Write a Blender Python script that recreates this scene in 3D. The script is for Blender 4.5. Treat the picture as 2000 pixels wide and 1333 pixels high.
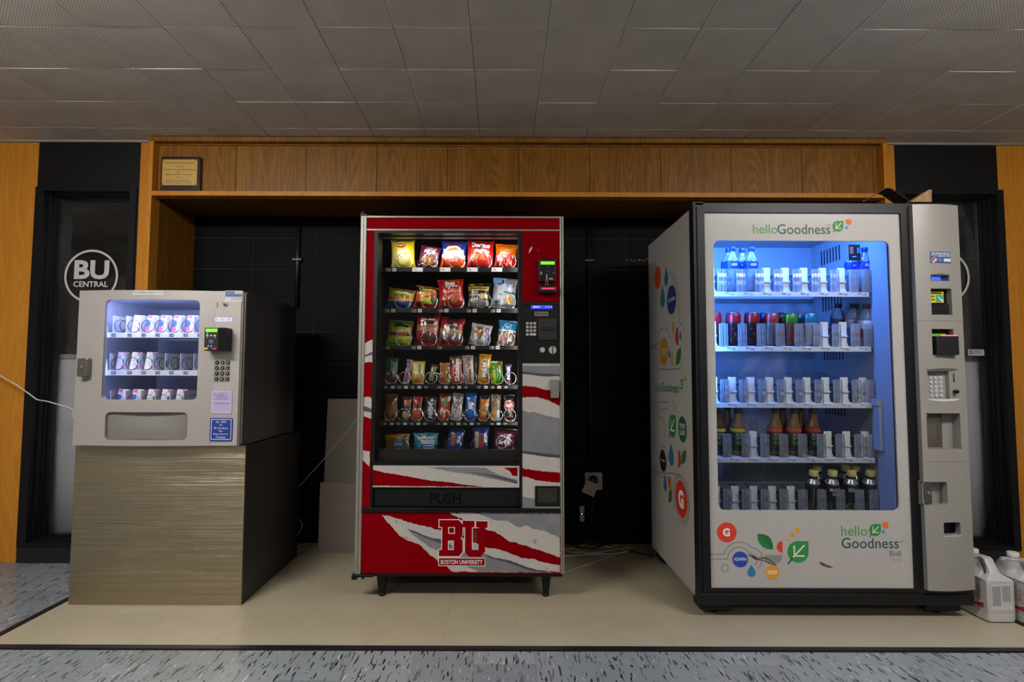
import bpy, bmesh, math, random
from mathutils import Vector, Matrix, noise
from mathutils.geometry import tessellate_polygon
random.seed(7)
for o in list(bpy.data.objects): bpy.data.objects.remove(o)
S = bpy.context.scene
COL = S.collection

# ---------------------------------------------------------------- camera
F, PIT, YAW, ROLL, CX, CY, CH = 1090.1, .05952, .0002, .0033, 979.0, 666.5, 1.07
cp, sp, cy_, sy_, cr, sr = math.cos(PIT), math.sin(PIT), math.cos(YAW), math.sin(YAW), math.cos(ROLL), math.sin(ROLL)
ROT = (Matrix(((cr, 0, sr), (0, 1, 0), (-sr, 0, cr))) @ Matrix(((1, 0, 0), (0, cp, sp), (0, -sp, cp)))
       @ Matrix(((cy_, -sy_, 0), (sy_, cy_, 0), (0, 0, 1))))
cam_data = bpy.data.cameras.new('camera')
cam = bpy.data.objects.new('camera', cam_data); COL.objects.link(cam)
rt, fw, up = ROT[0], ROT[1], ROT[2]
cam.matrix_world = Matrix(((rt[0], up[0], -fw[0], 0), (rt[1], up[1], -fw[1], 0), (rt[2], up[2], -fw[2], CH), (0, 0, 0, 1)))
cam_data.sensor_width = 36; cam_data.lens = F / 2000 * 36
cam_data.shift_x = (1000 - CX) / 2000
cam_data.clip_start = .05; cam_data.clip_end = 60
S.camera = cam

# ---------------------------------------------------------------- world, exposure, room lights
w = bpy.data.worlds.new('world'); S.world = w; w.use_nodes = True
w.node_tree.nodes['Background'].inputs[0].default_value = (.9, .95, 1, 1)
w.node_tree.nodes['Background'].inputs[1].default_value = .02
S.view_settings.view_transform = 'Standard'; S.view_settings.look = 'None'
S.view_settings.exposure = 0.0; S.view_settings.gamma = 1; S.view_settings.use_curve_mapping = False
S.cycles.transparent_max_bounces = 48; S.cycles.max_bounces = 10
S.cycles.caustics_reflective = False; S.cycles.caustics_refractive = False
CEIL = 2.438
ROOM_LAMPS = [(-1.8, .9, 1.6), (2.15, .9, 1.15), (-2.7, -1.9, .45), (1.2, -1.9, .45)]      # x, y, relative output: ceiling troffers over the corridor, behind the photographer
LAMP_STRENGTH = 40.0

# ---------------------------------------------------------------- helpers: pixels (2000x1333) to places
def ray(x, y): return ROT.transposed() @ Vector(((x - CX) / F, 1, -(y - CY) / F))
def P(x, y, Y):                      # pixel -> (X, Z) on the upright plane at depth Y
    d = ray(x, y); t = Y / d.y; return (d.x * t, CH + d.z * t)
def PX(x, y, X):                     # pixel -> (Y, Z) on the upright side plane at X
    d = ray(x, y); t = X / d.x; return (d.y * t, CH + d.z * t)
def PZ(x, y, Z=0.0):                 # pixel -> (X, Y) on a level plane
    d = ray(x, y); t = (Z - CH) / d.z; return (d.x * t, d.y * t)
def PR(x0, y0, x1, y1, Y):           # pixel rectangle -> u0, v0, u1, v1
    y0, y1 = min(y0, y1), max(y0, y1); a, b = P(x0, y1, Y), P(x1, y0, Y); return (a[0], a[1], b[0], b[1])
def ZM(x0, y0, s): return lambda a, b: (x0 + a * s, y0 + b * s)

# ---------------------------------------------------------------- helpers: materials
MATS = {}
def lin(h):
    h = h.lstrip('#'); c = [int(h[i:i + 2], 16) / 255 for i in (0, 2, 4)]
    return tuple((v / 12.92 if v <= .04045 else ((v + .055) / 1.055) ** 2.4) for v in c) + (1,)
def base_mat(name):
    m = bpy.data.materials.new(name); m.use_nodes = True
    nt = m.node_tree; b = nt.nodes['Principled BSDF']
    return m, nt, b
def N(nt, t, **kw):
    n = nt.nodes.new(t)
    for k, v in kw.items(): setattr(n, k, v)
    return n
def M(h, rough=.5, metal=0, grain=.06, scale=60, bump=0, coat=0, emit=0, name=None, spec=.5):
    key = (h, rough, metal, grain, scale, bump, coat, emit, spec)
    if key in MATS: return MATS[key]
    m, nt, b = base_mat(name or 'surface_' + h.strip('#'))
    c = lin(h)
    b.inputs['Roughness'].default_value = rough; b.inputs['Metallic'].default_value = metal
    b.inputs['Specular IOR Level'].default_value = spec
    if coat: b.inputs['Coat Weight'].default_value = coat; b.inputs['Coat Roughness'].default_value = .12
    if emit:
        b.inputs['Emission Color'].default_value = c; b.inputs['Emission Strength'].default_value = emit
    tc = N(nt, 'ShaderNodeTexCoord'); nz = N(nt, 'ShaderNodeTexNoise')
    nz.inputs['Scale'].default_value = scale; nz.inputs['Detail'].default_value = 4
    nt.links.new(tc.outputs['Object'], nz.inputs['Vector'])
    rp = N(nt, 'ShaderNodeValToRGB')
    rp.color_ramp.elements[0].position = .3; rp.color_ramp.elements[1].position = .7
    rp.color_ramp.elements[0].color = tuple(v * (1 - grain) for v in c[:3]) + (1,)
    rp.color_ramp.elements[1].color = tuple(min(1, v * (1 + grain)) for v in c[:3]) + (1,)
    nt.links.new(nz.outputs['Fac'], rp.inputs['Fac']); nt.links.new(rp.outputs['Color'], b.inputs['Base Color'])
    if bump:
        bp = N(nt, 'ShaderNodeBump'); bp.inputs['Strength'].default_value = bump; bp.inputs['Distance'].default_value = .002
        nt.links.new(nz.outputs['Fac'], bp.inputs['Height']); nt.links.new(bp.outputs['Normal'], b.inputs['Normal'])
    MATS[key] = m; return m
def foil(h):
    c = [max(0, min(255, round(255 * (int(h[i:i + 2], 16) / 255) ** 1.22))) for i in (1, 3, 5)]
    return M('#%02X%02X%02X' % tuple(c), .28, 0, .05, 30, .25, .8, name='printed_film_' + h.strip('#'))
def ink(h): return M(h, .55, 0, .02, 40, name='ink_' + h.strip('#'))
def glow(h, s): return M(h, .5, 0, 0, 10, emit=s, name='lit_' + h.strip('#'))
def glass_mat(name, tint=(1, 1, 1), body=0.0, body_col='#FFFFFF', ior=1.45, rough=.02, shine=1.0):
    """clear sheet: lets light straight through, mirrors by Fresnel, with an optional milky body"""
    if name in MATS: return MATS[name]
    m = bpy.data.materials.new(name); m.use_nodes = True; nt = m.node_tree; nt.nodes.clear()
    out = N(nt, 'ShaderNodeOutputMaterial'); tr = N(nt, 'ShaderNodeBsdfTransparent'); gl = N(nt, 'ShaderNodeBsdfGlossy')
    tr.inputs[0].default_value = tuple(tint) + (1,); gl.inputs['Roughness'].default_value = rough
    fr = N(nt, 'ShaderNodeFresnel'); fr.inputs['IOR'].default_value = ior
    ml = N(nt, 'ShaderNodeMath', operation='MULTIPLY'); ml.inputs[1].default_value = shine
    nt.links.new(fr.outputs[0], ml.inputs[0])
    mx = N(nt, 'ShaderNodeMixShader')
    src = tr.outputs[0]
    if body:
        df = N(nt, 'ShaderNodeBsdfDiffuse'); df.inputs[0].default_value = lin(body_col)
        m2 = N(nt, 'ShaderNodeMixShader'); m2.inputs[0].default_value = body
        nt.links.new(tr.outputs[0], m2.inputs[1]); nt.links.new(df.outputs[0], m2.inputs[2]); src = m2.outputs[0]
    nt.links.new(ml.outputs[0], mx.inputs[0]); nt.links.new(src, mx.inputs[1]); nt.links.new(gl.outputs[0], mx.inputs[2])
    nt.links.new(mx.outputs[0], out.inputs[0])
    MATS[name] = m; return m
def oak(name, c0, c1, c2, rough=.42):
    m, nt, b = base_mat(name); L = nt.links.new
    tc = N(nt, 'ShaderNodeTexCoord'); oi = N(nt, 'ShaderNodeObjectInfo')
    mul = N(nt, 'ShaderNodeVectorMath', operation='SCALE'); mul.inputs[0].default_value = (7, 5, 3)
    L(oi.outputs['Random'], mul.inputs['Scale'])
    add = N(nt, 'ShaderNodeVectorMath', operation='ADD'); L(tc.outputs['Object'], add.inputs[0]); L(mul.outputs[0], add.inputs[1])
    mp = N(nt, 'ShaderNodeMapping'); mp.inputs['Scale'].default_value = (1, 1, .09); L(add.outputs[0], mp.inputs[0])
    # growth rings cut lengthwise (cathedrals)
    n0 = N(nt, 'ShaderNodeTexNoise'); n0.inputs['Scale'].default_value = 6.5; n0.inputs['Detail'].default_value = 2; n0.inputs['Distortion'].default_value = .5
    L(mp.outputs[0], n0.inputs['Vector'])
    rg = N(nt, 'ShaderNodeMath', operation='MULTIPLY'); rg.inputs[1].default_value = 46; L(n0.outputs['Fac'], rg.inputs[0])
    fr = N(nt, 'ShaderNodeMath', operation='PINGPONG'); fr.inputs[1].default_value = 1; L(rg.outputs[0], fr.inputs[0])
    # pores
    mp2 = N(nt, 'ShaderNodeMapping'); mp2.inputs['Scale'].default_value = (260, 260, 9); L(add.outputs[0], mp2.inputs[0])
    n1 = N(nt, 'ShaderNodeTexNoise'); n1.inputs['Scale'].default_value = 1; n1.inputs['Detail'].default_value = 3; L(mp2.outputs[0], n1.inputs['Vector'])
    mp3 = N(nt, 'ShaderNodeMapping'); mp3.inputs['Scale'].default_value = (14, 14, .5); L(add.outputs[0], mp3.inputs[0])
    n2 = N(nt, 'ShaderNodeTexNoise'); n2.inputs['Scale'].default_value = 1; n2.inputs['Detail'].default_value = 2; L(mp3.outputs[0], n2.inputs['Vector'])
    a1 = N(nt, 'ShaderNodeMath', operation='MULTIPLY'); a1.inputs[1].default_value = .24; L(fr.outputs[0], a1.inputs[0])
    a2 = N(nt, 'ShaderNodeMath', operation='MULTIPLY_ADD'); a2.inputs[1].default_value = .38; L(n1.outputs['Fac'], a2.inputs[0]); L(a1.outputs[0], a2.inputs[2])
    a3 = N(nt, 'ShaderNodeMath', operation='MULTIPLY_ADD'); a3.inputs[1].default_value = .42; L(n2.outputs['Fac'], a3.inputs[0]); L(a2.outputs[0], a3.inputs[2])
    rp = N(nt, 'ShaderNodeValToRGB'); e = rp.color_ramp.elements
    e[0].position = .3; e[0].color = lin(c0); e[1].position = .78; e[1].color = lin(c2)
    k = e.new(.54); k.color = lin(c1)
    L(a3.outputs[0], rp.inputs[0]); L(rp.outputs[0], b.inputs['Base Color'])
    b.inputs['Roughness'].default_value = rough; b.inputs['Specular IOR Level'].default_value = .25
    bp = N(nt, 'ShaderNodeBump'); bp.inputs['Strength'].default_value = .12; bp.inputs['Distance'].default_value = .001
    L(n1.outputs['Fac'], bp.inputs['Height']); L(bp.outputs[0], b.inputs['Normal'])
    return m
def perforated(name, h, hole, spacing=.0105, radius=.2, edge=0):
    m, nt, b = base_mat(name); L = nt.links.new
    tc = N(nt, 'ShaderNodeTexCoord'); oi = N(nt, 'ShaderNodeObjectInfo')
    ds = []
    for off in (0, .5):
        mp = N(nt, 'ShaderNodeMapping'); mp.inputs['Scale'].default_value = (1 / spacing,) * 3
        mp.inputs['Location'].default_value = (off, off, off); L(tc.outputs['UV'], mp.inputs[0])
        f = N(nt, 'ShaderNodeVectorMath', operation='FRACTION'); L(mp.outputs[0], f.inputs[0])
        s = N(nt, 'ShaderNodeVectorMath', operation='SUBTRACT'); s.inputs[1].default_value = (.5, .5, 0); L(f.outputs[0], s.inputs[0])
        m0 = N(nt, 'ShaderNodeVectorMath', operation='MULTIPLY'); m0.inputs[1].default_value = (1, 1, 0); L(s.outputs[0], m0.inputs[0])
        l = N(nt, 'ShaderNodeVectorMath', operation='LENGTH'); L(m0.outputs[0], l.inputs[0]); ds.append(l)
    mn = N(nt, 'ShaderNodeMath', operation='MINIMUM'); L(ds[0].outputs['Value'], mn.inputs[0]); L(ds[1].outputs['Value'], mn.inputs[1])
    lt = N(nt, 'ShaderNodeMath', operation='LESS_THAN'); lt.inputs[1].default_value = radius; L(mn.outputs[0], lt.inputs[0])
    nz = N(nt, 'ShaderNodeTexNoise'); nz.inputs['Scale'].default_value = 7; nz.inputs['Detail'].default_value = 5
    ad = N(nt, 'ShaderNodeVectorMath', operation='ADD'); L(tc.outputs['UV'], ad.inputs[0])
    sc = N(nt, 'ShaderNodeVectorMath', operation='SCALE'); sc.inputs[0].default_value = (9, 7, 5); L(oi.outputs['Random'], sc.inputs['Scale']); L(sc.outputs[0], ad.inputs[1])
    L(ad.outputs[0], nz.inputs['Vector'])
    rp = N(nt, 'ShaderNodeValToRGB'); c = lin(h)
    rp.color_ramp.elements[0].position = .3; rp.color_ramp.elements[0].color = tuple(v * .86 for v in c[:3]) + (1,)
    rp.color_ramp.elements[1].position = .7; rp.color_ramp.elements[1].color = c
    L(nz.outputs['Fac'], rp.inputs[0])
    if edge:                                                   # plain rim around a tile centred on its UV origin
        ab = N(nt, 'ShaderNodeVectorMath', operation='ABSOLUTE'); L(tc.outputs['UV'], ab.inputs[0])
        sx = N(nt, 'ShaderNodeSeparateXYZ'); L(ab.outputs[0], sx.inputs[0])
        mm = N(nt, 'ShaderNodeMath', operation='MAXIMUM'); L(sx.outputs[0], mm.inputs[0]); L(sx.outputs[1], mm.inputs[1])
        le = N(nt, 'ShaderNodeMath', operation='LESS_THAN'); le.inputs[1].default_value = edge; L(mm.outputs[0], le.inputs[0])
        ml = N(nt, 'ShaderNodeMath', operation='MULTIPLY'); L(lt.outputs[0], ml.inputs[0]); L(le.outputs[0], ml.inputs[1]); lt = ml
    mx = N(nt, 'ShaderNodeMix', data_type='RGBA'); L(lt.outputs[0], mx.inputs['Factor']); L(rp.outputs[0], mx.inputs['A']); mx.inputs['B'].default_value = lin(hole)
    L(mx.outputs['Result'], b.inputs['Base Color']); b.inputs['Roughness'].default_value = .85; b.inputs['Specular IOR Level'].default_value = .2
    return m
def streaked(name):
    m, nt, b = base_mat(name); L = nt.links.new
    tc = N(nt, 'ShaderNodeTexCoord'); oi = N(nt, 'ShaderNodeObjectInfo')
    sc = N(nt, 'ShaderNodeVectorMath', operation='SCALE'); sc.inputs[0].default_value = (17, 11, 0); L(oi.outputs['Random'], sc.inputs['Scale'])
    ad = N(nt, 'ShaderNodeVectorMath', operation='ADD'); L(tc.outputs['Object'], ad.inputs[0]); L(sc.outputs[0], ad.inputs[1])
    col = N(nt, 'ShaderNodeValToRGB'); col.color_ramp.elements[0].color = lin('#7C8287'); col.color_ramp.elements[1].color = lin('#92979B')
    L(oi.outputs['Random'], col.inputs[0])
    cur = col.outputs[0]
    for (sx, sy, off, thr, h) in ((100, 13, 0, .612, '#262729'), (105, 16, 4.3, .672, '#C9C5BB'), (60, 8, 9.1, .63, '#5F6367')):
        mp = N(nt, 'ShaderNodeMapping'); mp.inputs['Scale'].default_value = (sx, sy, 1); mp.inputs['Location'].default_value = (off, off, 0)
        L(ad.outputs[0], mp.inputs[0])
        nz = N(nt, 'ShaderNodeTexNoise'); nz.inputs['Scale'].default_value = 1; nz.inputs['Detail'].default_value = 2.5; nz.inputs['Distortion'].default_value = .4
        L(mp.outputs[0], nz.inputs['Vector'])
        mr = N(nt, 'ShaderNodeMapRange'); mr.inputs['From Min'].default_value = thr; mr.inputs['From Max'].default_value = thr + .025; L(nz.outputs['Fac'], mr.inputs['Value'])
        mx = N(nt, 'ShaderNodeMix', data_type='RGBA'); L(mr.outputs[0], mx.inputs['Factor']); L(cur, mx.inputs['A']); mx.inputs['B'].default_value = lin(h)
        cur = mx.outputs['Result']
    L(cur, b.inputs['Base Color']); b.inputs['Roughness'].default_value = .27
    return m
def speckled(name, h, speck, thr=.605, scale=360, rough=.33):
    m, nt, b = base_mat(name); L = nt.links.new
    tc = N(nt, 'ShaderNodeTexCoord'); oi = N(nt, 'ShaderNodeObjectInfo')
    nz = N(nt, 'ShaderNodeTexNoise'); nz.inputs['Scale'].default_value = scale; nz.inputs['Detail'].default_value = 2; L(tc.outputs['Object'], nz.inputs['Vector'])
    mr = N(nt, 'ShaderNodeMapRange'); mr.inputs['From Min'].default_value = thr; mr.inputs['From Max'].default_value = thr + .05; L(nz.outputs['Fac'], mr.inputs['Value'])
    big = N(nt, 'ShaderNodeTexNoise'); big.inputs['Scale'].default_value = 3; big.inputs['Detail'].default_value = 4; L(tc.outputs['Object'], big.inputs['Vector'])
    c = lin(h); rp = N(nt, 'ShaderNodeValToRGB')
    rp.color_ramp.elements[0].position = .3; rp.color_ramp.elements[0].color = tuple(v * .88 for v in c[:3]) + (1,)
    rp.color_ramp.elements[1].position = .7; rp.color_ramp.elements[1].color = c
    L(big.outputs['Fac'], rp.inputs[0])
    mx = N(nt, 'ShaderNodeMix', data_type='RGBA'); L(mr.outputs[0], mx.inputs['Factor']); L(rp.outputs[0], mx.inputs['A']); mx.inputs['B'].default_value = lin(speck)
    L(mx.outputs['Result'], b.inputs['Base Color']); b.inputs['Roughness'].default_value = rough
    return m
def brushed(name, h, rough=.32, sc=(1.2, 1.2, 620), metal=1.0, lo=.8):
    m, nt, b = base_mat(name); L = nt.links.new
    tc = N(nt, 'ShaderNodeTexCoord'); mp = N(nt, 'ShaderNodeMapping'); mp.inputs['Scale'].default_value = sc; L(tc.outputs['Object'], mp.inputs[0])
    nz = N(nt, 'ShaderNodeTexNoise'); nz.inputs['Scale'].default_value = 1; nz.inputs['Detail'].default_value = 4; L(mp.outputs[0], nz.inputs['Vector'])
    rp = N(nt, 'ShaderNodeValToRGB'); c = lin(h)
    rp.color_ramp.elements[0].position = .35; rp.color_ramp.elements[0].color = tuple(v * lo for v in c[:3]) + (1,)
    rp.color_ramp.elements[1].position = .65; rp.color_ramp.elements[1].color = c
    L(nz.outputs['Fac'], rp.inputs[0]); L(rp.outputs[0], b.inputs['Base Color'])
    b.inputs['Metallic'].default_value = metal; b.inputs['Roughness'].default_value = rough; bp = N(nt, 'ShaderNodeBump'); bp.inputs['Strength'].default_value = .8; bp.inputs['Distance'].default_value = .0015
    L(nz.outputs['Fac'], bp.inputs['Height']); L(bp.outputs[0], b.inputs['Normal'])
    return m

# ---------------------------------------------------------------- helpers: objects
WO = {}
def tag(o, label, cat=None, group=None, kind=None):
    o['label'] = label
    if cat: o['category'] = cat
    if group: o['group'] = group
    if kind: o['kind'] = kind
    return o
def link(name, me, mats, parent=None, smooth=False):
    o = bpy.data.objects.new(name, me); COL.objects.link(o)
    if mats is not None and not me.materials:
        for m in (mats if isinstance(mats, (list, tuple)) else [mats]): me.materials.append(m)
    WO[o.name] = Vector((0, 0, 0))
    if parent is not None:
        o.parent = parent; o.location = -WO.get(parent.name, Vector())
    if smooth:
        for p in me.polygons: p.use_smooth = True
    return o
def thing(name, label, cat, loc=(0, 0, 0), group=None, kind=None):
    o = bpy.data.objects.new(name, None); COL.objects.link(o); o.location = loc; o.empty_display_size = .05
    WO[o.name] = Vector(loc)
    return tag(o, label, cat, group, kind)
def part_light(name, data, loc, parent, rot=(0, 0, 0)):
    o = bpy.data.objects.new(name, data); COL.objects.link(o); o.parent = parent
    o.location = Vector(loc) - WO[parent.name]; o.rotation_euler = rot
    return o
def bm_mesh(bm, name='m', smooth=False):
    bmesh.ops.recalc_face_normals(bm, faces=bm.faces)
    me = bpy.data.meshes.new(name); bm.to_mesh(me); bm.free()
    if smooth:
        for p in me.polygons: p.use_smooth = True
    return me
def add_box(bm, x0, x1, y0, y1, z0, z1, bev=0, seg=2):
    vs = [bm.verts.new((x, y, z)) for x in (x0, x1) for y in (y0, y1) for z in (z0, z1)]
    fs = [bm.faces.new([vs[i] for i in f]) for f in ((0, 1, 3, 2), (4, 6, 7, 5), (0, 4, 5, 1), (2, 3, 7, 6), (0, 2, 6, 4), (1, 5, 7, 3))]
    if bev: bmesh.ops.bevel(bm, geom=list({e for f in fs for e in f.edges}), offset=bev, segments=seg, affect='EDGES', profile=.5)
    return vs
def box(name, b, mat, parent=None, bev=0, seg=2):
    bm = bmesh.new(); add_box(bm, *b, bev=bev, seg=seg); return link(name, bm_mesh(bm, name), mat, parent)
def boxes(name, bs, mat, parent=None, bev=0):
    bm = bmesh.new()
    for b in bs: add_box(bm, *b, bev=bev, seg=1)
    return link(name, bm_mesh(bm, name), mat, parent)
def FR(Y): return lambda u, v, n: (u, Y - n, v)            # frame of a surface facing the camera side
def FS(X): return lambda u, v, n: (X - n, -u, v)           # frame of a surface facing -X (u runs towards the viewer's right = -Y)
def rrect(u0, v0, u1, v1, r, k=5):
    out = []
    for cx, cy, a in ((u1 - r, v1 - r, 0), (u0 + r, v1 - r, 90), (u0 + r, v0 + r, 180), (u1 - r, v0 + r, 270)):
        for i in range(k + 1):
            t = math.radians(a + 90 * i / k); out.append((cx + r * math.cos(t), cy + r * math.sin(t)))
    return out
def rect(u0, v0, u1, v1): return [(u0, v0), (u1, v0), (u1, v1), (u0, v1)]
def circ(u, v, r, k=28, ry=None, a0=0, a1=360):
    ry = ry or r; n = k if a1 - a0 >= 360 else k + 1
    return [(u + r * math.cos(math.radians(a0 + (a1 - a0) * i / k)), v + ry * math.sin(math.radians(a0 + (a1 - a0) * i / k))) for i in range(n)]
def stroke(pts, w):
    """open polyline -> outline polygon of width w"""
    L, Rr = [], []
    for i, p in enumerate(pts):
        a = Vector(pts[max(i - 1, 0)]); b = Vector(pts[min(i + 1, len(pts) - 1)]); d = (b - a); d.normalize()
        n = Vector((-d.y, d.x)) * w / 2; L.append((p[0] + n.x, p[1] + n.y)); Rr.append((p[0] - n.x, p[1] - n.y))
    return L + Rr[::-1]
def ring(u, v, r0, r1, k=36): return [circ(u, v, r1, k), circ(u, v, r0, k)]
def jag(pts, amp, step, seed=0):
    """roughen a closed polygon like torn paper"""
    rnd = random.Random(seed); out = []
    for i, p in enumerate(pts):
        q = pts[(i + 1) % len(pts)]; d = math.hypot(q[0] - p[0], q[1] - p[1]); k = max(1, int(d / step))
        for j in range(k):
            t = j / k; a = amp * rnd.uniform(-1, 1) if j else 0
            out.append((p[0] + (q[0] - p[0]) * t - (q[1] - p[1]) / max(d, 1e-6) * a, p[1] + (q[1] - p[1]) * t + (q[0] - p[0]) / max(d, 1e-6) * a))
    return out
def tri_add(bm, loops, fr, n):
    vs = [bm.verts.new(fr(u, v, n)) for l in loops for (u, v) in l]
    for t in tessellate_polygon([[Vector((u, v, 0)) for (u, v) in l] for l in loops]):
        try: bm.faces.new([vs[i] for i in t])
        except ValueError: pass
    return vs
def plate_bm(bm, loops, fr, n0, n1):
    a = tri_add(bm, loops, fr, n0); b = tri_add(bm, loops, fr, n1); k = 0
    for l in loops:
        m = len(l)
        for i in range(m):
            j = (i + 1) % m
            try: bm.faces.new((a[k + i], a[k + j], b[k + j], b[k + i]))
            except ValueError: pass
        k += m
def plate(name, loops, fr, n0, n1, mat, parent=None, cuts=None, warp=None, smooth=False):
    bm = bmesh.new(); plate_bm(bm, loops, fr, n0, n1)
    if cuts:
        for x in cuts: bmesh.ops.bisect_plane(bm, geom=bm.verts[:] + bm.edges[:] + bm.faces[:], plane_co=(x, 0, 0), plane_no=(1, 0, 0))
    if warp:
        for v in bm.verts: v.co = Vector(warp(v.co))
    return link(name, bm_mesh(bm, name), mat, parent)
DN = 0
def decal(name, shapes, fr, mat, parent, n=.0006, warp=None):
    """flat print: a list of shapes, each a list of loops (outer, holes...)"""
    global DN; DN += 1; n += .00002 * (DN % 12)              # no two prints share one plane
    big = lambda s: max(max(p[k] for p in l) - min(p[k] for p in l) for l in (s if isinstance(s[0][0], (tuple, list)) else [s]) for k in (0, 1)) > .016
    if len(shapes) > 1 and any(big(s) for s in shapes):       # each large piece of print is a part of its own
        small = [s for s in shapes if not big(s)]; first = None
        for s in [[s] for s in shapes if big(s)] + ([small] if small else []):
            o = decal(name, s, fr, mat, parent, n, warp); first = first or o
        return first
    bm = bmesh.new()
    for s in shapes: tri_add(bm, s if isinstance(s[0][0], (tuple, list)) else [s], fr, n)
    if warp:
        for v in bm.verts: v.co = Vector(warp(v.co))
    me = bpy.data.meshes.new(name); bm.to_mesh(me); bm.free()
    return link(name, me, mat, parent)
TXT = {}
def text_mesh(s, bold=0, shear=0):
    k = (s, bold, shear)
    if k not in TXT:
        c = bpy.data.curves.new('t', 'FONT'); c.body = s; c.size = 1; c.offset = bold; c.shear = shear; c.resolution_u = 3; c.fill_mode = 'FRONT'
        o = bpy.data.objects.new('t', c)
        me = bpy.data.meshes.new_from_object(o)
        TXT[k] = ([tuple(v.co) for v in me.vertices], [tuple(p.vertices) for p in me.polygons])
        bpy.data.objects.remove(o); bpy.data.curves.remove(c); bpy.data.meshes.remove(me)
    return TXT[k]
def text(s, fr, box_, mat, parent, name='lettering', n=.0009, bold=0, shear=0, rot=0, sub=0, warp=None, tilt=0):
    V, Fc = text_mesh(s, bold, shear)
    a = math.radians(rot); V = [(x * math.cos(a) - y * math.sin(a), x * math.sin(a) + y * math.cos(a)) for x, y, _ in V]
    x0, x1 = min(v[0] for v in V), max(v[0] for v in V); y0, y1 = min(v[1] for v in V), max(v[1] for v in V)
    if s in ('1', 'I', 'l'):                                    # keep narrow glyphs narrow
        m_ = (box_[0] + box_[2]) / 2; h_ = (box_[2] - box_[0]) * .22; box_ = (m_ - h_, box_[1], m_ + h_, box_[3])
    u0, v0, u1, v1 = box_; cu, cv = (u0 + u1) / 2, (v0 + v1) / 2; ta = math.radians(tilt)
    bm = bmesh.new(); vs = []
    for x, y in V:
        u = u0 + (x - x0) / (x1 - x0) * (u1 - u0); v = v0 + (y - y0) / (y1 - y0) * (v1 - v0)
        if tilt: u, v = cu + (u - cu) * math.cos(ta) - (v - cv) * math.sin(ta), cv + (u - cu) * math.sin(ta) + (v - cv) * math.cos(ta)
        vs.append(bm.verts.new((u, v, 0)))
    for f in Fc:
        try: bm.faces.new([vs[i] for i in f])
        except ValueError: pass
    for _ in range(sub):
        bmesh.ops.triangulate(bm, faces=bm.faces)
        es = [e for e in bm.edges if e.calc_length() > .18 * max(abs(u1 - u0), abs(v1 - v0))]
        if es: bmesh.ops.subdivide_edges(bm, edges=es, cuts=1)
    for v in bm.verts:
        v.co = Vector(fr(v.co.x, v.co.y, n))
        if warp: v.co = Vector(warp(v.co))
    me = bpy.data.meshes.new(name); bm.to_mesh(me); bm.free()
    return link(name, me, mat, parent)
def tube_bm(bm, pts, r, sides=6, closed=False, caps=True):
    pts = [Vector(p) for p in pts]; n = len(pts); rings = []; prev = None
    for i, p in enumerate(pts):
        a = pts[(i - 1) % n] if (closed or i) else p; b = pts[(i + 1) % n] if (closed or i < n - 1) else p
        d = (b - a).normalized()
        if prev is None:
            prev = d.orthogonal().normalized()
        else:
            prev = (prev - d * prev.dot(d)); prev = prev.normalized() if prev.length > 1e-6 else d.orthogonal().normalized()
        q = d.cross(prev); rr = r[i] if isinstance(r, (list, tuple)) else r
        rings.append([bm.verts.new(p + prev * rr * math.cos(2 * math.pi * k / sides) + q * rr * math.sin(2 * math.pi * k / sides)) for k in range(sides)])
    for i in range(n if closed else n - 1):
        A, B = rings[i], rings[(i + 1) % n]
        for k in range(sides): bm.faces.new((A[k], A[(k + 1) % sides], B[(k + 1) % sides], B[k]))
    if caps and not closed:
        bm.faces.new(rings[0][::-1]); bm.faces.new(rings[-1])
def tube(name, pts, r, mat, parent=None, sides=6, closed=False):
    bm = bmesh.new(); tube_bm(bm, pts, r, sides, closed); return link(name, bm_mesh(bm, name, True), mat, parent)
def smooth_path(pts, k=8):
    pts = [Vector(p) for p in pts]; out = []
    for i in range(len(pts) - 1):
        p0, p1, p2, p3 = pts[max(i - 1, 0)], pts[i], pts[i + 1], pts[min(i + 2, len(pts) - 1)]
        for j in range(k):
            t = j / k
            out.append(.5 * ((2 * p1) + (p2 - p0) * t + (2 * p0 - 5 * p1 + 4 * p2 - p3) * t * t + (3 * p1 - p0 - 3 * p2 + p3) * t ** 3))
    return out + [pts[-1]]
def lathe_mesh(prof, seg=24, name='lathe', axis='Z', caps=True, squash=None):
    bm = bmesh.new(); rings = []
    for r, z in prof:
        ring_ = []
        for k in range(seg):
            a = 2 * math.pi * k / seg; rr = r
            if squash: rr = r / max(abs(math.cos(a)) ** squash, abs(math.sin(a)) ** squash) if False else r * (1 + .06 * (1 - math.cos(4 * a)) / 2 * squash)
            c = (rr * math.cos(a), rr * math.sin(a), z)
            if axis == 'Y': c = (c[0], -c[2], c[1])
            ring_.append(bm.verts.new(c))
        rings.append(ring_)
    for A, B in zip(rings, rings[1:]):
        for k in range(seg): bm.faces.new((A[k], A[(k + 1) % seg], B[(k + 1) % seg], B[k]))
    if caps:
        bm.faces.new(rings[0][::-1]); bm.faces.new(rings[-1])
    me = bm_mesh(bm, name)
    for p in me.polygons: p.use_smooth = len(p.vertices) == 4
    return me
def place(name, me, mat, parent, loc):
    """a shared mesh put at a world place under a parent"""
    o = link(name, me, mat, parent); o.location = Vector(loc) - (WO.get(parent.name, Vector()) if parent is not None else Vector()); return o
def dup(o, loc=None, parent=None):
    c = o.copy(); COL.objects.link(c); c.parent = parent
    if loc is not None: c.location = loc
    for ch in list(o.children): dup(ch, None, c)
    return c
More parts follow.
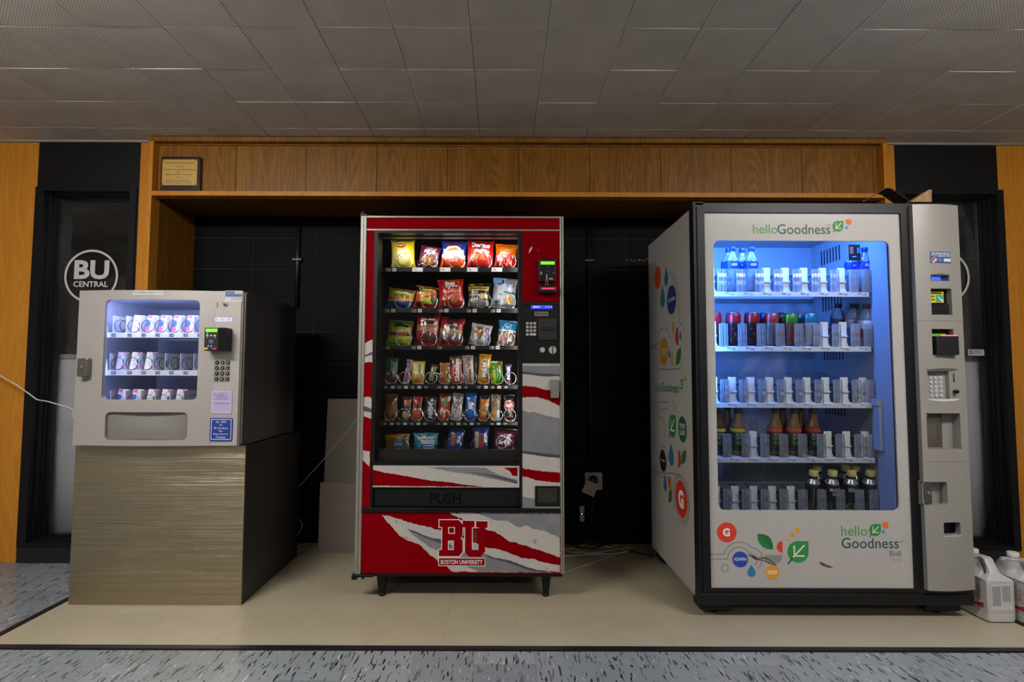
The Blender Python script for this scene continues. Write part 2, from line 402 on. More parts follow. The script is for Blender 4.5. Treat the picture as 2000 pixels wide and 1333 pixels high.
def knob(name, c, r, y0, y1, mat, parent, seg=20):
    """round button, axis along Y, centre c=(X,Z)"""
    bm = bmesh.new(); pr = [(r, y0), (r, y1 + r * .15), (r * .85, y1)]; rings = []
    for rr, y in pr: rings.append([bm.verts.new((c[0] + rr * math.cos(2 * math.pi * k / seg), y, c[1] + rr * math.sin(2 * math.pi * k / seg))) for k in range(seg)])
    for A, B in zip(rings, rings[1:]):
        for k in range(seg): bm.faces.new((A[k], A[(k + 1) % seg], B[(k + 1) % seg], B[k]))
    bm.faces.new(rings[0]); bm.faces.new(rings[-1])
    return link(name, bm_mesh(bm, name), mat, parent)

# ================================================================ THE ROOM
T = .3048
WALL = 3.22; BACK = 3.60; FASC = 3.14
XL, XR, YB = -4.3, 4.5, -3.4
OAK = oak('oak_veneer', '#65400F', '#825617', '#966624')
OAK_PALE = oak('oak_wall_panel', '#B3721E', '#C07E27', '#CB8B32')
BLACK = M('#0F0F11', .45, 0, .1, 90, .05, spec=.3, name='black_paint')
BLACKBLOCK = M('#09090B', .6, 0, .12, 140, .5, spec=.1, name='black_painted_block')
PLASTER = M('#9A948A', .8, 0, .03, 20, name='painted_plaster')
TILE_GREY = streaked('streaked_vinyl'); TILE_BEIGE = speckled('speckled_beige_vinyl', '#B5AA90', '#6E644E')
CEILM = perforated('perforated_ceiling_tile', '#E0D7CB', '#978A7D', .0125, .17, .1455)

# ---- floor
fl = box('floor', (XL, XR, YB, BACK + .02, -.06, -.004), M('#5E6266', .5, name='floor_screed'))
tag(fl, 'grey streaked vinyl tile floor with a beige tiled field under the machines', 'floor', kind='structure')
BX0, BX1, BY0 = -2.03, 2.235, 2.262                  # beige field
def tile_mesh(sx, sy, t=.004, bev=.00022):
    bm = bmesh.new(); add_box(bm, -sx / 2, sx / 2, -sy / 2, sy / 2, -t, 0)
    bmesh.ops.bevel(bm, geom=[e for e in bm.edges if all(v.co.z > -1e-6 for v in e.verts)], offset=bev, segments=1, affect='EDGES')
    return bm_mesh(bm, 'vinyl_tile')
g = .2286; tm = tile_mesh(g - .0006, g - .0006); tm.materials.append(TILE_GREY)
nx0 = .1311 - 15 * g
k = 0
for i in range(0, 28):
    x = nx0 + (i + .5) * g
    if x < -3.1 or x > 3.1: continue
    for j in range(-4, 6):
        y = 2.128 + (j + .5 + (.5 if i % 2 else 0)) * g
        inside = BX0 - g / 2 - .02 < x < BX1 + g / 2 + .02
        if inside and y + g / 2 > 2.225:
            # cut tiles that meet the strip
            ya, yb = y - g / 2, min(y + g / 2, 2.225)
            if abs(x - BX0) < g / 2 + .02 or abs(x - BX1) < g / 2 + .02:
                pass
            if yb - ya < .01: 
                xa, xb = x - g / 2, x + g / 2
                if x < BX0: xb = min(xb, BX0 - .03)
                elif x > BX1: xa = max(xa, BX1 + .03)
                else: continue
                if xb - xa < .01 or y - g / 2 > WALL: continue
                o = box('grey_vinyl_tile', (xa, xb, y - g / 2 + .0004, min(y + g / 2, WALL) - .0004, -.004, 0), TILE_GREY, fl)
                continue
            o = box('grey_vinyl_tile', (x - g / 2 + .0004, x + g / 2 - .0004, ya + .0004, yb, -.004, 0), TILE_GREY, fl); continue
        if y - g / 2 > WALL: continue
        if y + g / 2 > WALL:
            box('grey_vinyl_tile', (x - g / 2 + .0004, x + g / 2 - .0004, y - g / 2 + .0004, WALL, -.004, 0), TILE_GREY, fl); continue
        place('grey_vinyl_tile', tm, None, fl, (x, y, 0))
for (a, b, c, d) in ((XL, XR, YB, 2.128 - 3.5 * g), (XL, -3.1, 2.128 - 3.5 * g, WALL), (3.1, XR, 2.128 - 3.5 * g, WALL)):
    box('grey_vinyl_field', (a, b, c, d, -.004, -.0005), TILE_GREY, fl)
tb = tile_mesh(T - .00025, T - .00025); tb.materials.append(TILE_BEIGE)
xs = [-1.4485 + i * T for i in range(-2, 13)]
for i in range(len(xs)):
    a, b = max(xs[i], BX0), min(xs[i] + T, BX1)
    if b - a < .01: continue
    for j in range(5):
        ya, yb = BY0 + j * T, min(BY0 + (j + 1) * T, BACK)
        if b - a > T - .001 and yb - ya > T - .001: place('beige_vinyl_tile', tb, None, fl, ((a + b) / 2, (ya + yb) / 2, 0))
        else: box('beige_vinyl_tile', (a + .0001, b - .0001, ya + .0001, yb, -.004, 0), TILE_BEIGE, fl)
RUB = M('#1B1B1F', .38, 0, .15, 40, name='black_vinyl_strip')
def strip(name, b, lab):
    bm = bmesh.new(); add_box(bm, *b)
    bmesh.ops.bevel(bm, geom=[e for e in bm.edges if all(v.co.z > .001 for v in e.verts)], offset=.0035, segments=2, affect='EDGES')
    tag(link(name, bm_mesh(bm), RUB), lab, 'floor trim', kind='structure')
strip('trim_1', (BX0 - .03, BX1 + .03, 2.227, BY0, -.004, .005), 'long black vinyl edge strip along the front of the beige floor')
strip('trim_2', (BX0 - .03, BX0, BY0, 3.2, -.004, .005), 'black vinyl edge strip beside the brushed metal stand')
strip('trim_3', (BX1, BX1 + .03, BY0, 3.2, -.004, .005), 'black vinyl edge strip running under the white jugs')

# ---- ceiling
ce = box('ceiling', (XL, XR, YB, WALL + .02, CEIL + .014, CEIL + .1), M('#6F6860', .9, name='ceiling_deck'))
tag(ce, 'ceiling of square perforated acoustic tiles', 'ceiling', kind='structure')
def ctile(seed):
    rnd = random.Random(seed); n = 6; s = T / 2 - .0009; bm = bmesh.new()
    ex = [rnd.uniform(-.0016, .0016) if rnd.random() < .35 else 0 for _ in range(4)]; big = rnd.uniform(-.001, .001)
    V = {}
    for i in range(n + 1):
        for j in range(n + 1):
            u, v = 2 * i / n - 1, 2 * j / n - 1
            z = big * (1 - u * u) * (1 - v * v) + (1 - u * u) * (ex[0] * (1 - v) / 2 + ex[1] * (1 + v) / 2) + (1 - v * v) * (ex[2] * (1 - u) / 2 + ex[3] * (1 + u) / 2)
            e = 1 - .012 * 0
            V[i, j] = bm.verts.new((u * (s - .003), v * (s - .003), z))
    rim = [V[i, 0] for i in range(n + 1)] + [V[n, j] for j in range(1, n + 1)] + [V[i, n] for i in range(n - 1, -1, -1)] + [V[0, j] for j in range(n - 1, 0, -1)]
    for i in range(n):
        for j in range(n): bm.faces.new((V[i, j], V[i, j + 1], V[i + 1, j + 1], V[i + 1, j]))
    R1 = [bm.verts.new((v.co.x * s / (s - .003), v.co.y * s / (s - .003), v.co.z + .003)) for v in rim]
    R2 = [bm.verts.new((v.co.x * s / (s - .003), v.co.y * s / (s - .003), .014)) for v in rim]
    m = len(rim)
    for A, B in ((rim, R1), (R1, R2)):
        for q in range(m): bm.faces.new((A[q], A[(q + 1) % m], B[(q + 1) % m], B[q]))
    uv = bm.loops.layers.uv.new('u')
    for f in bm.faces:
        for l in f.loops: l[uv].uv = (l.vert.co.x, l.vert.co.y)
    me = bm_mesh(bm, 'ceiling_tile'); me.materials.append(CEILM); return me
CT = [ctile(i) for i in range(9)]
x0c, y0c = -.1252, 1.8221
for i in range(-12, 13):
    for j in range(-3, 5):
        x, y = x0c + (i + .5) * T, y0c + (j + .5) * T
        if y + T / 2 > WALL + .19: continue
        o = place('ceiling_tile', random.choice(CT), None, ce, (x, y, CEIL + random.uniform(-.0005, .0005)))
        o.rotation_euler = (random.uniform(-.0015, .0015), random.uniform(-.0015, .0015), random.choice((0, math.pi)))
box('ceiling_field', (XL, XR, YB, y0c - 3 * T - .002, CEIL, CEIL + .013), M('#C2B8AC', .85, name='plain_ceiling'), ce)
for (a, b) in ((XL, x0c - 12 * T), (x0c + 13 * T, XR)): box('ceiling_field', (a, b, y0c - 3 * T, WALL, CEIL, CEIL + .013), M('#C2B8AC', .85, name='plain_ceiling'), ce)
# light wall mould where tiles meet the wall
for nm, a, b in (('trim_4', -4.2, -2.05), ('trim_5', 2.24, 4.4)):
    tag(box(nm, (a, b, WALL - .016, WALL, CEIL - .012, CEIL), M('#8F877A', .7)), 'thin painted ceiling mould above the ' + ('left' if a < 0 else 'right') + ' oak panel', 'trim', kind='structure')

# ---- room walls out of frame
for nm, b in (('wall_left', (XL - .1, XL, YB, WALL + .1, 0, CEIL + .1)), ('wall_right', (XR, XR + .1, YB, WALL + .1, 0, CEIL + .1)), ('wall_rear', (XL, XR, YB - .1, YB, 0, CEIL + .1))):
    tag(box(nm, b, PLASTER), 'plain painted plaster wall of the corridor, ' + nm.split('_')[1] + ' side', 'wall', kind='structure')

# ---- alcove back wall of black painted blocks
wb = box('wall_back', (-2.2, 2.4, BACK + .004, BACK + .1, 0, CEIL), M('#343031', .8, spec=.2, name='lightened_mortar'))  # mortar colour lightened to stand in for block edges catching light
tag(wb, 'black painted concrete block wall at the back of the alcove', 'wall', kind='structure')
CH_ = .2045
def block_mesh(w_, h_):
    bm = bmesh.new(); add_box(bm, -w_ / 2, w_ / 2, 0, .05, -h_ / 2, h_ / 2)
    bmesh.ops.bevel(bm, geom=[e for e in bm.edges if all(v.co.y < 1e-6 for v in e.verts)], offset=.0025, segments=1, affect='EDGES')
    me = bm_mesh(bm, 'block'); me.materials.append(BLACKBLOCK); return me
bw = .406; bmh = block_mesh(bw - .005, CH_ - .005)
for r in range(-1, 11):
    zc = 1.956 - (r + .5 - 1) * CH_
    if zc - CH_ / 2 < -.01: zc_lo = 0
    for c in range(11):
        x = -2.03 + (c + .5) * bw
        zl, zh = max(zc - CH_ / 2, .0), min(zc + CH_ / 2, 2.12)
        if zh - zl < .02 or x - bw / 2 > 2.22: continue
        if zh - zl > CH_ - .002 and x + bw / 2 < 2.24: place('block', bmh, None, wb, (x, BACK, zc))
        else: box('block', (x - bw / 2 + .0025, min(x + bw / 2, 2.24) - .0025, BACK, BACK + .05, zl + .0025, zh - .0025), BLACKBLOCK, wb, bev=.002, seg=1)
rf_ = random.Random(3)
for i in range(9):                                             # flecks of bare block where the paint was scraped
    x_, z_ = P(1226 + i * 5 + rf_.uniform(-2, 2), 508 + rf_.uniform(-2, 2), BACK); w_ = rf_.uniform(.003, .008)
    decal('paint_fleck', [rect(x_ - w_, z_ - .002, x_ + w_, z_ + .002)], FR(BACK), M('#8A8682', .8), wb, n=.0006)
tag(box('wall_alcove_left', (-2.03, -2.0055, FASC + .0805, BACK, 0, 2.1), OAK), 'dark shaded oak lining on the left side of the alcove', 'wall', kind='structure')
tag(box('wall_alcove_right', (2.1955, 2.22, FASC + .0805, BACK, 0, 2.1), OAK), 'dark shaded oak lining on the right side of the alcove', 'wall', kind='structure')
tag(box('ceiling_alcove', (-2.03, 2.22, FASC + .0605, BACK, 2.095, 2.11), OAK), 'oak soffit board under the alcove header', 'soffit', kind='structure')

# ---- alcove header with recessed oak panels and its frame
hd = thing('trim_6', 'oak alcove surround with panelled header and slim shelf', 'surround', (0, FASC, 0), kind='structure')
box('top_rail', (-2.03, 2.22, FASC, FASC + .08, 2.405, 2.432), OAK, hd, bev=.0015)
box('shelf_board', (-2.005, 2.195, FASC - .004, FASC + .06, 2.085, 2.112), OAK_PALE, hd, bev=.0015)
box('side_board', (-2.03, -2.005, FASC, FASC + .08, 0, 2.405), OAK_PALE, hd, bev=.0015)
box('side_board', (2.195, 2.22, FASC, FASC + .08, 0, 2.405), OAK_PALE, hd, bev=.0015)
box('backing', (-2.005, 2.195, FASC + .062, FASC + .08, 2.112, 2.405), M('#4A2C10', .7), hd)
jx = [-2.005, -1.5494, -1.1404, -.7283, -.3162, .1007, .514, .9277, 1.3385, 1.7525, 2.166, 2.195]
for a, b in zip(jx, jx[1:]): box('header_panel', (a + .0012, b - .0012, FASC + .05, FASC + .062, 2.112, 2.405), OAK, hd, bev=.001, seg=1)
box('cove_strip', (-2.005, 2.195, FASC + .04, FASC + .05, 2.398, 2.405), OAK, hd)

# ---- front wall: oak panels and black window bays
tag(box('wall_oak_left', (XL, -2.725, WALL, WALL + .05, 0, CEIL + .01), OAK_PALE), 'wide golden oak wall panel left of the lettered window', 'wall', kind='structure')
tag(box('wall_oak_right', (2.915, XR, WALL, WALL + .05, 0, CEIL + .01), OAK_PALE), 'wide golden oak wall panel right of the dark window', 'wall', kind='structure')
tag(box('trim_7', (-2.125, -2.03, WALL - .004, WALL + .05, 0, CEIL), OAK_PALE), 'narrow oak strip between the lettered window and the alcove', 'trim', kind='structure')
tag(box('trim_8', (2.22, 2.312, WALL - .004, WALL + .05, 0, CEIL), OAK_PALE), 'narrow oak strip between the alcove and the dark window', 'trim', kind='structure')
WIREGLASS = glass_mat('wired_glass', (.95, .955, .965), ior=1.5)
VINYL = M('#C9C7C2', .6, name='white_vinyl_lettering')
def window(name, xa, xb, ga, gb, lab, mirror):
    """black bay xa..xb with a sheet of wired glass ga..gb"""
    t = thing(name, lab, 'window', ((xa + xb) / 2, WALL, 0), kind='structure')
    GY = WALL + .1; zt, zb = 2.128, .115
    plate('bay_panel', [rect(xa, .085, xb, CEIL), rect(ga - .01, zb - .005, gb + .01, zt + .006)], FR(WALL), -.03, .004, BLACK, t)
    # stepped stops around the glass
    for k, (o0, y0, y1) in enumerate(((.0, .03, .06), (.006, .06, .085), (.014, .085, .115))):
        plate('glazing_stop', [rect(ga - .02, zb - .02, gb + .02, zt + .02), rect(ga + o0, zb + o0, gb - o0, zt - o0 * .5)], FR(WALL), -y1, -y0, BLACK, t)
    plate('outer_stop', [rect(ga - .06, zb - .03, gb + .05, zt + .03), rect(ga - .01, zb - .005, gb + .01, zt + .006)], FR(WALL), .004, .012, BLACK, t)
    box('glass', (ga, gb, GY - .003, GY + .003, zb, zt), WIREGLASS, t)
    bm = bmesh.new(); s = .0225
    W_, H_ = gb - ga, zt - zb
    for sg in (1, -1):
        m = int((W_ + H_) / s) + 1
        for i in range(m):
            c = i * s
            # line u + v = c (or mirrored), clipped
            p = [(min(c, W_), max(c - W_, 0)), (max(c - H_, 0), min(c, H_))]
            if abs(p[0][0] - p[1][0]) < .01: continue
            q = [((ga + a) if sg > 0 else (gb - a), zb + b) for a, b in p]
            tube_bm(bm, [(q[0][0], GY, q[0][1]), (q[1][0], GY, q[1][1])], .00032, 3)
    wm = link('wire_mesh', bm_mesh(bm), M('#8E8E90', .4, .7), t)
    # felt partition and the dim office behind
    pt = box('partition', (ga - .04, gb + .04, GY + .07, GY + .11, 0, 1.172), M('#DAD6D8', .9, 0, .06, 350, .3, name='grey_felt'), t)
    box('partition_cap', (ga - .04, gb + .04, GY + .063, GY + .117, 1.155, 1.182), M('#A3A0A2', .6), pt)
    OF = M('#A8A0A2', .9, name='office_wall')
    ea, eb = (ga - .9, min(gb + .1, -2.06)) if not mirror else (max(ga - .1, 2.25), gb + .9)
    boxes('office_wall', [(ea, eb, GY + 1.6, GY + 1.65, 0, 2.6), (ea - .02, ea, GY + .06, GY + 1.65, 0, 2.6), (eb, eb + .02, GY + .06, GY + 1.65, 0, 2.6), (ea, eb, GY + .05, GY + 1.65, 2.5, 2.55), (ea, eb, GY + .02, GY + 1.65, -.05, 0),
        (ea - .02, ga - .02, GY + .02, GY + .06, 0, 2.5), (gb + .02, eb + .02, GY + .02, GY + .06, 0, 2.5), (ga - .05, gb + .05, GY + .02, GY + .06, 2.13, 2.5)], OF, t)
    box('office_beam', (ea + .01, eb - .01, GY + .9, GY + 1.1, 2.0, 2.3), M('#2E2A28', .8), t)
    box('office_column', (ga + .30, gb + .06, GY + 1.2, GY + 1.5, 0, 2.5), M('#A8A0A2', .9), t)
    return t, GY
w1, GY = window('window_1', -2.725, -2.125, -2.668, -2.185, 'tall black framed window with white circle lettering behind the small silver machine', False)
cx_, cz_ = P(179, 540, GY); rr_ = .161
decal('lettering_ring', [ring(cx_, cz_, rr_ - .013, rr_, 48)], FR(GY - .003), VINYL, w1, n=.001)
text('BU', FR(GY - .003), PR(145, 509, 215, 546, GY), VINYL, w1, bold=.035)
text('CENTRAL', FR(GY - .003), PR(144, 550, 212, 561, GY), VINYL, w1, bold=.025)
w2, GY = window('window_2', 2.312, 2.915, 2.37, 2.888, 'tall dark framed window behind the silver control column of the drinks machine', True)
cx_, cz_ = P(1893, 541, GY); cx_ -= rr_
decal('lettering_ring', [ring(cx_, cz_, rr_ - .013, rr_, 48)], FR(GY - .003), VINYL, w2, n=.001)
text('BU', FR(GY - .003), (cx_ - .102, cz_ - .018, cx_ + .108, cz_ + .094), VINYL, w2, bold=.035)
text('CENTRAL', FR(GY - .003), (cx_ - .104, cz_ - .063, cx_ + .104, cz_ - .03), VINYL, w2, bold=.025)
st = PR(1890, 683, 1921, 695, GY)
decal('window_sticker', [rrect(*st, .006)], FR(GY - .003), M('#B9B5AC', .6), w2, n=.0006)
decal('sticker_mark', [ring(st[0] + .018, (st[1] + st[3]) / 2, .006, .011)] + [rect(st[0] + .036, z, st[2] - .012, z + .0022) for z in (st[1] + .012, st[1] + .020, st[1] + .027)], FR(GY - .003), ink('#4A4A48'), w2, n=.0012)
for nm, a, b, lab in (('baseboard_left', -2.725, -2.125, 'black vinyl baseboard under the lettered window'), ('baseboard_right', 2.312, 2.915, 'black vinyl baseboard behind the white jugs')):
    tag(box(nm, (a, b, WALL - .014, WALL, 0, .085), M('#1A1A1D', .4, 0, .1, 30), bev=.002), lab, 'baseboard', kind='structure')

# ---- ceiling lamps of the corridor: surface mounted wraparound fittings
for i, (x, y, k) in enumerate(ROOM_LAMPS):
    t = thing('ceiling_light', 'surface mounted fluorescent ceiling light with wraparound diffuser over the corridor', 'ceiling light', (x, y, CEIL), 'corridor ceiling lights')
    box('lamp_housing', (x - .60, x + .60, y - .13, y + .13, CEIL - .03, CEIL), M('#DDD8CE', .5), t, bev=.004)
    box('diffuser', (x - .58, x + .58, y - .12, y + .12, CEIL - .115, CEIL - .031), glow('#FFFDFA', LAMP_STRENGTH * k), t, bev=.025)
    for sx in (-1, 1): box('end_cap', (min(x + sx * .58, x + sx * .605), max(x + sx * .58, x + sx * .605), y - .125, y + .125, CEIL - .117, CEIL - .029), M('#D6D2C8', .5), t, bev=.01)

# ================================================================ RED SNACK MACHINE
RY = 2.70
RED = M('#7C000A', .55, 0, .05, 30, .03, 0, spec=.02, name='red_vinyl_wrap')
TORNW = M('#B6B0AA', .42, 0, .05, 30, name='torn_white_wrap'); TORNG = M('#78777B', .42, 0, .12, 12, name='torn_grey_wrap')
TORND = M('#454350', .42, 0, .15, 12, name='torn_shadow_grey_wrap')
STEEL = M('#98938A', .38, .45, .06, 80, name='satin_aluminium'); BLK = M('#0B0B0C', .42, 0, .1, 60, spec=.3, name='black_plastic')
DARK = M('#0F0D0C', .55, 0, .1, 60, spec=.3, name='dark_interior_metal'); CHROME = M('#D8D8D6', .18, 1, .03, name='chrome_wire')
GLASS = glass_mat('machine_glass', (.98, .985, .985), ior=1.45, shine=.55)
rm = thing('snack_vending_machine', 'red glass-front snack vending machine with torn white wrap and black legs', 'vending machine', (-.19, 3.0, 0))
XA, XB, ZA, ZB = -.690, .303, .125, 1.845
DB = 3.42
boxes('cabinet', [(XA + .004, XA + .03, RY + .06, DB, ZA, ZB), (XB - .03, XB - .004, RY + .06, DB, ZA, ZB), (XA + .004, XB - .004, DB - .03, DB, ZA, ZB), (XA + .004, XB - .004, RY + .06, DB, ZB - .03, ZB), (XA + .004, XB - .004, RY + .06, DB, ZA, ZA + .03)], M('#3A1216', .5, name='red_brown_cabinet'), rm)
# door: silver edges, red skins
for nm, a, b in (('edge_trim', XA, XA + .030), ('edge_trim', XB - .018, XB)):
    t_ = box(nm, (a, b, RY - .006, RY + .07, ZA + (.0 if a < 0 else .004), ZB), STEEL, rm, bev=.003)
    box('trim_groove', ((a + b) / 2 - .0015, (a + b) / 2 + .0015, RY - .0068, RY, ZA + .01, ZB - .004), M('#5A564F', .5, .4), t_)
box('trim_rail', (XA + .03, XB - .018, RY - .004, RY + .05, ZB - .009, ZB - .001), STEEL, rm)
box('trim_rail', (XA + .03, XB - .018, RY - .004, RY + .05, 1.772, 1.779), STEEL, rm)
box('header_skin', (XA + .03, XB - .018, RY, RY + .05, 1.779, ZB - .009), RED, rm)
lp = box('door_skin', (XA + .03, -.622, RY, RY + .05, .434, 1.772), RED, rm)
za = ZM(680, 400, .2251); zb_ = ZM(680, 670, .2251); zc_ = ZM(680, 880, .2251)
def poly(zm, pts, Y=RY): return [P(*zm(a, b), Y) for a, b in pts]
fr = FR(RY)
decal('torn_graphic', [jag(poly(zb_, p), .0022, .01, i) for i, p in enumerate((
    [(125, 10), (155, 0), (222, -35), (222, 170), (180, 165), (118, 180), (122, 90)],
    [(112, 475), (190, 470), (208, 490), (208, 665), (150, 640), (104, 655)],
    [(100, 925), (150, 940), (190, 945), (184, 1075), (150, 1040), (98, 990)]))], fr, TORNW, lp)
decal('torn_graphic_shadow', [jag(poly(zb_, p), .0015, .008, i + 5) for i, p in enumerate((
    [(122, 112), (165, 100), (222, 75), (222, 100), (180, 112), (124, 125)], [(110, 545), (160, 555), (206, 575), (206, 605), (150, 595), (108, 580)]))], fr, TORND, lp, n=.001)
# glass bay
GX0, GX1, GZ0, GZ1 = -.622, .095, .634, 1.772
plate('glass_frame', [rect(GX0, GZ0, GX1, GZ1), rect(-.604, .652, .083, 1.760)], fr, -.06, .003, BLK, rm)
for b in ((GX0 - .0, GX0 + .018, RY + .05, RY + .1, GZ0, GZ1), (GX1 - .012, GX1 + .002, RY + .05, RY + .1, GZ0, GZ1)): box('side_reveal', b, BLK, rm)
box('window_pane', (-.606, .085, RY + .030, RY + .034, .650, 1.762), GLASS, rm)
# interior
IN = boxes('interior', [(-.655, -.645, RY + .1, 3.38, .60, 1.80), (.10, .11, RY + .1, 3.38, .60, 1.80), (-.65, .105, 3.37, 3.38, .60, 1.80), (-.65, .105, RY + .07, 3.38, 1.785, 1.80), (-.65, .105, RY + .05, 3.38, .60, .615)], DARK, rm)
box('lamp_housing', (-.60, .09, RY + .06, RY + .10, 1.755, 1.785), M('#2A2624', .5), rm)
box('sill_bar', (-.604, .083, RY + .045, RY + .075, .650, .702), M('#2A2623', .5, 0, .1, 80, spec=.3), rm)
# bin flap, divider rail, lower panel
bp_ = PR(727, 908, 1013, 952, RY)
fl_ = box('flap_panel', (GX0 + .006, GX1, RY - .001, RY + .05, .530, .633), TORNW, rm)
decal('torn_graphic_red', [jag(poly(zc_, [(206, 165), (300, 190), (420, 210), (600, 242), (720, 265), (870, 275), (1000, 298), (1170, 318), (206, 306)]), .0016, .008, 3),
      jag(poly(zc_, [(1350, 150), (1468, 150), (1468, 225), (1425, 220), (1400, 180)]), .0012, .008, 4)], FR(RY - .001), RED, fl_)
decal('torn_graphic_grey', [jag(poly(zc_, [(690, 146), (900, 186), (1000, 200), (1100, 212), (1200, 240), (1310, 258), (1468, 292), (1468, 258), (1380, 236), (1290, 205), (1240, 180), (1190, 150)]), .0016, .007, 5)], FR(RY - .001), TORNG, fl_)
decal('torn_graphic_shadow', [jag(poly(zc_, [(1000, 186), (1200, 215), (1310, 245), (1468, 290), (1468, 268), (1380, 240), (1250, 212)]), .0012, .007, 6)], FR(RY - .001), TORND, fl_, n=.001)
for b in ((GX0, GX0 + .012, RY - .002, RY + .05, .434, .640), (GX1 - .006, GX1 + .008, RY - .002, RY + .05, .434, 1.772)): box('bin_surround', b, BLK, rm)
pf = box('push_flap', (GX0 + .012, GX1 - .006, RY + .014, RY + .03, .436, .528), M('#101011', .5, 0, .1, 60, spec=.25), rm, bev=.003)
text('PUSH', FR(RY + .014), [*P(*zc_(705, 470), RY), *P(*zc_(978, 378), RY)], M('#040404', .6, spec=.1), pf, bold=.02)
for x in (-.50, -.46, -.43, -.10, -.06, -.02): box('flap_rib', (x, x + .0015, RY + .0128, RY + .014, .44, .525), M('#111112', .5), pf)
box('divider_rail', (XA + .03, XB - .018, RY - .010, RY + .05, .414, .434), BLK, rm, bev=.002)
lo = box('kick_panel', (XA + .03, XB - .018, RY, RY + .04, ZA + .004, .414), RED, rm)
Q = lambda pts, s, a=.0028: jag(poly(zc_, pts), a, .010, s)
decal('torn_graphic', [Q([(290, 560), (360, 572), (500, 615), (560, 635), (650, 655), (800, 693), (1000, 760), (1195, 842), (1300, 860), (1400, 892), (1500, 935), (1600, 940), (1700, 975), (1838, 1000), (1838, 1058), (1140, 1058), (905, 1053), (860, 1010), (780, 965), (700, 900), (620, 820), (520, 785), (440, 740), (370, 655), (320, 600)], 1),
      Q([(880, 542), (1838, 548), (1838, 928), (1740, 895), (1640, 862), (1560, 835), (1440, 797), (1390, 790), (1330, 742), (1260, 702), (1200, 690), (1100, 650), (1010, 602), (920, 570)], 2)], fr, TORNW, lo)
decal('torn_graphic_grey', [Q([(512, 683), (560, 695), (650, 735), (740, 765), (800, 772), (915, 835), (1190, 900), (1260, 930), (1400, 955), (1540, 1010), (1640, 1040), (1838, 1058), (1145, 1058), (1060, 1022), (950, 985), (800, 885), (700, 838), (640, 790), (560, 732)], 3, .002),
      Q([(1110, 546), (1140, 556), (1190, 570), (1300, 612), (1390, 615), (1480, 670), (1540, 650), (1600, 685), (1700, 695), (1760, 730), (1838, 758), (1838, 548)], 4, .003)], fr, TORNG, lo, n=.001)
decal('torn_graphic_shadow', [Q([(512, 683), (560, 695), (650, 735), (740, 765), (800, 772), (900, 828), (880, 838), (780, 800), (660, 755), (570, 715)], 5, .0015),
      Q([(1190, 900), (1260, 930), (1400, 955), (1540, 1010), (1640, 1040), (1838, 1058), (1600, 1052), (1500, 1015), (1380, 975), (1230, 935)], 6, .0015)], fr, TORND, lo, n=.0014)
# scuffs on the white wrap
decal('scuff', [Q(p, 9 + i, .001) for i, p in enumerate(([(400, 600), (425, 612), (430, 640), (412, 625)], [(455, 620), (475, 632), (470, 650)], [(470, 745), (520, 750), (545, 775), (480, 765)], [(1610, 770), (1640, 775), (1630, 815), (1605, 805)], [(690, 745), (720, 750), (715, 765)], [(1660, 985), (1740, 1030), (1730, 1036)], [(1330, 625), (1385, 620), (1380, 628)]))], fr, ink('#9C9286'), lo, n=.0018)
# emblem: block letters on a ribbon
EW = ink('#D9D3CC'); ER = M('#84000C', .55, spec=.02, name='emblem_red')
def blockB(o):
    return [[(790 - o, 603 - o), (962 + o, 603 - o), (995 + o, 640 - o), (995 + o, 735), (975, 760), (995 + o, 785), (995 + o, 885 + o), (965 + o, 920 + o), (786 - o, 920 + o), (786 - o, 862 - o), (812 - o, 862 - o), (816 - o, 668 + o), (790 - o, 668 + o)],
            [(870 + o, 668 + o), (925 - o, 668 + o), (925 - o, 722 - o), (870 + o, 722 - o)], [(868 + o, 785 + o), (915 - o, 785 + o), (915 - o, 862 - o), (868 + o, 862 - o)]]
def blockU(o):
    return [[(992 - o, 608 - o), (1098 + o, 610 - o), (1098 + o, 668 + o), (1076 + o, 670 + o), (1076 + o, 862 - o), (1130 - o, 862 - o), (1132 - o, 672 + o), (1108 - o, 670 + o), (1108 - o, 612 - o), (1212 + o, 614 - o), (1212 + o, 674 + o), (1192 + o, 674 + o), (1190 + o, 880 + o), (1150 + o, 925 + o), (1050 - o, 925 + o), (1012 - o, 885 + o), (1014 - o, 672 + o), (992 - o, 670 + o)]]
em = decal('emblem_outline', [[poly(zc_, l) for l in blockB(6)], [poly(zc_, l) for l in blockU(6)], poly(zc_, [(782, 928), (1192, 932), (1190, 1008), (782, 1004)])], fr, EW, lo, n=.0022)
decal('emblem_letters', [[poly(zc_, l) for l in blockB(-2)], [poly(zc_, l) for l in blockU(-2)], poly(zc_, [(789, 936), (1186, 939), (1184, 1000), (789, 997)])], fr, ER, em, n=.0028)
decal('emblem_shade', [poly(zc_, [(1084, 690), (1124, 690), (1124, 800), (1084, 800)])], fr, M('#6E0A16', .4), em, n=.0026)
text('BOSTON UNIVERSITY', fr, [*P(*zc_(804, 988), RY), *P(*zc_(1168, 950), RY)], EW, em, n=.0034, bold=.022)
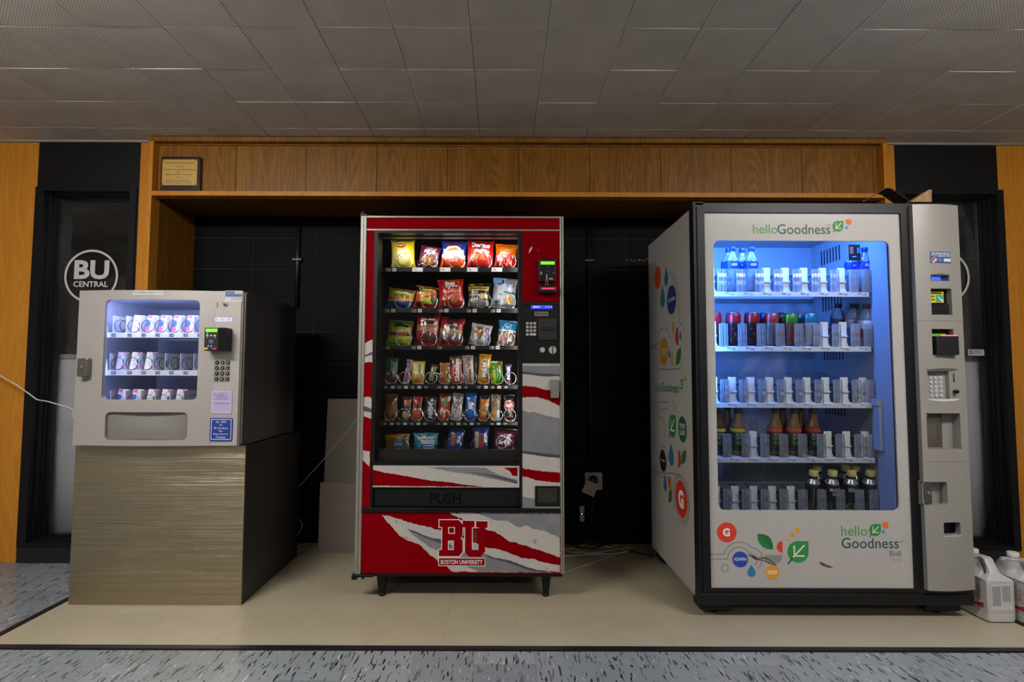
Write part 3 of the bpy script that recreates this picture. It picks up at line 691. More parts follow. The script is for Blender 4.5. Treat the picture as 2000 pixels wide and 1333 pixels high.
# right column
rc = box('column_skin', (.101, XB - .018, RY, RY + .05, 1.422, 1.772), RED, rm)
decal('wrap_chip', [poly(za, [(1575, 380), (1598, 362), (1600, 372), (1585, 405), (1565, 425)]), poly(za, [(1645, 388), (1652, 392), (1648, 402)])], fr, ink('#B9A99C'), rc)
lc = box('column_skin', (.101, XB - .018, RY, RY + .05, .434, 1.124), TORNW, rm)
decal('torn_graphic_red', [jag(poly(zb_, [(1500, 372), (1600, 380), (1740, 412), (1838, 425), (1838, 552), (1740, 500), (1640, 470), (1500, 475)]), .0022, .009, 21),
      jag(poly(zc_, [(1498, 155), (1600, 170), (1700, 185), (1838, 196), (1838, 282), (1740, 270), (1640, 262), (1560, 232), (1498, 228)]), .0022, .009, 22)], fr, RED, lc)
decal('torn_graphic_grey', [jag(poly(zb_, [(1502, 200), (1838, 200), (1838, 285), (1700, 290), (1620, 280), (1502, 265)]), .0015, .009, 23),
      jag(poly(zb_, [(1502, 582), (1560, 605), (1620, 600), (1700, 628), (1838, 660), (1838, 998), (1700, 985), (1502, 955)]), .0022, .009, 24),
      jag(poly(zc_, [(1502, 400), (1560, 412), (1620, 420), (1620, 515), (1502, 515)]), .0015, .009, 25)], fr, TORNG, lc)
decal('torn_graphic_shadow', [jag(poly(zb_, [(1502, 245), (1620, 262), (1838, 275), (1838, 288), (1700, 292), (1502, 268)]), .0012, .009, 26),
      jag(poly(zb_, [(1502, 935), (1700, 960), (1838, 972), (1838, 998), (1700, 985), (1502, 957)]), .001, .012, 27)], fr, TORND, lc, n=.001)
zk = ZM(1000, 460, .2027)
def kb(a0, b0, a1, b1, Y=RY):
    u0, v0 = P(*zk(a0, b1), Y); u1, v1 = P(*zk(a1, b0), Y); return u0, v0, u1, v1
# card reader and scanner on the red panel
def slab(name, r, n0, n1, mat, parent, Y=RY, bev=.002):
    return box(name, (r[0], r[2], Y - n1, Y - n0, r[1], r[3]), mat, parent, bev=bev)
rd = slab('card_reader', kb(252, 232, 418, 455), 0, .022, BLK, rm, bev=.004)
slab('reader_display', kb(272, 260, 406, 290), .022, .0235, glow('#6FBF1E', 1.1), rd, bev=0)
slab('reader_slot', kb(308, 340, 370, 392), .022, .0228, M('#050505', .6), rd, bev=0)
for a in (circ(*P(*zk(338, 311), RY), .0022, 12), circ(*P(*zk(396, 369), RY), .0024, 12), rect(*kb(272, 360, 284, 385)), rect(*kb(352, 420, 390, 432))): decal('reader_mark', [a], FR(RY - .022), ink('#B5B2AA'), rd)
for sgn in (0, 1):
    a, b, c = P(*zk(330, 385), RY), P(*zk(322 + 16 * sgn, 440), RY), P(*zk(320 + 22 * sgn, 492), RY)
    tube('reader_wire', smooth_path([(a[0], RY - .024, a[1]), (b[0], RY - .034, b[1]), (c[0], RY - .02, c[1])], 6), .0011, M('#C9BDB6', .5), rd, 5)
sc_ = slab('card_scanner', kb(252, 490, 424, 565), 0, .035, BLK, rm, bev=.006)
slab('scanner_light', kb(280, 516, 405, 530), .035, .0365, glow('#FF2348', 2.2), sc_, bev=0)
# black control panel
cpn = box('control_panel', (.101, XB - .018, RY, RY + .05, 1.126, 1.420), BLK, rm)
plate('control_bezel', [rect(.101, 1.126, XB - .018, 1.420), rect(.107, 1.140, XB - .026, 1.408)], fr, 0, .006, BLK, cpn)
dsp = slab('display', kb(176, 668, 394, 716), 0, .003, M('#0A0A12', .3), cpn, bev=0)
slab('display_screen', kb(182, 676, 388, 708), .003, .0035, glow('#2430F0', 1.3), dsp, bev=0)
text('SELECT', FR(RY - .0035), kb(202, 682, 272, 700), glow('#C8D0FF', 1.4), dsp, n=.0006)
decal('display_digits', [rect(*kb(a, 684, a + 10, 698)) for a in (322, 348, 372)], FR(RY - .0035), glow('#9AA8FF', 1.0), dsp)
pl = slab('maker_plate', kb(217, 736, 348, 776), 0, .0015, M('#8B8A86', .4, .5), cpn, bev=0)
decal('maker_marks', [rect(*kb(226, 748, 270, 764)), rect(*kb(296, 748, 340, 764))], FR(RY - .0015), ink('#3A3A3A'), pl); decal('maker_mark_red', [rect(*kb(276, 745, 292, 768))], FR(RY - .0015), ink('#8A2A2A'), pl)
KEY = M('#B9B4A9', .45, name='key_grey')
for r_, (b0, b1) in enumerate(((837, 861), (872, 896), (907, 931), (943, 967))):
    for c_, (a0, a1) in enumerate(((135, 160), (170, 196), (206, 232))):
        if r_ == 3 and c_ == 2: continue
        if r_ == 3 and c_ == 1: a1 = 232
        kk = slab('key', kb(a0, b0, a1, b1), 0, .004, KEY, cpn, bev=.0008)
        s = '123456789*0#'[r_ * 3 + c_] if r_ < 3 else ('*' if c_ == 0 else None)
        if s and s != '*': text(s, FR(RY - .004), kb(a0 + 8, b0 + 5, a1 - 8, b1 - 6), ink('#4A4843'), kk, n=.0004)
bv = slab('bill_validator', kb(255, 797, 430, 1012), 0, .008, M('#1B1918', .35), cpn, bev=.003)
slab('bill_slot', kb(275, 890, 415, 914), .008, .014, M('#060606', .3), bv, bev=.002)
knob('coin_return_button', P(*zk(292, 1105), RY), .0132, RY, RY - .006, M('#B9B6B0', .4, .3), cpn)
kn = knob('coin_knob', P(*zk(391, 1107), RY), .0195, RY, RY - .007, M('#B9B6B0', .35, .4), cpn)
slab('coin_slot', kb(386, 1072, 396, 1142), .007, .0076, M('#0A0A0A', .5), kn, bev=0)
lk = PR(1075, 742, 1091, 778, RY)
lh = box('lock_handle', (lk[0], lk[2], RY - .022, RY, lk[1], lk[3]), M('#8D8983', .4, .5), rm, bev=.004)
knob('key_cylinder', P(1083, 760, RY), .0045, RY - .02, RY - .026, M('#B5B1AA', .3, .8), lh, 14)
cr_ = PR(1045, 950, 1093, 989, RY)
cc = plate('coin_cup', [rect(*cr_), rect(cr_[0] + .012, cr_[1] + .010, cr_[2] - .012, cr_[3] - .009)], fr, -.012, .006, BLK, rm)
box('coin_cup_flap', (cr_[0] + .012, cr_[2] - .012, RY - .004, RY - .002, cr_[1] + .02, cr_[3] - .009), M('#2B2823', .4), cc)
box('coin_cup_back', (cr_[0] + .01, cr_[2] - .01, RY - .002, RY, cr_[1] + .008, cr_[3] - .007), M('#0C0C0C', .5), cc)
# hinge at top left, kick bar, legs
boxes('hinge', [(XA - .004, XA + .03, RY - .004, RY + .05, ZB, ZB + .010), (XA, XA + .012, RY, RY + .02, ZB + .010, ZB + .022), (XA + .03, XA + .07, RY + .01, RY + .05, ZB, ZB + .006)], BLK, rm, bev=.001)
box('base_rail', (XA + .02, XB - .01, RY + .004, RY + .10, ZA - .012, ZA + .004), BLK, rm)
boxes('hinge', [(XA - .012, XA + .09, RY - .008, RY + .03, ZA - .014, ZA - .002), (XA - .012, XA + .012, RY - .008, RY + .02, ZA - .026, ZA - .012), (XA + .035, XA + .045, RY - .006, RY + .02, ZA - .024, ZA - .012)], BLK, rm, bev=.002)
def leg(x, y):
    bm = bmesh.new(); tp, bt = .024, .014
    q = [bm.verts.new((x + sx * s, y + sy * s, z)) for s, z in ((bt, .014), (tp, ZA - .01)) for sx, sy in ((-1, -1), (1, -1), (1, 1), (-1, 1))]
    for f in ((0, 1, 2, 3), (4, 5, 6, 7), (0, 1, 5, 4), (1, 2, 6, 5), (2, 3, 7, 6), (3, 0, 4, 7)): bm.faces.new([q[i] for i in f])
    l = link('leg', bm_mesh(bm), BLK, rm)
    place('foot', lathe_mesh([(.015, 0), (.017, .004), (.015, .012), (.009, .015)], 14), BLK, l, (x, y, 0))
for x in (-.572, .220):
    for y in (2.77, 3.33): leg(x, y)

# ---- trays with coils and price tags
def coil_mesh(r, pitch, turns, wire=.0016, name='coil', hand=1):
    pts = []; n = 16
    for i in range(int(turns * n) + 1):
        a = 2 * math.pi * i / n - math.pi / 2; t = i / n
        y = .12 * pitch * t if t < 1 else .12 * pitch + (t - 1) * pitch
        pts.append((r * math.cos(a) * hand, y, r * math.sin(a)))
    bm = bmesh.new(); tube_bm(bm, pts, wire, 5); me = bm_mesh(bm, name, True); return me
TRY = 2.835
rows = [dict(y=527, lip=(522, 531), n=5, nums=[110, 112, 114, 116, 118], cx=[788, 838, 892, 945, 993], cyy=510, r=.0405),
        dict(y=606, lip=(602, 611), n=5, nums=[120, 122, 124, 126, 128], cx=[786, 838, 890, 945, 992], cyy=591, r=.0405),
        dict(y=679, lip=(674, 683), n=5, nums=[130, 132, 134, 136, 138], cx=[787, 837, 888, 942, 990], cyy=662, r=.0405),
        dict(y=752, lip=(752, 760), n=10, nums=list(range(140, 150)), cx=[763 + 26 * i for i in range(10)], cyy=737, r=.0305),
        dict(y=824, lip=(824, 831), n=10, nums=list(range(150, 160)), cx=[761 + 26.1 * i for i in range(10)], cyy=810, r=.0305),
        dict(y=888, lip=None, n=5, nums=[], cx=[780, 831, 884, 935, 987], cyy=872, r=.0405)]
CB = coil_mesh(.0405, .085, 4); CS = coil_mesh(.0305, .058, 5)
TAGW = M('#C9C7C2', .5, name='price_tag'); TAGD = M('#15171C', .4)
FLOORS = []
for ri, R_ in enumerate(rows):
    zf = P(880, R_['y'], TRY + .02)[1]; FLOORS.append(zf)
    tr = box('tray', (-.640, .096, TRY + .004, 3.34, zf - .006, zf), DARK, rm)
    if R_['lip']:
        l0, l1 = P(880, R_['lip'][1], TRY)[1], P(880, R_['lip'][0], TRY)[1]
        box('tray_lip', (-.640, .096, TRY, TRY + .004, l0, min(l1, zf + .008)), M('#101114', .4, spec=.3), tr)
    w_ = .0 
    for c, x in enumerate(R_['cx']):
        X = P(x, R_['cyy'], TRY)[0]
        me = CB if R_['r'] > .035 else CS
        o = place('coil', me, CHROME, tr, (X, TRY + .008, zf + R_['r'] + .003))
        if R_['nums']:
            tx = x - 33 if R_['n'] == 5 else x - 12
            a = PR(tx, R_['lip'][1] - .5, tx + (8 if R_['n'] == 5 else 6), R_['lip'][0] + 2.5, TRY)
            sticker = ri == 0 and c > 0
            if sticker:
                b = PR(tx, R_['lip'][1], tx + 21, R_['lip'][0] + 1, TRY); pt_ = decal('price_tag', [rect(*b)], FR(TRY), TAGW, tr, n=.0012)
                text(str(R_['nums'][c]), FR(TRY), (b[0] + .003, b[1] + (b[3] - b[1]) * .25, b[0] + .022, b[3] - (b[3] - b[1]) * .25), ink('#3C4050'), pt_, name='slot_number', n=.002)
            else:
                text(str(R_['nums'][c]), FR(TRY), a, ink('#BDB9B0'), tr, name='slot_number', n=.0012, bold=.01)
                if (ri, c) not in ((3, 3), (3, 6), (3, 9), (4, 3), (4, 7), (4, 9), (2, 0), (2, 2)):
                    b = PR(tx + 11, R_['lip'][1] - .5, tx + (19 if R_['n'] == 5 else 18), R_['lip'][0] + 2, TRY)
                    if R_['n'] == 10: b = PR(tx + 12.5, R_['lip'][1] - .5, tx + 19.5, R_['lip'][0] + 2.2, TRY)
                    pt_ = decal('price_tag', [rect(*b)], FR(TRY), TAGW, tr, n=.0012)
                    decal('tag_print', [rect(b[0] + .003, b[1] + (b[3] - b[1]) * .35, b[2] - .003, b[3] - (b[3] - b[1]) * .35)], FR(TRY), ink('#7C7C7E'), pt_, n=.002)
    if R_['n'] == 10:
        for c in range(11):
            X = P(R_['cx'][0] + 26.05 * (c - .5), R_['cyy'], TRY)[0]
            if X < .09: box('tray_divider', (X - .0008, X + .0008, TRY + .01, 3.3, zf, zf + .03), DARK, tr)
    else:
        for c in range(1, 5):
            X = (P(R_['cx'][c - 1], 600, TRY)[0] + P(R_['cx'][c], 600, TRY)[0]) / 2
            box('tray_divider', (X - .0008, X + .0008, TRY + .01, 3.3, zf, zf + .05), DARK, tr)
# mechanism strip on the left bay wall, its yellow light put into the colour
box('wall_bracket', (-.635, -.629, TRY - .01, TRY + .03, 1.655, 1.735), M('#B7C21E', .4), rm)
for zz in (1.60, 1.40, 1.22): box('wall_bracket', (-.640, -.622, TRY + .01, TRY + .03, zz, zz + .03), M('#6E6A60', .4, .5), rm)
lamp = bpy.data.lights.new('snack_lamp', 'AREA'); lamp.shape = 'RECTANGLE'; lamp.size = .62; lamp.size_y = .02; lamp.energy = 1.3; lamp.color = (1, .97, .92)
part_light('lamp', lamp, (-.26, RY + .075, 1.752), rm, (math.radians(18), 0, 0))

for xx, rz_ in ((-.612, -50), (.082, 50)):  # unseen strips added behind the frame to brighten the lower trays
    l2 = bpy.data.lights.new('snack_side_fill', 'AREA'); l2.shape = 'RECTANGLE'; l2.size = .012; l2.size_y = 1.0; l2.energy = 2.3; l2.color = (1, .97, .92)
    part_light('fill_strip', l2, (xx, RY + .06, 1.24), rm, (math.radians(90), 0, math.radians(rz_)))

# ---------------------------------------------------------------- snacks
def REG(u0, v0, u1, v1): return lambda u, v: u0 <= u <= u1 and v0 <= v <= v1
def ELL(cu, cv, ru, rv): return lambda u, v: ((u - cu) / ru) ** 2 + ((v - cv) / rv) ** 2 <= 1
def BLOB(cu, cv, ru, rv, s=0): return lambda u, v: ((u - cu) / ru) ** 2 + ((v - cv) / rv) ** 2 <= 1 + .7 * noise.noise(Vector((u * 3.1 + s, v * 6.2, s)))
def SPOT(th, sc, s, u0=-1, v0=0, u1=1, v1=1): return lambda u, v: u0 <= u <= u1 and v0 <= v <= v1 and noise.noise(Vector((u * sc + s, v * sc * 1.3, s * 2.7))) > th
def WAVE(v0, a, k, ph=0, below=True): return lambda u, v: (v < v0 + a * math.sin(k * u + ph)) == below
def bag_mesh(w_, h_, t_, shapes, base, seed, puff=.5, nx=54, nz=68, seal=.055):
    rnd = random.Random(seed); so = rnd.uniform(0, 50)
    mats = [foil(base)]; idx = []
    for c, f in shapes:
        m = foil(c)
        if m not in mats: mats.append(m)
        idx.append((mats.index(m), f))
    def surf(u, v):
        e = min(v, 1 - v); s = max(0, min(1, (e - seal) / .26)); s = math.sin(s * math.pi / 2) ** .75
        b = max(0, 1 - abs(u) ** 2.6) ** .8
        wr = noise.noise(Vector((u * 2.2 + so, v * 2.6, so))) * .16 + noise.noise(Vector((u * 6 + so, v * 5, so * 1.3))) * .07
        crease = .10 * math.cos(u * 7 + so) * max(0, 1 - abs(e - .12) * 8)
        return t_ / 2 * (s * b * (1 + wr) + crease * b * (1 if e > seal else .15)) + .0004
    def xz(u, v):
        e = min(v, 1 - v); s = max(0, min(1, (e - seal) / .2)); pin = 1 - .075 * s * puff * 2
        return u * w_ / 2 * pin * (1 + .02 * noise.noise(Vector((u, v * 4, so)))), v * h_ + .004 * h_ / .15 * noise.noise(Vector((u * 2.5, v, so + 3)))
    bm = bmesh.new(); G = [{}, {}]
    for sd in (0, 1):
        for i in range(nx + 1):
            for j in range(nz + 1):
                u, v = 2 * i / nx - 1, j / nz
                edge = i in (0, nx) or j in (0, nz)
                if sd and edge: G[1][i, j] = G[0][i, j]; continue
                x, z = xz(u, v); y = surf(u, v) * (1 if sd else -1)
                if j in (0, nz) and i % 2: z += .0012 * (1 if j == 0 else -1)
                if edge and j not in (0, nz): y = 0
                G[sd][i, j] = bm.verts.new((x, y, z))
        for i in range(nx):
            for j in range(nz):
                q = (G[sd][i, j], G[sd][i + 1, j], G[sd][i + 1, j + 1], G[sd][i, j + 1])
                f = bm.faces.new(q if not sd else q[::-1]); f.smooth = True
                u, v = 2 * (i + .5) / nx - 1, (j + .5) / nz
                for mi, fn in idx:
                    if sd == 0 and fn(u, v): f.material_index = mi
    me = bpy.data.meshes.new('bag'); bm.to_mesh(me); bm.free()
    for m in mats: me.materials.append(m)
    def fr_(u, v, n):
        x, z = xz(u, v); return (x, -surf(u, v) - n, z)
    return me, fr_
def bag(name, label, cat, row, bb, roll, base, shapes=(), texts=(), t_=None, lean=8, dy=0, group=None, puff=.5, nx=54, nz=68):
    Y = TRY + .045 + dy
    a, b = P(bb[0], bb[3], Y), P(bb[2], bb[1], Y); W_, H_ = b[0] - a[0], b[1] - a[1]
    r = abs(math.radians(roll)); c, s = math.cos(r), math.sin(r); D = c * c - s * s
    w_, h_ = (W_ * c - H_ * s) / D, (H_ * c - W_ * s) / D
    me, fr_ = bag_mesh(w_, h_, t_ or min(.05, w_ * .38), shapes, base, hash_(label), puff, nx, nz)
    o = link(name, me, None); tag(o, label, cat, group or 'snacks on the tray row %d' % (row + 1))
    zf = FLOORS[row]
    rr = math.radians(roll)
    # base centre so that the rolled outline fills the pixel box
    X0 = (a[0] + b[0]) / 2 - h_ / 2 * math.sin(rr)
    o.rotation_euler = (math.radians(-lean), rr, 0)
    o.location = (X0, Y + .0, max(zf + .001 + w_ / 2 * s, a[1] + w_ / 2 * s))
    for ti, tx in enumerate(texts):
        s_, bx, colr = tx[:3]; kw = dict(tx[3]) if len(tx) > 3 else {}
        text(s_, fr_, bx, ink(colr), o, n=.0011 + .0004 * ti, sub=2, **kw)
    return o
def hash_(s): return sum((i + 1) * ord(c) for i, c in enumerate(s)) % 9973
GR = ['snacks on the top tray', 'snacks on the second tray', 'snacks on the third tray', 'bars on the fourth tray', 'bars on the fifth tray', 'snacks on the bottom tray']
def SN(row, name, label, cat, bb, roll, base, shapes=(), texts=(), **k): return bag(name, label, cat, row, bb, roll, base, shapes, texts, group=GR[row], **k)
B_ = lambda b, **k: dict(bold=b, **k)
# top tray
SN(0, 'chip_bag', 'bright yellow potato chip bag with red oval badge on the top tray', 'chip bag', (760, 462, 813, 527), -3, '#E3CF12',
   [('#D8C98A', BLOB(-.7, .35, .4, .28, 2)), ('#CDB763', ELL(.3, .95, .7, .1)), ('#D9CB9A', ELL(-.75, .93, .35, .08)), ('#E9DDA0', BLOB(.05, .25, .4, .14, 5)), ('#F1E9C8', ELL(-.1, .71, .46, .085)), ('#B5121B', ELL(-.1, .71, .43, .075))],
   [("Lay's", (-.42, .67, .22, .755), '#F4EFE6', B_(.03, shear=.25)), ('CLASSIC', (-.35, .545, .15, .57), '#6B5A12')])
SN(0, 'pretzel_bag', 'small purple pretzel bag tilted on the top tray', 'pretzel bag', (814, 479, 862, 530), 9, '#7E1650',
   [('#4A1030', REG(-1, 0, 1, .14)), ('#E8E2DA', WAVE(.16, .03, 9)), ('#5A1033', WAVE(.12, .03, 9)), ('#C79A55', BLOB(0, .33, .6, .16, 4)), ('#8A5A28', SPOT(.15, 4, 3, -.6, .22, .6, .44)), ('#E5DCC2', ELL(.1, .86, .55, .07))],
   [("SNYDER'S", (-.34, .82, .5, .89), '#3A2A20', B_(.02)), ('PIECES', (-.55, .62, .6, .78), '#F2EEE8', B_(.04))])
SN(0, 'chip_bag', 'blue white and orange ridged chip bag on the top tray', 'chip bag', (859, 468, 912, 528), 2, '#E4E6EA',
   [('#1C4FA8', lambda u, v: v > .62 + .10 * abs(u) ** 2 or (abs(u) > .85 and v > .5)), ('#E9E9EC', ELL(0, .6, .68, .2)), ('#C99A55', BLOB(0, .62, .5, .09, 6)), ('#DDB878', SPOT(.2, 5, 7, -.5, .55, .5, .7)), ('#E0591A', WAVE(.36, .03, 4)), ('#C94413', WAVE(.10, .03, 6))],
   [('RUFFLES', (-.68, .78, .62, .93), '#8E1730', B_(.05)), ('CHEDDAR', (-.35, .3, .45, .36), '#F3E9DC', B_(.02)), ('& SOUR', (-.3, .22, .4, .28), '#F3E9DC', B_(.02))])
SN(0, 'tortilla_chip_bag', 'red tortilla chip bag with two orange chips printed on it', 'chip bag', (910, 468, 966, 528), 1, '#C01A1E',
   [('#8E1114', REG(-1, 0, 1, .13)), ('#E28A2B', lambda u, v: abs(u + .42) < .28 * (v - .3) / .18 and .3 < v < .5), ('#E28A2B', lambda u, v: abs(u - .15) < .3 * (.52 - v) / .2 and .32 < v < .52), ('#1B1014', lambda u, v: abs(u + .1) < .28 * (v - .55) / .3 and .56 < v < .86)],
   [('Doritos', (-.66, .72, .72, .9), '#F4F1EC', B_(.05)), ('NACHO CHEESE', (.1, .58, .7, .63), '#F2D9D0', {})])
SN(0, 'cheese_puff_bag', 'orange and red cheese puff bag at the end of the top tray', 'chip bag', (964, 474, 1012, 528), 4, '#E8750F',
   [('#C21A12', WAVE(.5, .06, 5)), ('#E6DCD2', SPOT(.22, 4, 11, -.9, .1, .8, .52)), ('#E2601A', SPOT(.25, 5, 13, -.9, .05, .9, .5)), ('#A80F10', REG(-1, 0, 1, .1))],
   [('Cheetos', (-.62, .64, .75, .8), '#17110E', B_(.06, shear=.2)), ('Cheetos', (-.6, .65, .73, .79), '#F2B21D', B_(.0, shear=.2, n=.002) if False else B_(.0, shear=.2))])
# second tray
SN(1, 'veggie_tortilla_bag', 'yellow and blue tortilla chip bag with green lettering', 'chip bag', (753, 561, 813, 607), 8, '#D7B412',
   [('#B98A1C', REG(-1, .88, 1, 1)), ('#C9CF58', BLOB(-.1, .8, .5, .1, 3)), ('#2F7A36', BLOB(-.75, .42, .25, .1, 2)), ('#C6582A', BLOB(-.4, .42, .35, .07, 5)), ('#D2A24F', BLOB(.5, .4, .4, .16, 7)), ('#1E4C93', lambda u, v: v < .34 + .08 * u), ('#2C64B0', SPOT(.2, 3, 4, -.9, 0, .9, .3)), ('#7C8BC2', REG(.45, .8, .8, .9))],
   [('VEGGIE', (-.6, .66, .45, .76), '#1F7A3C', B_(.02)), ('TORTILLA', (-.8, .54, .7, .65), '#27412B', B_(.02))])
SN(1, 'jalapeno_puff_bag', 'multicoloured cheese puff bag with yellow lettering on the second tray', 'chip bag', (807, 556, 858, 605), 7, '#C9601E',
   [('#A8241A', REG(-1, 0, 1, .22)), ('#C4C23A', BLOB(.1, .3, .7, .14, 3)), ('#E6E2C6', SPOT(.2, 4, 6, -.5, .2, .6, .5)), ('#3C6A2A', BLOB(.75, .4, .3, .2, 8)), ('#E0B02A', BLOB(0, .62, .9, .07, 2)), ('#B51A1C', REG(.4, .5, .9, .68)), ('#1C1512', WAVE(.74, .04, 3, 0, False)), ('#B8602A', REG(-1, .92, 1, 1))],
   [('Cheetos', (-.75, .76, .8, .92), '#E7CC48', B_(.05, shear=.15))])
SN(1, 'whole_grain_chip_bag', 'tall red whole grain chip bag with yellow sun on the second tray', 'chip bag', (853, 543, 908, 605), -3, '#B81E1F',
   [('#7E1014', REG(-1, 0, 1, .06)), ('#E9A92C', lambda u, v: .9 < ((u - .2) / .42) ** 2 + ((v - .83) / .11) ** 2 < 1.35 and v > .8), ('#C98A4A', BLOB(.3, .28, .34, .12, 2)), ('#A86A30', SPOT(.2, 6, 9, 0, .16, .6, .38)), ('#D04048', BLOB(.75, .34, .25, .1, 4)), ('#C9A06A', BLOB(-.5, .3, .15, .04, 6)), ('#E6D9CC', BLOB(-.55, .14, .14, .06, 3))],
   [('Sun', (-.45, .76, .35, .93), '#F6F2EA', B_(.06)), ('CHIPS', (-.4, .69, .6, .75), '#F6F2EA', B_(.04)), ('100% WHOLE GRAIN', (-.6, .59, .5, .63), '#E2A13A', {}), ('HARVEST', (-.65, .5, .7, .57), '#E9C8C2', {})])
SN(1, 'popcorn_bag', 'black popcorn bag with yellow banner on the second tray', 'popcorn bag', (912, 552, 959, 604), 0, '#1B1B1F',
   [('#D9BE1B', REG(-.95, .68, .85, .84)), ('#8E8A80', BLOB(0, .2, .9, .16, 3)), ('#B9B4A6', SPOT(.2, 3, 5, -.9, .1, .9, .38)), ('#D8C27A', BLOB(.45, .46, .4, .1, 7)), ('#C8B020', ELL(-.55, .92, .25, .04)), ('#7A5A38', ELL(.1, .93, .25, .05))],
   [('Smartfood', (-.85, .71, .75, .82), '#1B1812', B_(.03, shear=.2)), ('WHITE', (-.75, .56, -.1, .63), '#C9C7C0', B_(.02)), ('CHEDDAR', (-.85, .47, .05, .54), '#C9C7C0', B_(.02))])
SN(1, 'kettle_chip_bag', 'grey white kettle chip bag with lighthouse print on the second tray', 'chip bag', (958, 540, 1012, 605), 5, '#AEB2BA',
   [('#6D6A66', REG(-1, .93, 1, 1)), ('#8FB0D6', lambda u, v: u < .1 and v > .72), ('#5F1F2A', REG(-.3, .78, -.12, .92)), ('#7A3A34', REG(-.6, .72, -.3, .8)), ('#3F7A52', BLOB(.4, .5, .5, .04, 3)), ('#B98A3E', BLOB(.45, .26, .35, .1, 6)), ('#CBA55A', SPOT(.2, 5, 8, .1, .17, .8, .35)), ('#5C6A8A', REG(-.8, .16, -.4, .22)), ('#7C7F86', BLOB(.5, .08, .5, .06, 2))],
   [('CAPE', (.02, .78, .85, .88), '#1F2A4A', B_(.02)), ('COD', (.15, .68, .85, .77), '#1F2A4A', B_(.02)), ('Original', (-.55, .4, .0, .45), '#4A4F5C', {})])
# third tray
SN(2, 'sour_candy_bag', 'yellow green sour candy bag with green and orange lettering', 'candy bag', (753, 623, 808, 679), 5, '#B9BD17',
   [('#3F6E1C', REG(-1, .86, 1, 1)), ('#57B51E', REG(-1, 0, 1, .1)), ('#1B1A12', BLOB(.1, .75, .75, .1, 4)), ('#1B1A12', BLOB(.05, .45, .8, .1, 9)), ('#B5322A', REG(.62, .74, .95, .86)), ('#D9D28A', SPOT(.25, 4, 3, -.7, .12, .6, .3)), ('#8E3A3A', BLOB(.3, .4, .3, .05, 6))],
   [('SOUR', (-.5, .6, .55, .73), '#4FC02A', B_(.05)), ('PATCH', (-.7, .46, .6, .58), '#E0811D', B_(.05)), ('KIDS', (-.2, .36, .45, .44), '#C94A3A', B_(.04))])
SN(2, 'jerky_bag', 'upright red beef jerky bag with tan band and black badge', 'jerky bag', (810, 607, 860, 678), 2, '#AE1A1C',
   [('#1B1512', REG(-.45, .87, .45, 1)), ('#1E1614', ELL(-.02, .72, .56, .12)), ('#B98A50', REG(-1, .44, 1, .6)), ('#6A1512', BLOB(.1, .24, .7, .14, 4)), ('#3F0E0C', SPOT(.15, 4, 6, -.7, .1, .8, .36))],
   [('80 CALORIES', (-.35, .9, .35, .93), '#8A7A6C', {}), ("JACK LINK'S", (-.62, .71, .62, .78), '#F0ECE6', B_(.04, shear=.1)), ('BEEF TENDER BITES', (-.75, .53, .75, .57), '#4A2A16', B_(.02)), ('ORIGINAL', (-.3, .47, .3, .5), '#4A2A16', {}), ('V', (-.18, .6, .14, .68), '#B51A1C', B_(.02))])
SN(2, 'jerky_bag', 'slumped red and tan jerky bag with crumpled grey window leaning forward', 'jerky bag', (853, 626, 909, 688), 7, '#A11A1C',
   [('#1B1512', REG(-.4, .86, .45, 1)), ('#211816', BLOB(.05, .68, .55, .12, 3)), ('#D6D6DC', SPOT(.18, 3, 4, -.4, .3, .7, .78)), ('#B98F50', REG(-1, .42, 1, .58)), ('#6E626C', REG(-1, .18, 1, .42)), ('#E1DCE0', SPOT(.34, 4, 8, -.8, .2, .8, .6)), ('#A81C20', REG(-1, 0, 1, .18))],
   [("JACK LINK'S", (-.5, .67, .55, .73), '#D9D4D0', B_(.02, shear=.1)), ('80 CALORIES', (-.3, .9, .38, .93), '#8A7A6C', {})])
SN(2, 'pastry_pack', 'silver clear wrapped round pastry with blue side print', 'pastry', (914, 630, 963, 680), 10, '#B4B2B4',
   [('#8E5A2C', ELL(-.2, .55, .42, .3)), ('#B97A3A', ELL(-.25, .5, .26, .22)), ('#D8D4D6', SPOT(.22, 4, 5)), ('#2B4CA0', REG(.45, .25, .85, .75)), ('#A3222C', REG(.4, .72, .7, .86)), ('#D8D8DE', SPOT(.25, 6, 9, .3, .2, .9, .8))], t_=.04)
SN(2, 'cookie_pouch', 'blue topped pouch showing brown and white bites', 'snack pouch', (969, 624, 1012, 680), 6, '#9A8078',
   [('#2C7FA8', REG(-1, .6, 1, 1)), ('#C9DCE4', ELL(0, .8, .42, .07)), ('#2C7FA8', ELL(0, .8, .36, .055)), ('#B9C6CE', lambda u, v: .54 < v < .62), ('#4A2C28', SPOT(.12, 6, 4, -1, 0, 1, .54)), ('#D9C4BA', SPOT(.25, 6, 8, -1, 0, 1, .54))],
   [('SNACKS', (-.28, .785, .28, .815), '#E6EEF0', {})] if False else [])
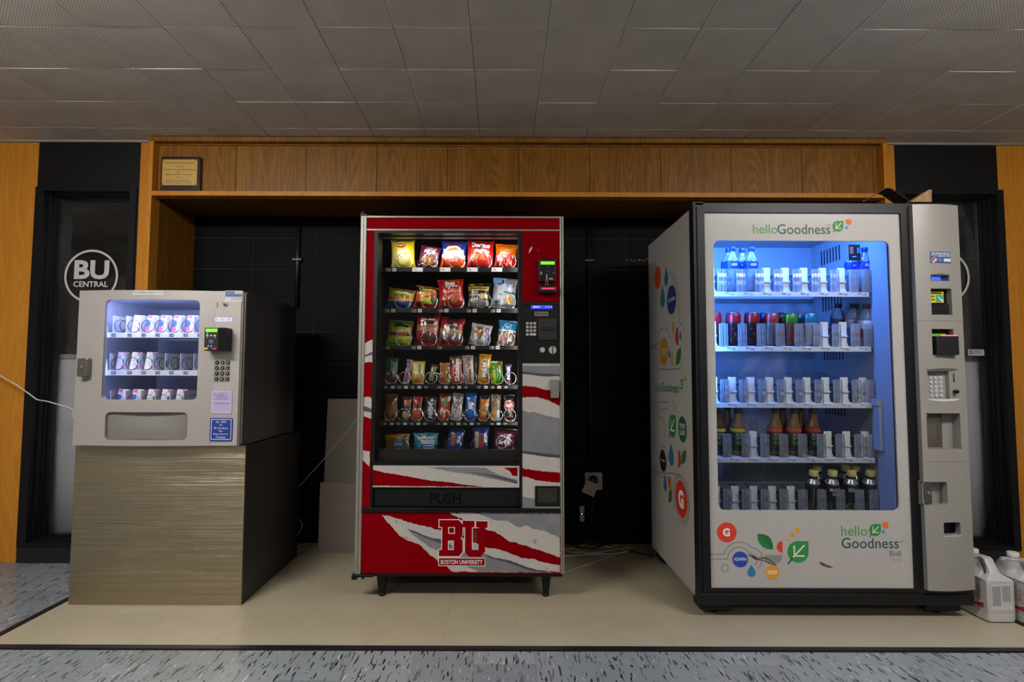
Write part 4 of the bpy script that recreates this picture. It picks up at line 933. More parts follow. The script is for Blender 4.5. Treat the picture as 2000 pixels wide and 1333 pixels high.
# fourth tray bars
BAR = dict(nx=28, nz=66, puff=.3)
SN(3, 'snack_bar', 'dark green wrapped bar with brown bottom on the fourth tray', 'snack bar', (751, 701, 777, 753), 0, '#2E6B45', [('#5C3A28', REG(-.8, .06, .8, .42)), ('#C9C2B4', BLOB(-.5, .4, .3, .06, 3)), ('#8A5A3C', SPOT(.1, 4, 3, -.8, .06, .8, .38))], [('NATURE', (-.05, .5, .25, .88), '#BFD0C0', B_(.02, rot=90)), ('BAKERY', (.35, .5, .62, .88), '#BFD0C0', dict(rot=90))], **BAR)
SN(3, 'candy_bar', 'slim silver and blue candy bar with red lettering leaning in its coil', 'candy bar', (786, 703, 806, 753), 9, '#A9AEC6', [('#34488E', REG(-1, .62, .2, .96)), ('#C2604A', REG(-1, .08, -.1, .34))], [('MUSKETEERS', (-.3, .1, .55, .9), '#A3283A', B_(.05, rot=90))], **BAR)
SN(3, 'biscuit_pack', 'pale yellow breakfast biscuit packet on the fourth tray', 'biscuit pack', (802, 707, 830, 753), 0, '#C9A92A', [('#DDD29A', REG(-.7, .42, .75, .92)), ('#C9922A', BLOB(0, .25, .6, .16, 3)), ('#D9AE4A', SPOT(.15, 4, 5, -.6, .1, .6, .42)), ('#C2A12A', REG(-1, .93, 1, 1))], [('belVita', (.1, .5, .5, .88), '#3E6A2C', B_(.03, rot=270))], **BAR)
SN(3, 'candy_bar', 'small brown candy bar with green lettering tilted right', 'candy bar', (834, 711, 856, 748), 14, '#5E3A2C', [('#C2B8A8', REG(-.5, .1, .6, .86)), ('#6E4432', REG(-1, .86, 1, 1))], [('MILKY WAY', (-.35, .14, .5, .84), '#2F7A3C', B_(.05, rot=90))], dy=.004, **BAR)
SN(3, 'caramel_bar', 'gold foil cookie bar with red lettering on the fourth tray', 'candy bar', (858, 710, 880, 753), 0, '#A8843A', [('#DCC27A', SPOT(.15, 5, 4)), ('#7A5A22', SPOT(.28, 4, 9))], [('TWIX', (-.75, .12, .15, .88), '#B5161E', B_(.06, rot=270))], **BAR)
SN(3, 'fruit_candy_pack', 'tall red rainbow candy packet with white lettering', 'candy pack', (877, 696, 904, 753), -2, '#B31C22', [('#D9A21E', SPOT(.1, 3, 3, -1, .55, -.1, 1)), ('#3A8A3A', SPOT(.22, 3, 7, -1, .5, 1, 1)), ('#5A2A7A', SPOT(.3, 3, 11)), ('#D96A1E', SPOT(.3, 3, 5, -1, 0, 1, .6))], [('Skittles', (-.25, .08, .55, .9), '#F4F0EA', B_(.04, rot=90))], **BAR)
SN(3, 'nut_bar', 'white and brown nut bar in clear wrap on the fourth tray', 'snack bar', (902, 694, 927, 753), -3, '#BDB6B4', [('#8A6248', BLOB(.05, .72, .5, .2, 3)), ('#C9B49E', SPOT(.15, 5, 4, -.5, .5, .6, .92)), ('#A8452E', REG(.15, .06, .5, .5)), ('#D4D0D0', REG(-1, .94, 1, 1))], [('PROTEIN', (-.5, .08, -.05, .42), '#7A6A62', dict(rot=90))], **BAR)
SN(3, 'nut_bar', 'plain grey nut bar half hidden behind the white and brown one', 'snack bar', (922, 695, 934, 748), 3, '#6E6A6C', [('#8A8688', SPOT(.2, 4, 4))], dy=.035, **BAR)
SN(3, 'peanut_candy_pack', 'large yellow candy packet with black lettering on the fourth tray', 'candy pack', (932, 698, 960, 759), 3, '#DDA414', [('#2F6E34', BLOB(.75, .45, .3, .1, 3)), ('#8A4A1E', BLOB(.6, .25, .3, .1, 6))], [("M&M's", (-.55, .2, .45, .86), '#17130E', B_(.08, rot=90)), ("M&M's", (-.48, .22, .38, .84), '#E6E0D6', B_(.02, rot=90))], **BAR)
SN(3, 'granola_bar', 'bright green granola bar packet with cluster print', 'snack bar', (956, 706, 984, 753), -3, '#4E9A2A', [('#B5C21E', REG(-.9, .05, -.2, .6)), ('#8A5C32', BLOB(.5, .78, .4, .2, 3)), ('#6A4222', SPOT(.2, 5, 4, .1, .6, .9, .95)), ('#2C6A2A', REG(.0, .3, .35, .7)), ('#D6DCC4', REG(-1, .93, .2, 1))], [('NATURE', (-.75, .1, -.4, .55), '#3C7A2A', dict(rot=90)), ('VALLEY', (.06, .32, .3, .68), '#E6EAD6', dict(rot=90))], **BAR)
SN(3, 'nougat_bar', 'narrow dark brown bar with blue and white lettering at the end of the fourth tray', 'candy bar', (986, 711, 1000, 752), 1, '#3A221E', [('#2C3A8A', REG(-.6, .2, .7, .9)), ('#A3744A', BLOB(0, .1, .6, .07, 3))], [('SNICKERS', (-.4, .22, .5, .88), '#E6E4EA', B_(.05, rot=90))], **BAR)
# fifth tray bars
SN(4, 'pastry_stick', 'orange brown snack stick with yellow upright label on the fifth tray', 'snack bar', (750, 770, 778, 823), -3, '#8E4A26', [('#B5642E', BLOB(.0, .3, .6, .28, 3)), ('#A3822A', REG(.1, .2, .5, .68)), ('#6A4A2C', SPOT(.2, 3, 6, -1, .6, 1, 1)), ('#B98A4A', REG(-1, .95, 1, 1))], [('CHEESE', (.16, .24, .44, .64), '#3A2A12', dict(rot=90))] if False else [], **BAR)
SN(4, 'cracker_pack', 'dark packet of round sandwich crackers with one cracker showing', 'cracker pack', (782, 775, 804, 821), 3, '#2A2420', [('#B5702A', REG(-.5, .6, .8, .86)), ('#3C3A4A', REG(-.5, .44, .8, .58)), ('#C9B478', ELL(-.05, .2, .7, .16)), ('#8A7444', SPOT(.3, 5, 4, -.6, .06, .6, .34))], **BAR)
SN(4, 'cracker_pack', 'packet of square orange crackers with red top', 'cracker pack', (803, 774, 825, 822), 3, '#C9621A', [('#A8382A', REG(-.9, .62, .9, 1)), ('#2E2A5A', REG(-.5, .5, .6, .62)), ('#7A360E', SPOT(.33, 6, 4, -1, 0, 1, .48)), ('#7A360E', REG(-1, .24, 1, .26))], **BAR)
SN(4, 'brownie_pack', 'near black candy packet with silver white upright lettering', 'candy pack', (827, 777, 853, 825), 2, '#231B1C', [('#8A8488', SPOT(.3, 4, 3, -.8, 0, .8, .4))], [('MINIS', (-.3, .12, .55, .88), '#C9C4C4', B_(.06, rot=90))] if False else [("M&M's", (-.35, .1, .55, .9), '#C9C4C4', B_(.05, rot=90))], **BAR)
SN(4, 'cereal_bar', 'red cereal bar with green and white lettering on the fifth tray', 'snack bar', (855, 769, 882, 823), 3, '#B5351E', [('#E0D6C6', BLOB(-.2, .25, .55, .2, 3)), ('#C26A4A', SPOT(.1, 6, 5, -.8, .06, .5, .46)), ('#C22A22', REG(.4, .05, .95, .5)), ('#DAD6D2', ELL(.6, .85, .3, .12)), ('#8A3A1E', REG(-1, .93, 1, 1))], [('TRIX', (-.4, .52, .45, .9), '#3A9A3C', B_(.07, rot=270))], **BAR)
SN(4, 'crispy_bar', 'shiny clear and silver wrapped bar hanging past the fifth tray lip', 'snack bar', (878, 778, 906, 834), 6, '#B9B6B0', [('#8E8678', REG(-1, .55, 1, .95)), ('#A34A3A', ELL(0, .72, .5, .07)), ('#C9C4BC', ELL(0, .72, .35, .05)), ('#3A4A9A', BLOB(-.2, .48, .4, .05, 4)), ('#D8D8DA', SPOT(.2, 4, 7)), ('#77777C', SPOT(.28, 4, 12))], dy=-.008, **BAR)
SN(4, 'cookie_sleeve', 'tall bright blue cookie sleeve on the fifth tray', 'cookie pack', (908, 767, 931, 823), 1, '#1A6FBE', [('#124E96', REG(-1, .94, 1, 1)), ('#171A22', ELL(.35, .6, .5, .1)), ('#D8D8D4', ELL(.35, .6, .35, .05)), ('#C23A5A', ELL(-.5, .12, .3, .03))], [('OREO', (-.4, .42, .3, .66), '#EFF2F5', B_(.06, rot=90))], **BAR)
SN(4, 'cracker_pack', 'navy topped packet of golden crackers on the fifth tray', 'cracker pack', (935, 772, 957, 822), 2, '#C07A24', [('#1C2446', REG(-1, .84, 1, 1)), ('#1C2446', REG(.55, 0, 1, .6)), ('#D9B44A', SPOT(.1, 4, 3, -.7, .05, .5, .35)), ('#B9BCC6', ELL(.5, .62, .4, .08)), ('#8A4A16', REG(-1, .4, .5, .43))], [('KAR', (-.6, .86, .5, .94), '#D9B43A', B_(.03))] if False else [], **BAR)
SN(4, 'cracker_pack', 'clear packet of orange crackers with pale blue corner', 'cracker pack', (957, 770, 979, 823), 2, '#7C6A5E', [('#B97A2C', BLOB(-.2, .2, .6, .2, 3)), ('#C6CDDA', lambda u, v: v < .4 and u > -.1 + v * 1.2), ('#A3968A', SPOT(.15, 4, 5, -1, .4, 1, 1)), ('#6E4A32', SPOT(.25, 4, 9, -1, .4, 1, 1)), ('#C9A44A', SPOT(.25, 6, 4, -.9, .04, .2, .38))], **BAR)
SN(4, 'nut_mix_bag', 'small black nut mix bag with red round badge on the fifth tray', 'nut bag', (983, 772, 1006, 824), 0, '#1A171D', [('#D9CEC8', ELL(0, .58, .92, .19)), ('#A8202A', ELL(0, .58, .84, .17)), ('#6A4A2C', SPOT(.1, 5, 4, -.9, .06, .9, .34)), ('#7A1A22', REG(-1, 0, 1, .05))], [("Kar's", (-.7, .52, .7, .65), '#F2EAE4', B_(.03, shear=.25))], **BAR)
# bottom tray
SN(5, 'sugar_cookie_pack', 'wide yellow cookie packet with blue label on the bottom tray', 'cookie pack', (750, 851, 801, 889), -2, '#CFA312', [('#A8763A', BLOB(-.4, .5, .5, .32, 3)), ('#7A5A2C', BLOB(.75, .45, .35, .5, 8)), ('#2E4A72', lambda u, v: -.3 < u < .62 and .26 < v < .8 and abs(u - .15) + abs(v - .5) < .72), ('#A8841A', REG(-1, .93, 1, 1)), ('#B5541E', REG(-.5, 0, 1, .06))], [('SUGAR', (-.22, .38, .5, .56), '#9AB0CC', B_(.03)), ('COOKIE', (-.15, .6, .45, .72), '#9AB0CC', B_(.02))], t_=.035)
SN(5, 'crispy_treat_pack', 'wide blue marshmallow treat packet with white lettering', 'snack bar', (806, 849, 856, 889), 0, '#2A8CB5', [('#1C6AA0', REG(-.5, .02, .9, .42)), ('#B9A48A', SPOT(.1, 4, 3, -.7, .6, .9, .95)), ('#16507E', SPOT(.2, 3, 7, -1, .1, 1, .6)), ('#8FC8D8', SPOT(.3, 5, 9, -1, .7, 1, 1)), ('#E6ECEE', REG(-.2, .36, .7, .385))], [('TREATS', (-.42, .44, .75, .64), '#EEF2F2', B_(.05)), ('RICE KRISPIES', (-.5, .68, .6, .78), '#E6EAEA', B_(.03)), ('original', (-.2, .16, .6, .3), '#DDE8EC', B_(.02))], t_=.035)
SN(5, 'oat_bar_pack', 'blue snack pouch with orange brown bar print and upright white letters', 'snack bar', (870, 838, 909, 890), 8, '#2C4A96', [('#A85E36', lambda u, v: abs(u + .3) < .26 and .24 < v < .8), ('#C2774A', SPOT(.12, 5, 4, -.5, .26, -.08, .78)), ('#1E2E62', REG(-1, .9, 1, 1)), ('#3E66B5', SPOT(.2, 3, 7, .4, 0, 1, .8))], [('YOD', (.2, .38, .62, .7), '#E2E6F0', B_(.05, rot=270))])
SN(5, 'oat_bar_pack', 'blue snack pouch with cream and red bar print', 'snack bar', (922, 838, 955, 890), 0, '#1E3482', [('#B5A68A', lambda u, v: abs(u + .45) < .24 and .2 < v < .84), ('#A8332C', lambda u, v: abs(u - .1) < .26 and .2 < v < .74), ('#5A1A2A', SPOT(.25, 5, 6, -.15, .2, .36, .74)), ('#3A58A8', REG(-1, .82, 1, .96))], [('YOD', (.45, .4, .85, .72), '#E2E6F0', B_(.05, rot=270))])
SN(5, 'trail_mix_bag', 'purple trail mix bag with white ring badge on the bottom tray', 'nut bag', (961, 840, 1013, 891), 5, '#5A1C46', [('#6A4A36', SPOT(.05, 6, 3, -1, 0, 1, .2)), ('#C9B48A', SPOT(.28, 6, 6, -1, 0, 1, .2)), ('#3A1A2C', SPOT(.1, 4, 8, .3, .1, 1, .4)), ('#CFC4CC', ELL(-.3, .42, .52, .27)), ('#6A1F52', ELL(-.3, .42, .45, .235)), ('#3E1430', REG(-1, .9, 1, 1))], [("Kar's", (-.64, .34, .06, .5), '#F0E8EC', B_(.03, shear=.25)), ('CRANBERRY', (-.2, .74, .5, .78), '#C9B4C2', {}), ('ALMOND DELIGHT', (-.4, .68, .7, .72), '#C9B4C2', {})])

# ================================================================ SMALL SILVER MACHINE ON ITS METAL STAND
st_ = thing('metal_stand', 'brushed metal box stand carrying the small silver vending machine', 'stand', (-1.597, 3.0, 0))
SX0, SX1, SY0, SY1, SZ = -1.996, -1.197, 2.645, 3.355, .732
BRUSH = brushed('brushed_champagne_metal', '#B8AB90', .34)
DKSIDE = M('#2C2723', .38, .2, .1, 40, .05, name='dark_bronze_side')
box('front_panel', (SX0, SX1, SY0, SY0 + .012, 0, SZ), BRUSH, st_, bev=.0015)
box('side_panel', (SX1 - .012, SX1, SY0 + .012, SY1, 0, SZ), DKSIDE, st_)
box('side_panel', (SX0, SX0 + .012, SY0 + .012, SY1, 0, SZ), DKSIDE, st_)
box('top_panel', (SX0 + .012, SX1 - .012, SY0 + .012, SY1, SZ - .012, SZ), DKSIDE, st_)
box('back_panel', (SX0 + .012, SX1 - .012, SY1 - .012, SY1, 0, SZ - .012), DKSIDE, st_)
box('side_screw', (SX0 - .004, SX0, SY0 + .03, SY0 + .036, .155, .162), M('#DAD6CE', .4), st_)

LY = 2.605
sm = thing('mini_vending_machine', 'small silver grey vending machine with blue-lit window on a metal stand', 'vending machine', (-1.597, 2.95, SZ))
MX0, MX1, MZ0, MZ1 = -1.981, -1.206, SZ, 1.456
SILV = M('#A59F99', .42, .25, .04, 120, name='silver_grey_paint'); SILV2 = M('#ACA6A0', .42, .2, .04, 120, name='pale_silver_paint')
SIDE = M('#5C5956', .4, .5, .06, 60, name='dark_grey_steel')
BODYY = 2.64
CDX = P(417, 720, LY)[0]          # seam between door and control column
boxes('cabinet', [(MX1 - .02, MX1 + .001, BODYY, 3.265, MZ0 + .004, MZ1), (MX0, MX0 + .02, BODYY, 3.265, MZ0 + .004, MZ1), (MX0 + .02, MX1 - .02, 3.245, 3.265, MZ0 + .004, MZ1), (MX0 + .02, MX1 - .02, BODYY, 3.245, MZ1 - .02, MZ1), (MX0 + .02, MX1 - .02, BODYY, 3.245, MZ0 + .004, MZ0 + .03)], SIDE, sm)
xc, hw = (MX0 + CDX) / 2, (CDX - MX0) / 2
def bow(c):
    k = 1 - ((c.x - xc) / hw) ** 2; return (c.x, c.y - .024 * max(0, k), c.z)
win = rrect(*PR(196, 781, 389, 586, LY - .015)[:1], 0, 0, 0, 0) if False else None
w0, w1_ = P(196, 781, LY - .02), P(388.5, 586, LY - .02)
WIN = rrect(w0[0], w0[1], w1_[0], w1_[1], .022)
f0, f1 = P(203, 860, LY - .02), P(365, 806, LY - .02)
FLP = rrect(f0[0], f0[1], f1[0], f1[1], .022)
dz0, dz1 = MZ0 + .004, MZ1
cuts = [MX0 + (CDX - MX0) * i / 14 for i in range(1, 14)]
dr = plate('door', [rect(MX0, dz0, CDX, dz1), WIN[::-1], FLP[::-1]], FR(LY), -.02, 0, SILV, sm, cuts=cuts, warp=bow)
# window gasket
g1 = [(xx, zz) for xx, zz in WIN]; cxw, czw = (w0[0] + w1_[0]) / 2, (w0[1] + w1_[1]) / 2
plate('door_glass', [WIN], FR(LY + .006), -.003, 0, GLASS, sm, cuts=cuts, warp=bow)
# flap: concave plate set back in its opening
def dish(c):
    x, y, z = bow(c); u = (c.x - (f0[0] + f1[0]) / 2) / ((f1[0] - f0[0]) / 2); v = (c.z - f0[1]) / (f1[1] - f0[1])
    return (x, y + .004 + .016 * max(0, 1 - u * u) * max(0, v - .35) / .65, z)
bm = bmesh.new(); n1, n2 = 22, 12; VV = {}
for i in range(n1 + 1):
    for j in range(n2 + 1): VV[i, j] = bm.verts.new(dish(Vector((f0[0] - .004 + (f1[0] - f0[0] + .008) * i / n1, LY + .006, f0[1] - .004 + (f1[1] - f0[1] + .008) * j / n2))))
for i in range(n1):
    for j in range(n2): bm.faces.new((VV[i, j], VV[i + 1, j], VV[i + 1, j + 1], VV[i, j + 1]))
bmesh.ops.solidify(bm, geom=bm.faces[:], thickness=-.003)
link('delivery_flap', bm_mesh(bm, 'flap', True), SILV2, sm)
box('flap_pocket', (f0[0] - .01, f1[0] + .01, LY + .03, LY + .034, f0[1] - .01, f1[1] + .02), BLK, sm)
# control column
cc_ = plate('control_column', [rect(CDX + .001, dz0, MX1 - .014, dz1)], FR(LY), -.035, .001, SILV2, sm)
box('column_edge', (MX1 - .014, MX1 - .004, LY + .002, LY + .035, dz0, dz1), M('#6E6A64', .4, .4), sm)
box('hinge_rod', (MX1 - .004, MX1 + .001, LY + .012, LY + .018, dz0 + .01, dz1 - .006), M('#B9A08C', .35, .7), sm)
yl = ZM(400, 560, .10502); ym = ZM(395, 690, .13514)
def lb(zm, a0, b0, a1, b1, Y=LY): 
    u0, v0 = P(*zm(a0, b1), Y); u1, v1 = P(*zm(a1, b0), Y); return u0, v0, u1, v1
stk_ = decal('service_sticker', [rect(*lb(yl, 378, 78, 706, 282))], FR(LY - .001), M('#C4C1C0', .5), cc_)
decal('sticker_bars', [rect(*lb(yl, 388, 144, 698, 172)), rect(*lb(yl, 388, 178, 698, 190))] + [rect(*lb(yl, 388 + 36 * i, 90, 418 + 36 * i, 136)) for i in range(5)], FR(LY - .001), ink('#26448F'), stk_, n=.001)
decal('sticker_print', [rect(*lb(yl, 580, 114, 685, 122)), rect(*lb(yl, 482, 208, 695, 216)), rect(*lb(yl, 490, 236, 695, 244))], FR(LY - .001), ink('#77767C'), stk_, n=.0012)
slab('coin_slot', lb(yl, 230, 286, 246, 398), .001, .0016, M('#0C0C0C', .5), cc_, LY, 0)
kn2 = knob('coin_return_lever', P(*yl(396, 336), LY), .0105, LY, LY - .005, M('#9A9892', .3, .8), cc_, 16)
knob('lever_tip', P(*yl(372, 324), LY), .006, LY - .005, LY - .018, M('#D8D6D0', .2, .9), kn2, 14)
slab('display', lb(yl, 196, 580, 508, 650), .001, .0018, glow('#A9A4F5', 1.0), cc_, LY, 0)
decal('display_text', [rect(*lb(yl, a, 600, a + 26, 632)) for a in (215, 300, 345, 420, 455)], FR(LY - .0018), glow('#7E7AC8', .6), cc_)
rdr = box('card_reader', (*[lb(yl, 100, 785, 515, 1205)[i] for i in (0, 2)], LY - .055, LY, *[lb(yl, 100, 785, 515, 1205)[i] for i in (1, 3)]), BLK, sm, bev=.003)
RF = LY - .055
def rb(a0, b0, a1, b1):      # reader face seen at its own depth
    u0, v0 = P(*yl(a0, b1), RF); u1, v1 = P(*yl(a1, b0), RF); return u0, v0, u1, v1
x_, z_, X_, Z_ = lb(yl, 100, 785, 515, 1205)
def rf(a0, b0, a1, b1): return (x_ + (X_ - x_) * a0, Z_ - (Z_ - z_) * b1, x_ + (X_ - x_) * a1, Z_ - (Z_ - z_) * b0)
fp = slab('reader_face', rf(.02, .02, .66, .98), 0, .004, M('#1F2023', .35), rdr, RF, .001)
slab('reader_display', rf(.07, .05, .60, .19), .004, .0046, glow('#6FC41A', 1.0), fp, RF, 0)
decal('reader_keys', [rect(*rf(a, .31, a + .1, .375)) for a in (.1, .27, .44)], FR(RF - .004), ink('#B5B2AC'), fp)
decal('reader_key_red', [rect(*rf(.12, .40, .2, .44))], FR(RF - .004), ink('#C25A3A'), fp); decal('reader_key_blue', [rect(*rf(.46, .40, .54, .44))], FR(RF - .004), ink('#6A9AC2'), fp)
decal('reader_led', [circ((rf(.12, .22, .2, .29)[0] + rf(.12, .22, .2, .29)[2]) / 2, (rf(.12, .22, .2, .29)[1] + rf(.12, .22, .2, .29)[3]) / 2, .0022, 12)], FR(RF - .004), glow('#B8F04A', 1.6), fp)
q = rf(.2, .52, .45, .66); qx, qz = (q[0] + q[2]) / 2, (q[1] + q[3]) / 2
decal('contactless_mark', [ring(qx, qz, .0085, .0095, 20), rect(qx - .003, qz - .003, qx, qz + .003)] + [stroke(circ(qx - .002, qz, .004 + .002 * i, 8, a0=-45, a1=45), .0008) for i in (0, 1)], FR(RF - .004), ink('#B9B7B2'), fp)
decal('reader_blue_lights', [rect(*rf(.18, .77, .24, .82)), rect(*rf(.31, .77, .37, .82))], FR(RF - .004), glow('#3A5CFF', 3), fp)
decal('reader_badge', [rect(*rf(.03, .86, .19, .95))], FR(RF - .004), ink('#D1A21E'), fp)
text('vpos', FR(RF - .004), rf(.38, .86, .6, .94), ink('#B5323E'), fp) if False else decal('reader_badge_red', [rrect(*rf(.38, .87, .58, .94), .002)], FR(RF - .004), ink('#B5323E'), fp)
slab('swipe_slot', rf(.66, .0, 1.0, 1.0), 0, .012, M('#101012', .2), rdr, RF, .003)
# round-button keypad
kp = plate('keypad', [rrect(*lb(ym, 168, 95, 412, 418), .006)], FR(LY), 0, .002, M('#8A8782', .4, .4), sm)
for r in range(4):
    for c in range(3):
        x, z = P(*ym(222 + c * 77 - r * 3, 140 + r * 79), LY)
        b_ = knob('key', (x, z), .0088, LY - .001, LY - .005, M('#2A2A2B', .2, .8), kp, 14)
        text('123456789*0#'[r * 3 + c], FR(LY - .005), (x - .0028, z - .004, x + .0028, z + .004), ink('#D6D4CE'), b_, n=.0006)
cd = lb(ym, 128, 540, 440, 876)
cs_ = plate('card_pocket', [rrect(*cd, .004)], FR(LY), .001, .004, M('#AFA3C4', .3, 0, .03, 20, 0, .5), sm)
INKP = ink('#5F5678')
fr4 = FR(LY - .004)
decal('card_border', [[rrect(*lb(ym, 142, 556, 428, 856), .003), rrect(*lb(ym, 147, 562, 423, 850), .0028)], rect(*lb(ym, 150, 690, 420, 693))], fr4, ink('#D6CEE2'), cs_)
decal('card_seal', [ring(*P(*ym(186, 594), LY), .0016, .0030, 18)], fr4, INKP, cs_)
for s, b in (('THE', (268, 573, 304, 586)), ('EMERGENCY', (220, 600, 350, 614)), ('CONTRACEPTION', (200, 628, 370, 642)), ('VENDING MACHINE', (186, 657, 386, 672)), ('SCAN FOR DIRECTIONS', (180, 722, 396, 738))):
    text(s, fr4, lb(ym, *b), INKP, cs_, n=.0006)
bp2 = lb(ym, 110, 940, 448, 1275)
bl = plate('blue_plaque', [rrect(*bp2, .008)], FR(LY), .001, .004, M('#1E3A86', .35, 0, .03, 20, 0, .4), sm)
WH = ink('#D9DCE6')
decal('plaque_border', [[rrect(*lb(ym, 128, 955, 430, 1252), .005), rrect(*lb(ym, 136, 963, 422, 1244), .0044)]], fr4, WH, bl)
for s, b in (('Est. 2022', (206, 978, 356, 1008)), ('By', (258, 1026, 300, 1056)), ('BU Students', (178, 1068, 378, 1098)), ('For', (250, 1112, 306, 1140)), ('Reproductive', (168, 1156, 380, 1188)), ('Freedom', (204, 1200, 342, 1230))):
    text(s, fr4, lb(ym, *b), WH, bl, n=.0006)
# door note, handle lock
tz = PR(259, 576, 319, 568, LY - .02)
u0, v0 = P(260, 576, LY - .02); u1, v1 = P(319, 569, LY - .02)
nb = decal('door_note', [rect(u0, v0, u1, v1)], FR(LY), M('#C9C7C0', .5), dr, n=.0012, warp=bow) if False else None
bm = bmesh.new()
for i in range(10):
    a, b = u0 + (u1 - u0) * i / 10, u0 + (u1 - u0) * (i + 1) / 10
    tri_add(bm, [rect(a, v0, b, v1)], FR(LY), .001)
for v in bm.verts: v.co = Vector(bow(v.co))
nb = link('door_note', bm_mesh(bm), M('#C9C7C0', .5), dr)
text('Press selection button for price', FR(LY), (u0 + .003, v0 + .004, u1 - .003, v1 - .003), ink('#3A3A3C'), dr, n=.0018, bold=.01, warp=bow)
h0, h1 = P(152, 736, LY - .03), P(174, 700, LY - .03)
hl = box('lock_handle', (h0[0], h1[0], LY - .04, LY + .002, h0[1], h1[1]), M('#7E7B75', .32, .8, .08, 60), sm, bev=.005)
knob('key_cylinder', ((h0[0] + h1[0]) / 2 - .003, (h0[1] + h1[1]) / 2), .006, LY - .038, LY - .045, M('#A8A49C', .25, .9), hl, 16)
# interior
INB = M('#C7CBD6', .5, name='white_liner')
IX0, IX1, IZ0, IZ1, IYB = -1.945, CDX - .01, .80, 1.432, 3.16
boxes('interior', [(IX0, IX0 + .004, BODYY, IYB, IZ0, IZ1), (IX1 - .004, IX1, BODYY, IYB, IZ0, IZ1), (IX0, IX1, IYB - .004, IYB, IZ0, IZ1), (IX0, IX1, BODYY - .01, IYB, IZ1 - .004, IZ1), (IX0, IX1, BODYY - .01, IYB, IZ0, IZ0 + .004)], INB, sm)
TY = 2.695
yz = ZM(190, 575, .16129)
CM = coil_mesh(.030, .05, 5, .0014); COILB = M('#1B1B20', .35, .3, name='black_coil_wire')
WHITE = M('#CDD0D8', .5, name='white_tray'); 
def carton_mesh(w_, h_, d_):
    bm = bmesh.new(); add_box(bm, -w_ / 2, w_ / 2, 0, d_, 0, h_, bev=.0006, seg=1); return bm_mesh(bm, 'carton')
CART = carton_mesh(.050, .088, .020); CART.materials.append(M('#E4E2E8', .45, name='carton_board'))
SH = []
for ri, (lip0, lip1, ccy, cxs) in enumerate(((650, 660, 638, [233, 259, 286, 312, 338, 365, 391]), (723.5, 734, 710, [227, 255, 284, 311, 335, 365, 391]), (797, 808, 782, [228, 257, 287, 315, 344, 371, 398]))):
    zf = P(300, lip0, TY)[1]; zl = P(300, lip1, TY)[1]; SH.append(zf)
    xl = P(209 if ri < 2 else 206, lip0, TY)[0]
    tr = box('tray', (xl, IX1 - .006, TY + .003, 3.12, zf - .004, zf - .001), WHITE, sm)
    box('tray_lip', (xl, IX1 - .006, TY, TY + .003, zl, zf), WHITE, tr)
    # bent bracket at the left end
    bm = bmesh.new(); plate_bm(bm, [[(xl - .028, zl - .004), (xl, zl), (xl + .002, zf), (xl - .004, zf + .055), (xl - .012, zf)]], FR(TY + .004), 0, .002); link('tray_bracket', bm_mesh(bm), WHITE, tr)
    X6 = [P(x, ccy, TY)[0] for x in cxs]
    for c, X in enumerate(X6):
        place('coil', CM, COILB, tr, (X, TY + .006, zf + .032))
        num = '1%d%d' % (ri + 1, c)
        pn = P([221.5, 253, 281, 308, 335, 362.6, 390][c], (lip0 + lip1) / 2, TY)
        if ri < 2:
            nl = decal('slot_label', [rect(pn[0] - .011, pn[1] - .007, pn[0] + .011, pn[1] + .007)], FR(TY), ink('#2A2D48'), tr, n=.001)
            text(num, FR(TY), (pn[0] - .0085, pn[1] - .0045, pn[0] + .0085, pn[1] + .0045), ink('#E2E4EE'), nl, n=.0016, bold=.01, shear=.15)
        dx = X - .034
        if c < 7: box('divider', (dx - .001, dx + .001, TY + .004, 3.08, zf - .001, zf + .082), WHITE, tr)
    boxed = {0: range(1, 7), 1: range(0, 3), 2: range(0, 5)}[ri]
    lab = ['white carton with pink and blue print held in a coil on the upper tray', 'white carton with pink and blue print held in a coil on the middle tray', 'white carton with pink and blue print held in a coil on the lowest tray'][ri]
    for c in boxed:
        for back in ((0, 1) if ri == 0 and c in (1, 2, 4) else (0,)):
            o = link('carton', CART, None)
            tag(o, lab if not back else 'second white carton standing behind the front one on the upper tray', 'carton', 'cartons on the %s tray' % ['upper', 'middle', 'lowest'][ri] if not back else 'rear cartons on the upper tray')
            o.location = (X6[c] + .004, TY + .022 + back * .05, zf + .001 + back * .0); o.rotation_euler = (math.radians(-9), math.radians(3), 0)
            rnd = random.Random(ri * 10 + c + 40)
            fl2 = 1 if (ri == 0 and c > 1) or (ri == 2 and c < 2) else -1
            fb = FR(0)
            def clipc(pts): return [(max(-.0245, min(.0245, a)), max(.001, min(.087, b))) for a, b in pts]
            decal('pink_print', [clipc(circ(.017 * -fl2, .016, .013, 18)), clipc(circ(.012 * -fl2, .082, .011, 18))], fb, ink('#D9679C'), o, n=.0004)
            decal('blue_print', [clipc(circ(.02 * -fl2, .045, .016, 18))], fb, ink('#3E62C8'), o, n=.0006)
            decal('fine_print', [rect(-.016 * -fl2 if -fl2 < 0 else -.016, z, .004 if -fl2 > 0 else .016, z + .0012) if False else rect(-.012, z, .006, z + .0012) for z in (.024, .029, .034, .06, .066, .071)], fb, ink('#8A86A4'), o, n=.0008)
lamp = bpy.data.lights.new('mini_lamp', 'AREA'); lamp.shape = 'RECTANGLE'; lamp.size = .5; lamp.size_y = .02; lamp.energy = 2.6; lamp.color = (.42, .50, 1)
part_light('lamp', lamp, ((IX0 + IX1) / 2, LY + .045, 1.425), sm, (math.radians(22), 0, 0))
lamp2 = bpy.data.lights.new('mini_side_fill', 'AREA'); lamp2.shape = 'RECTANGLE'; lamp2.size = .012; lamp2.size_y = .5; lamp2.energy = .5; lamp2.color = (.36, .46, 1)  # weak unseen strip added as side fill below the top lamp
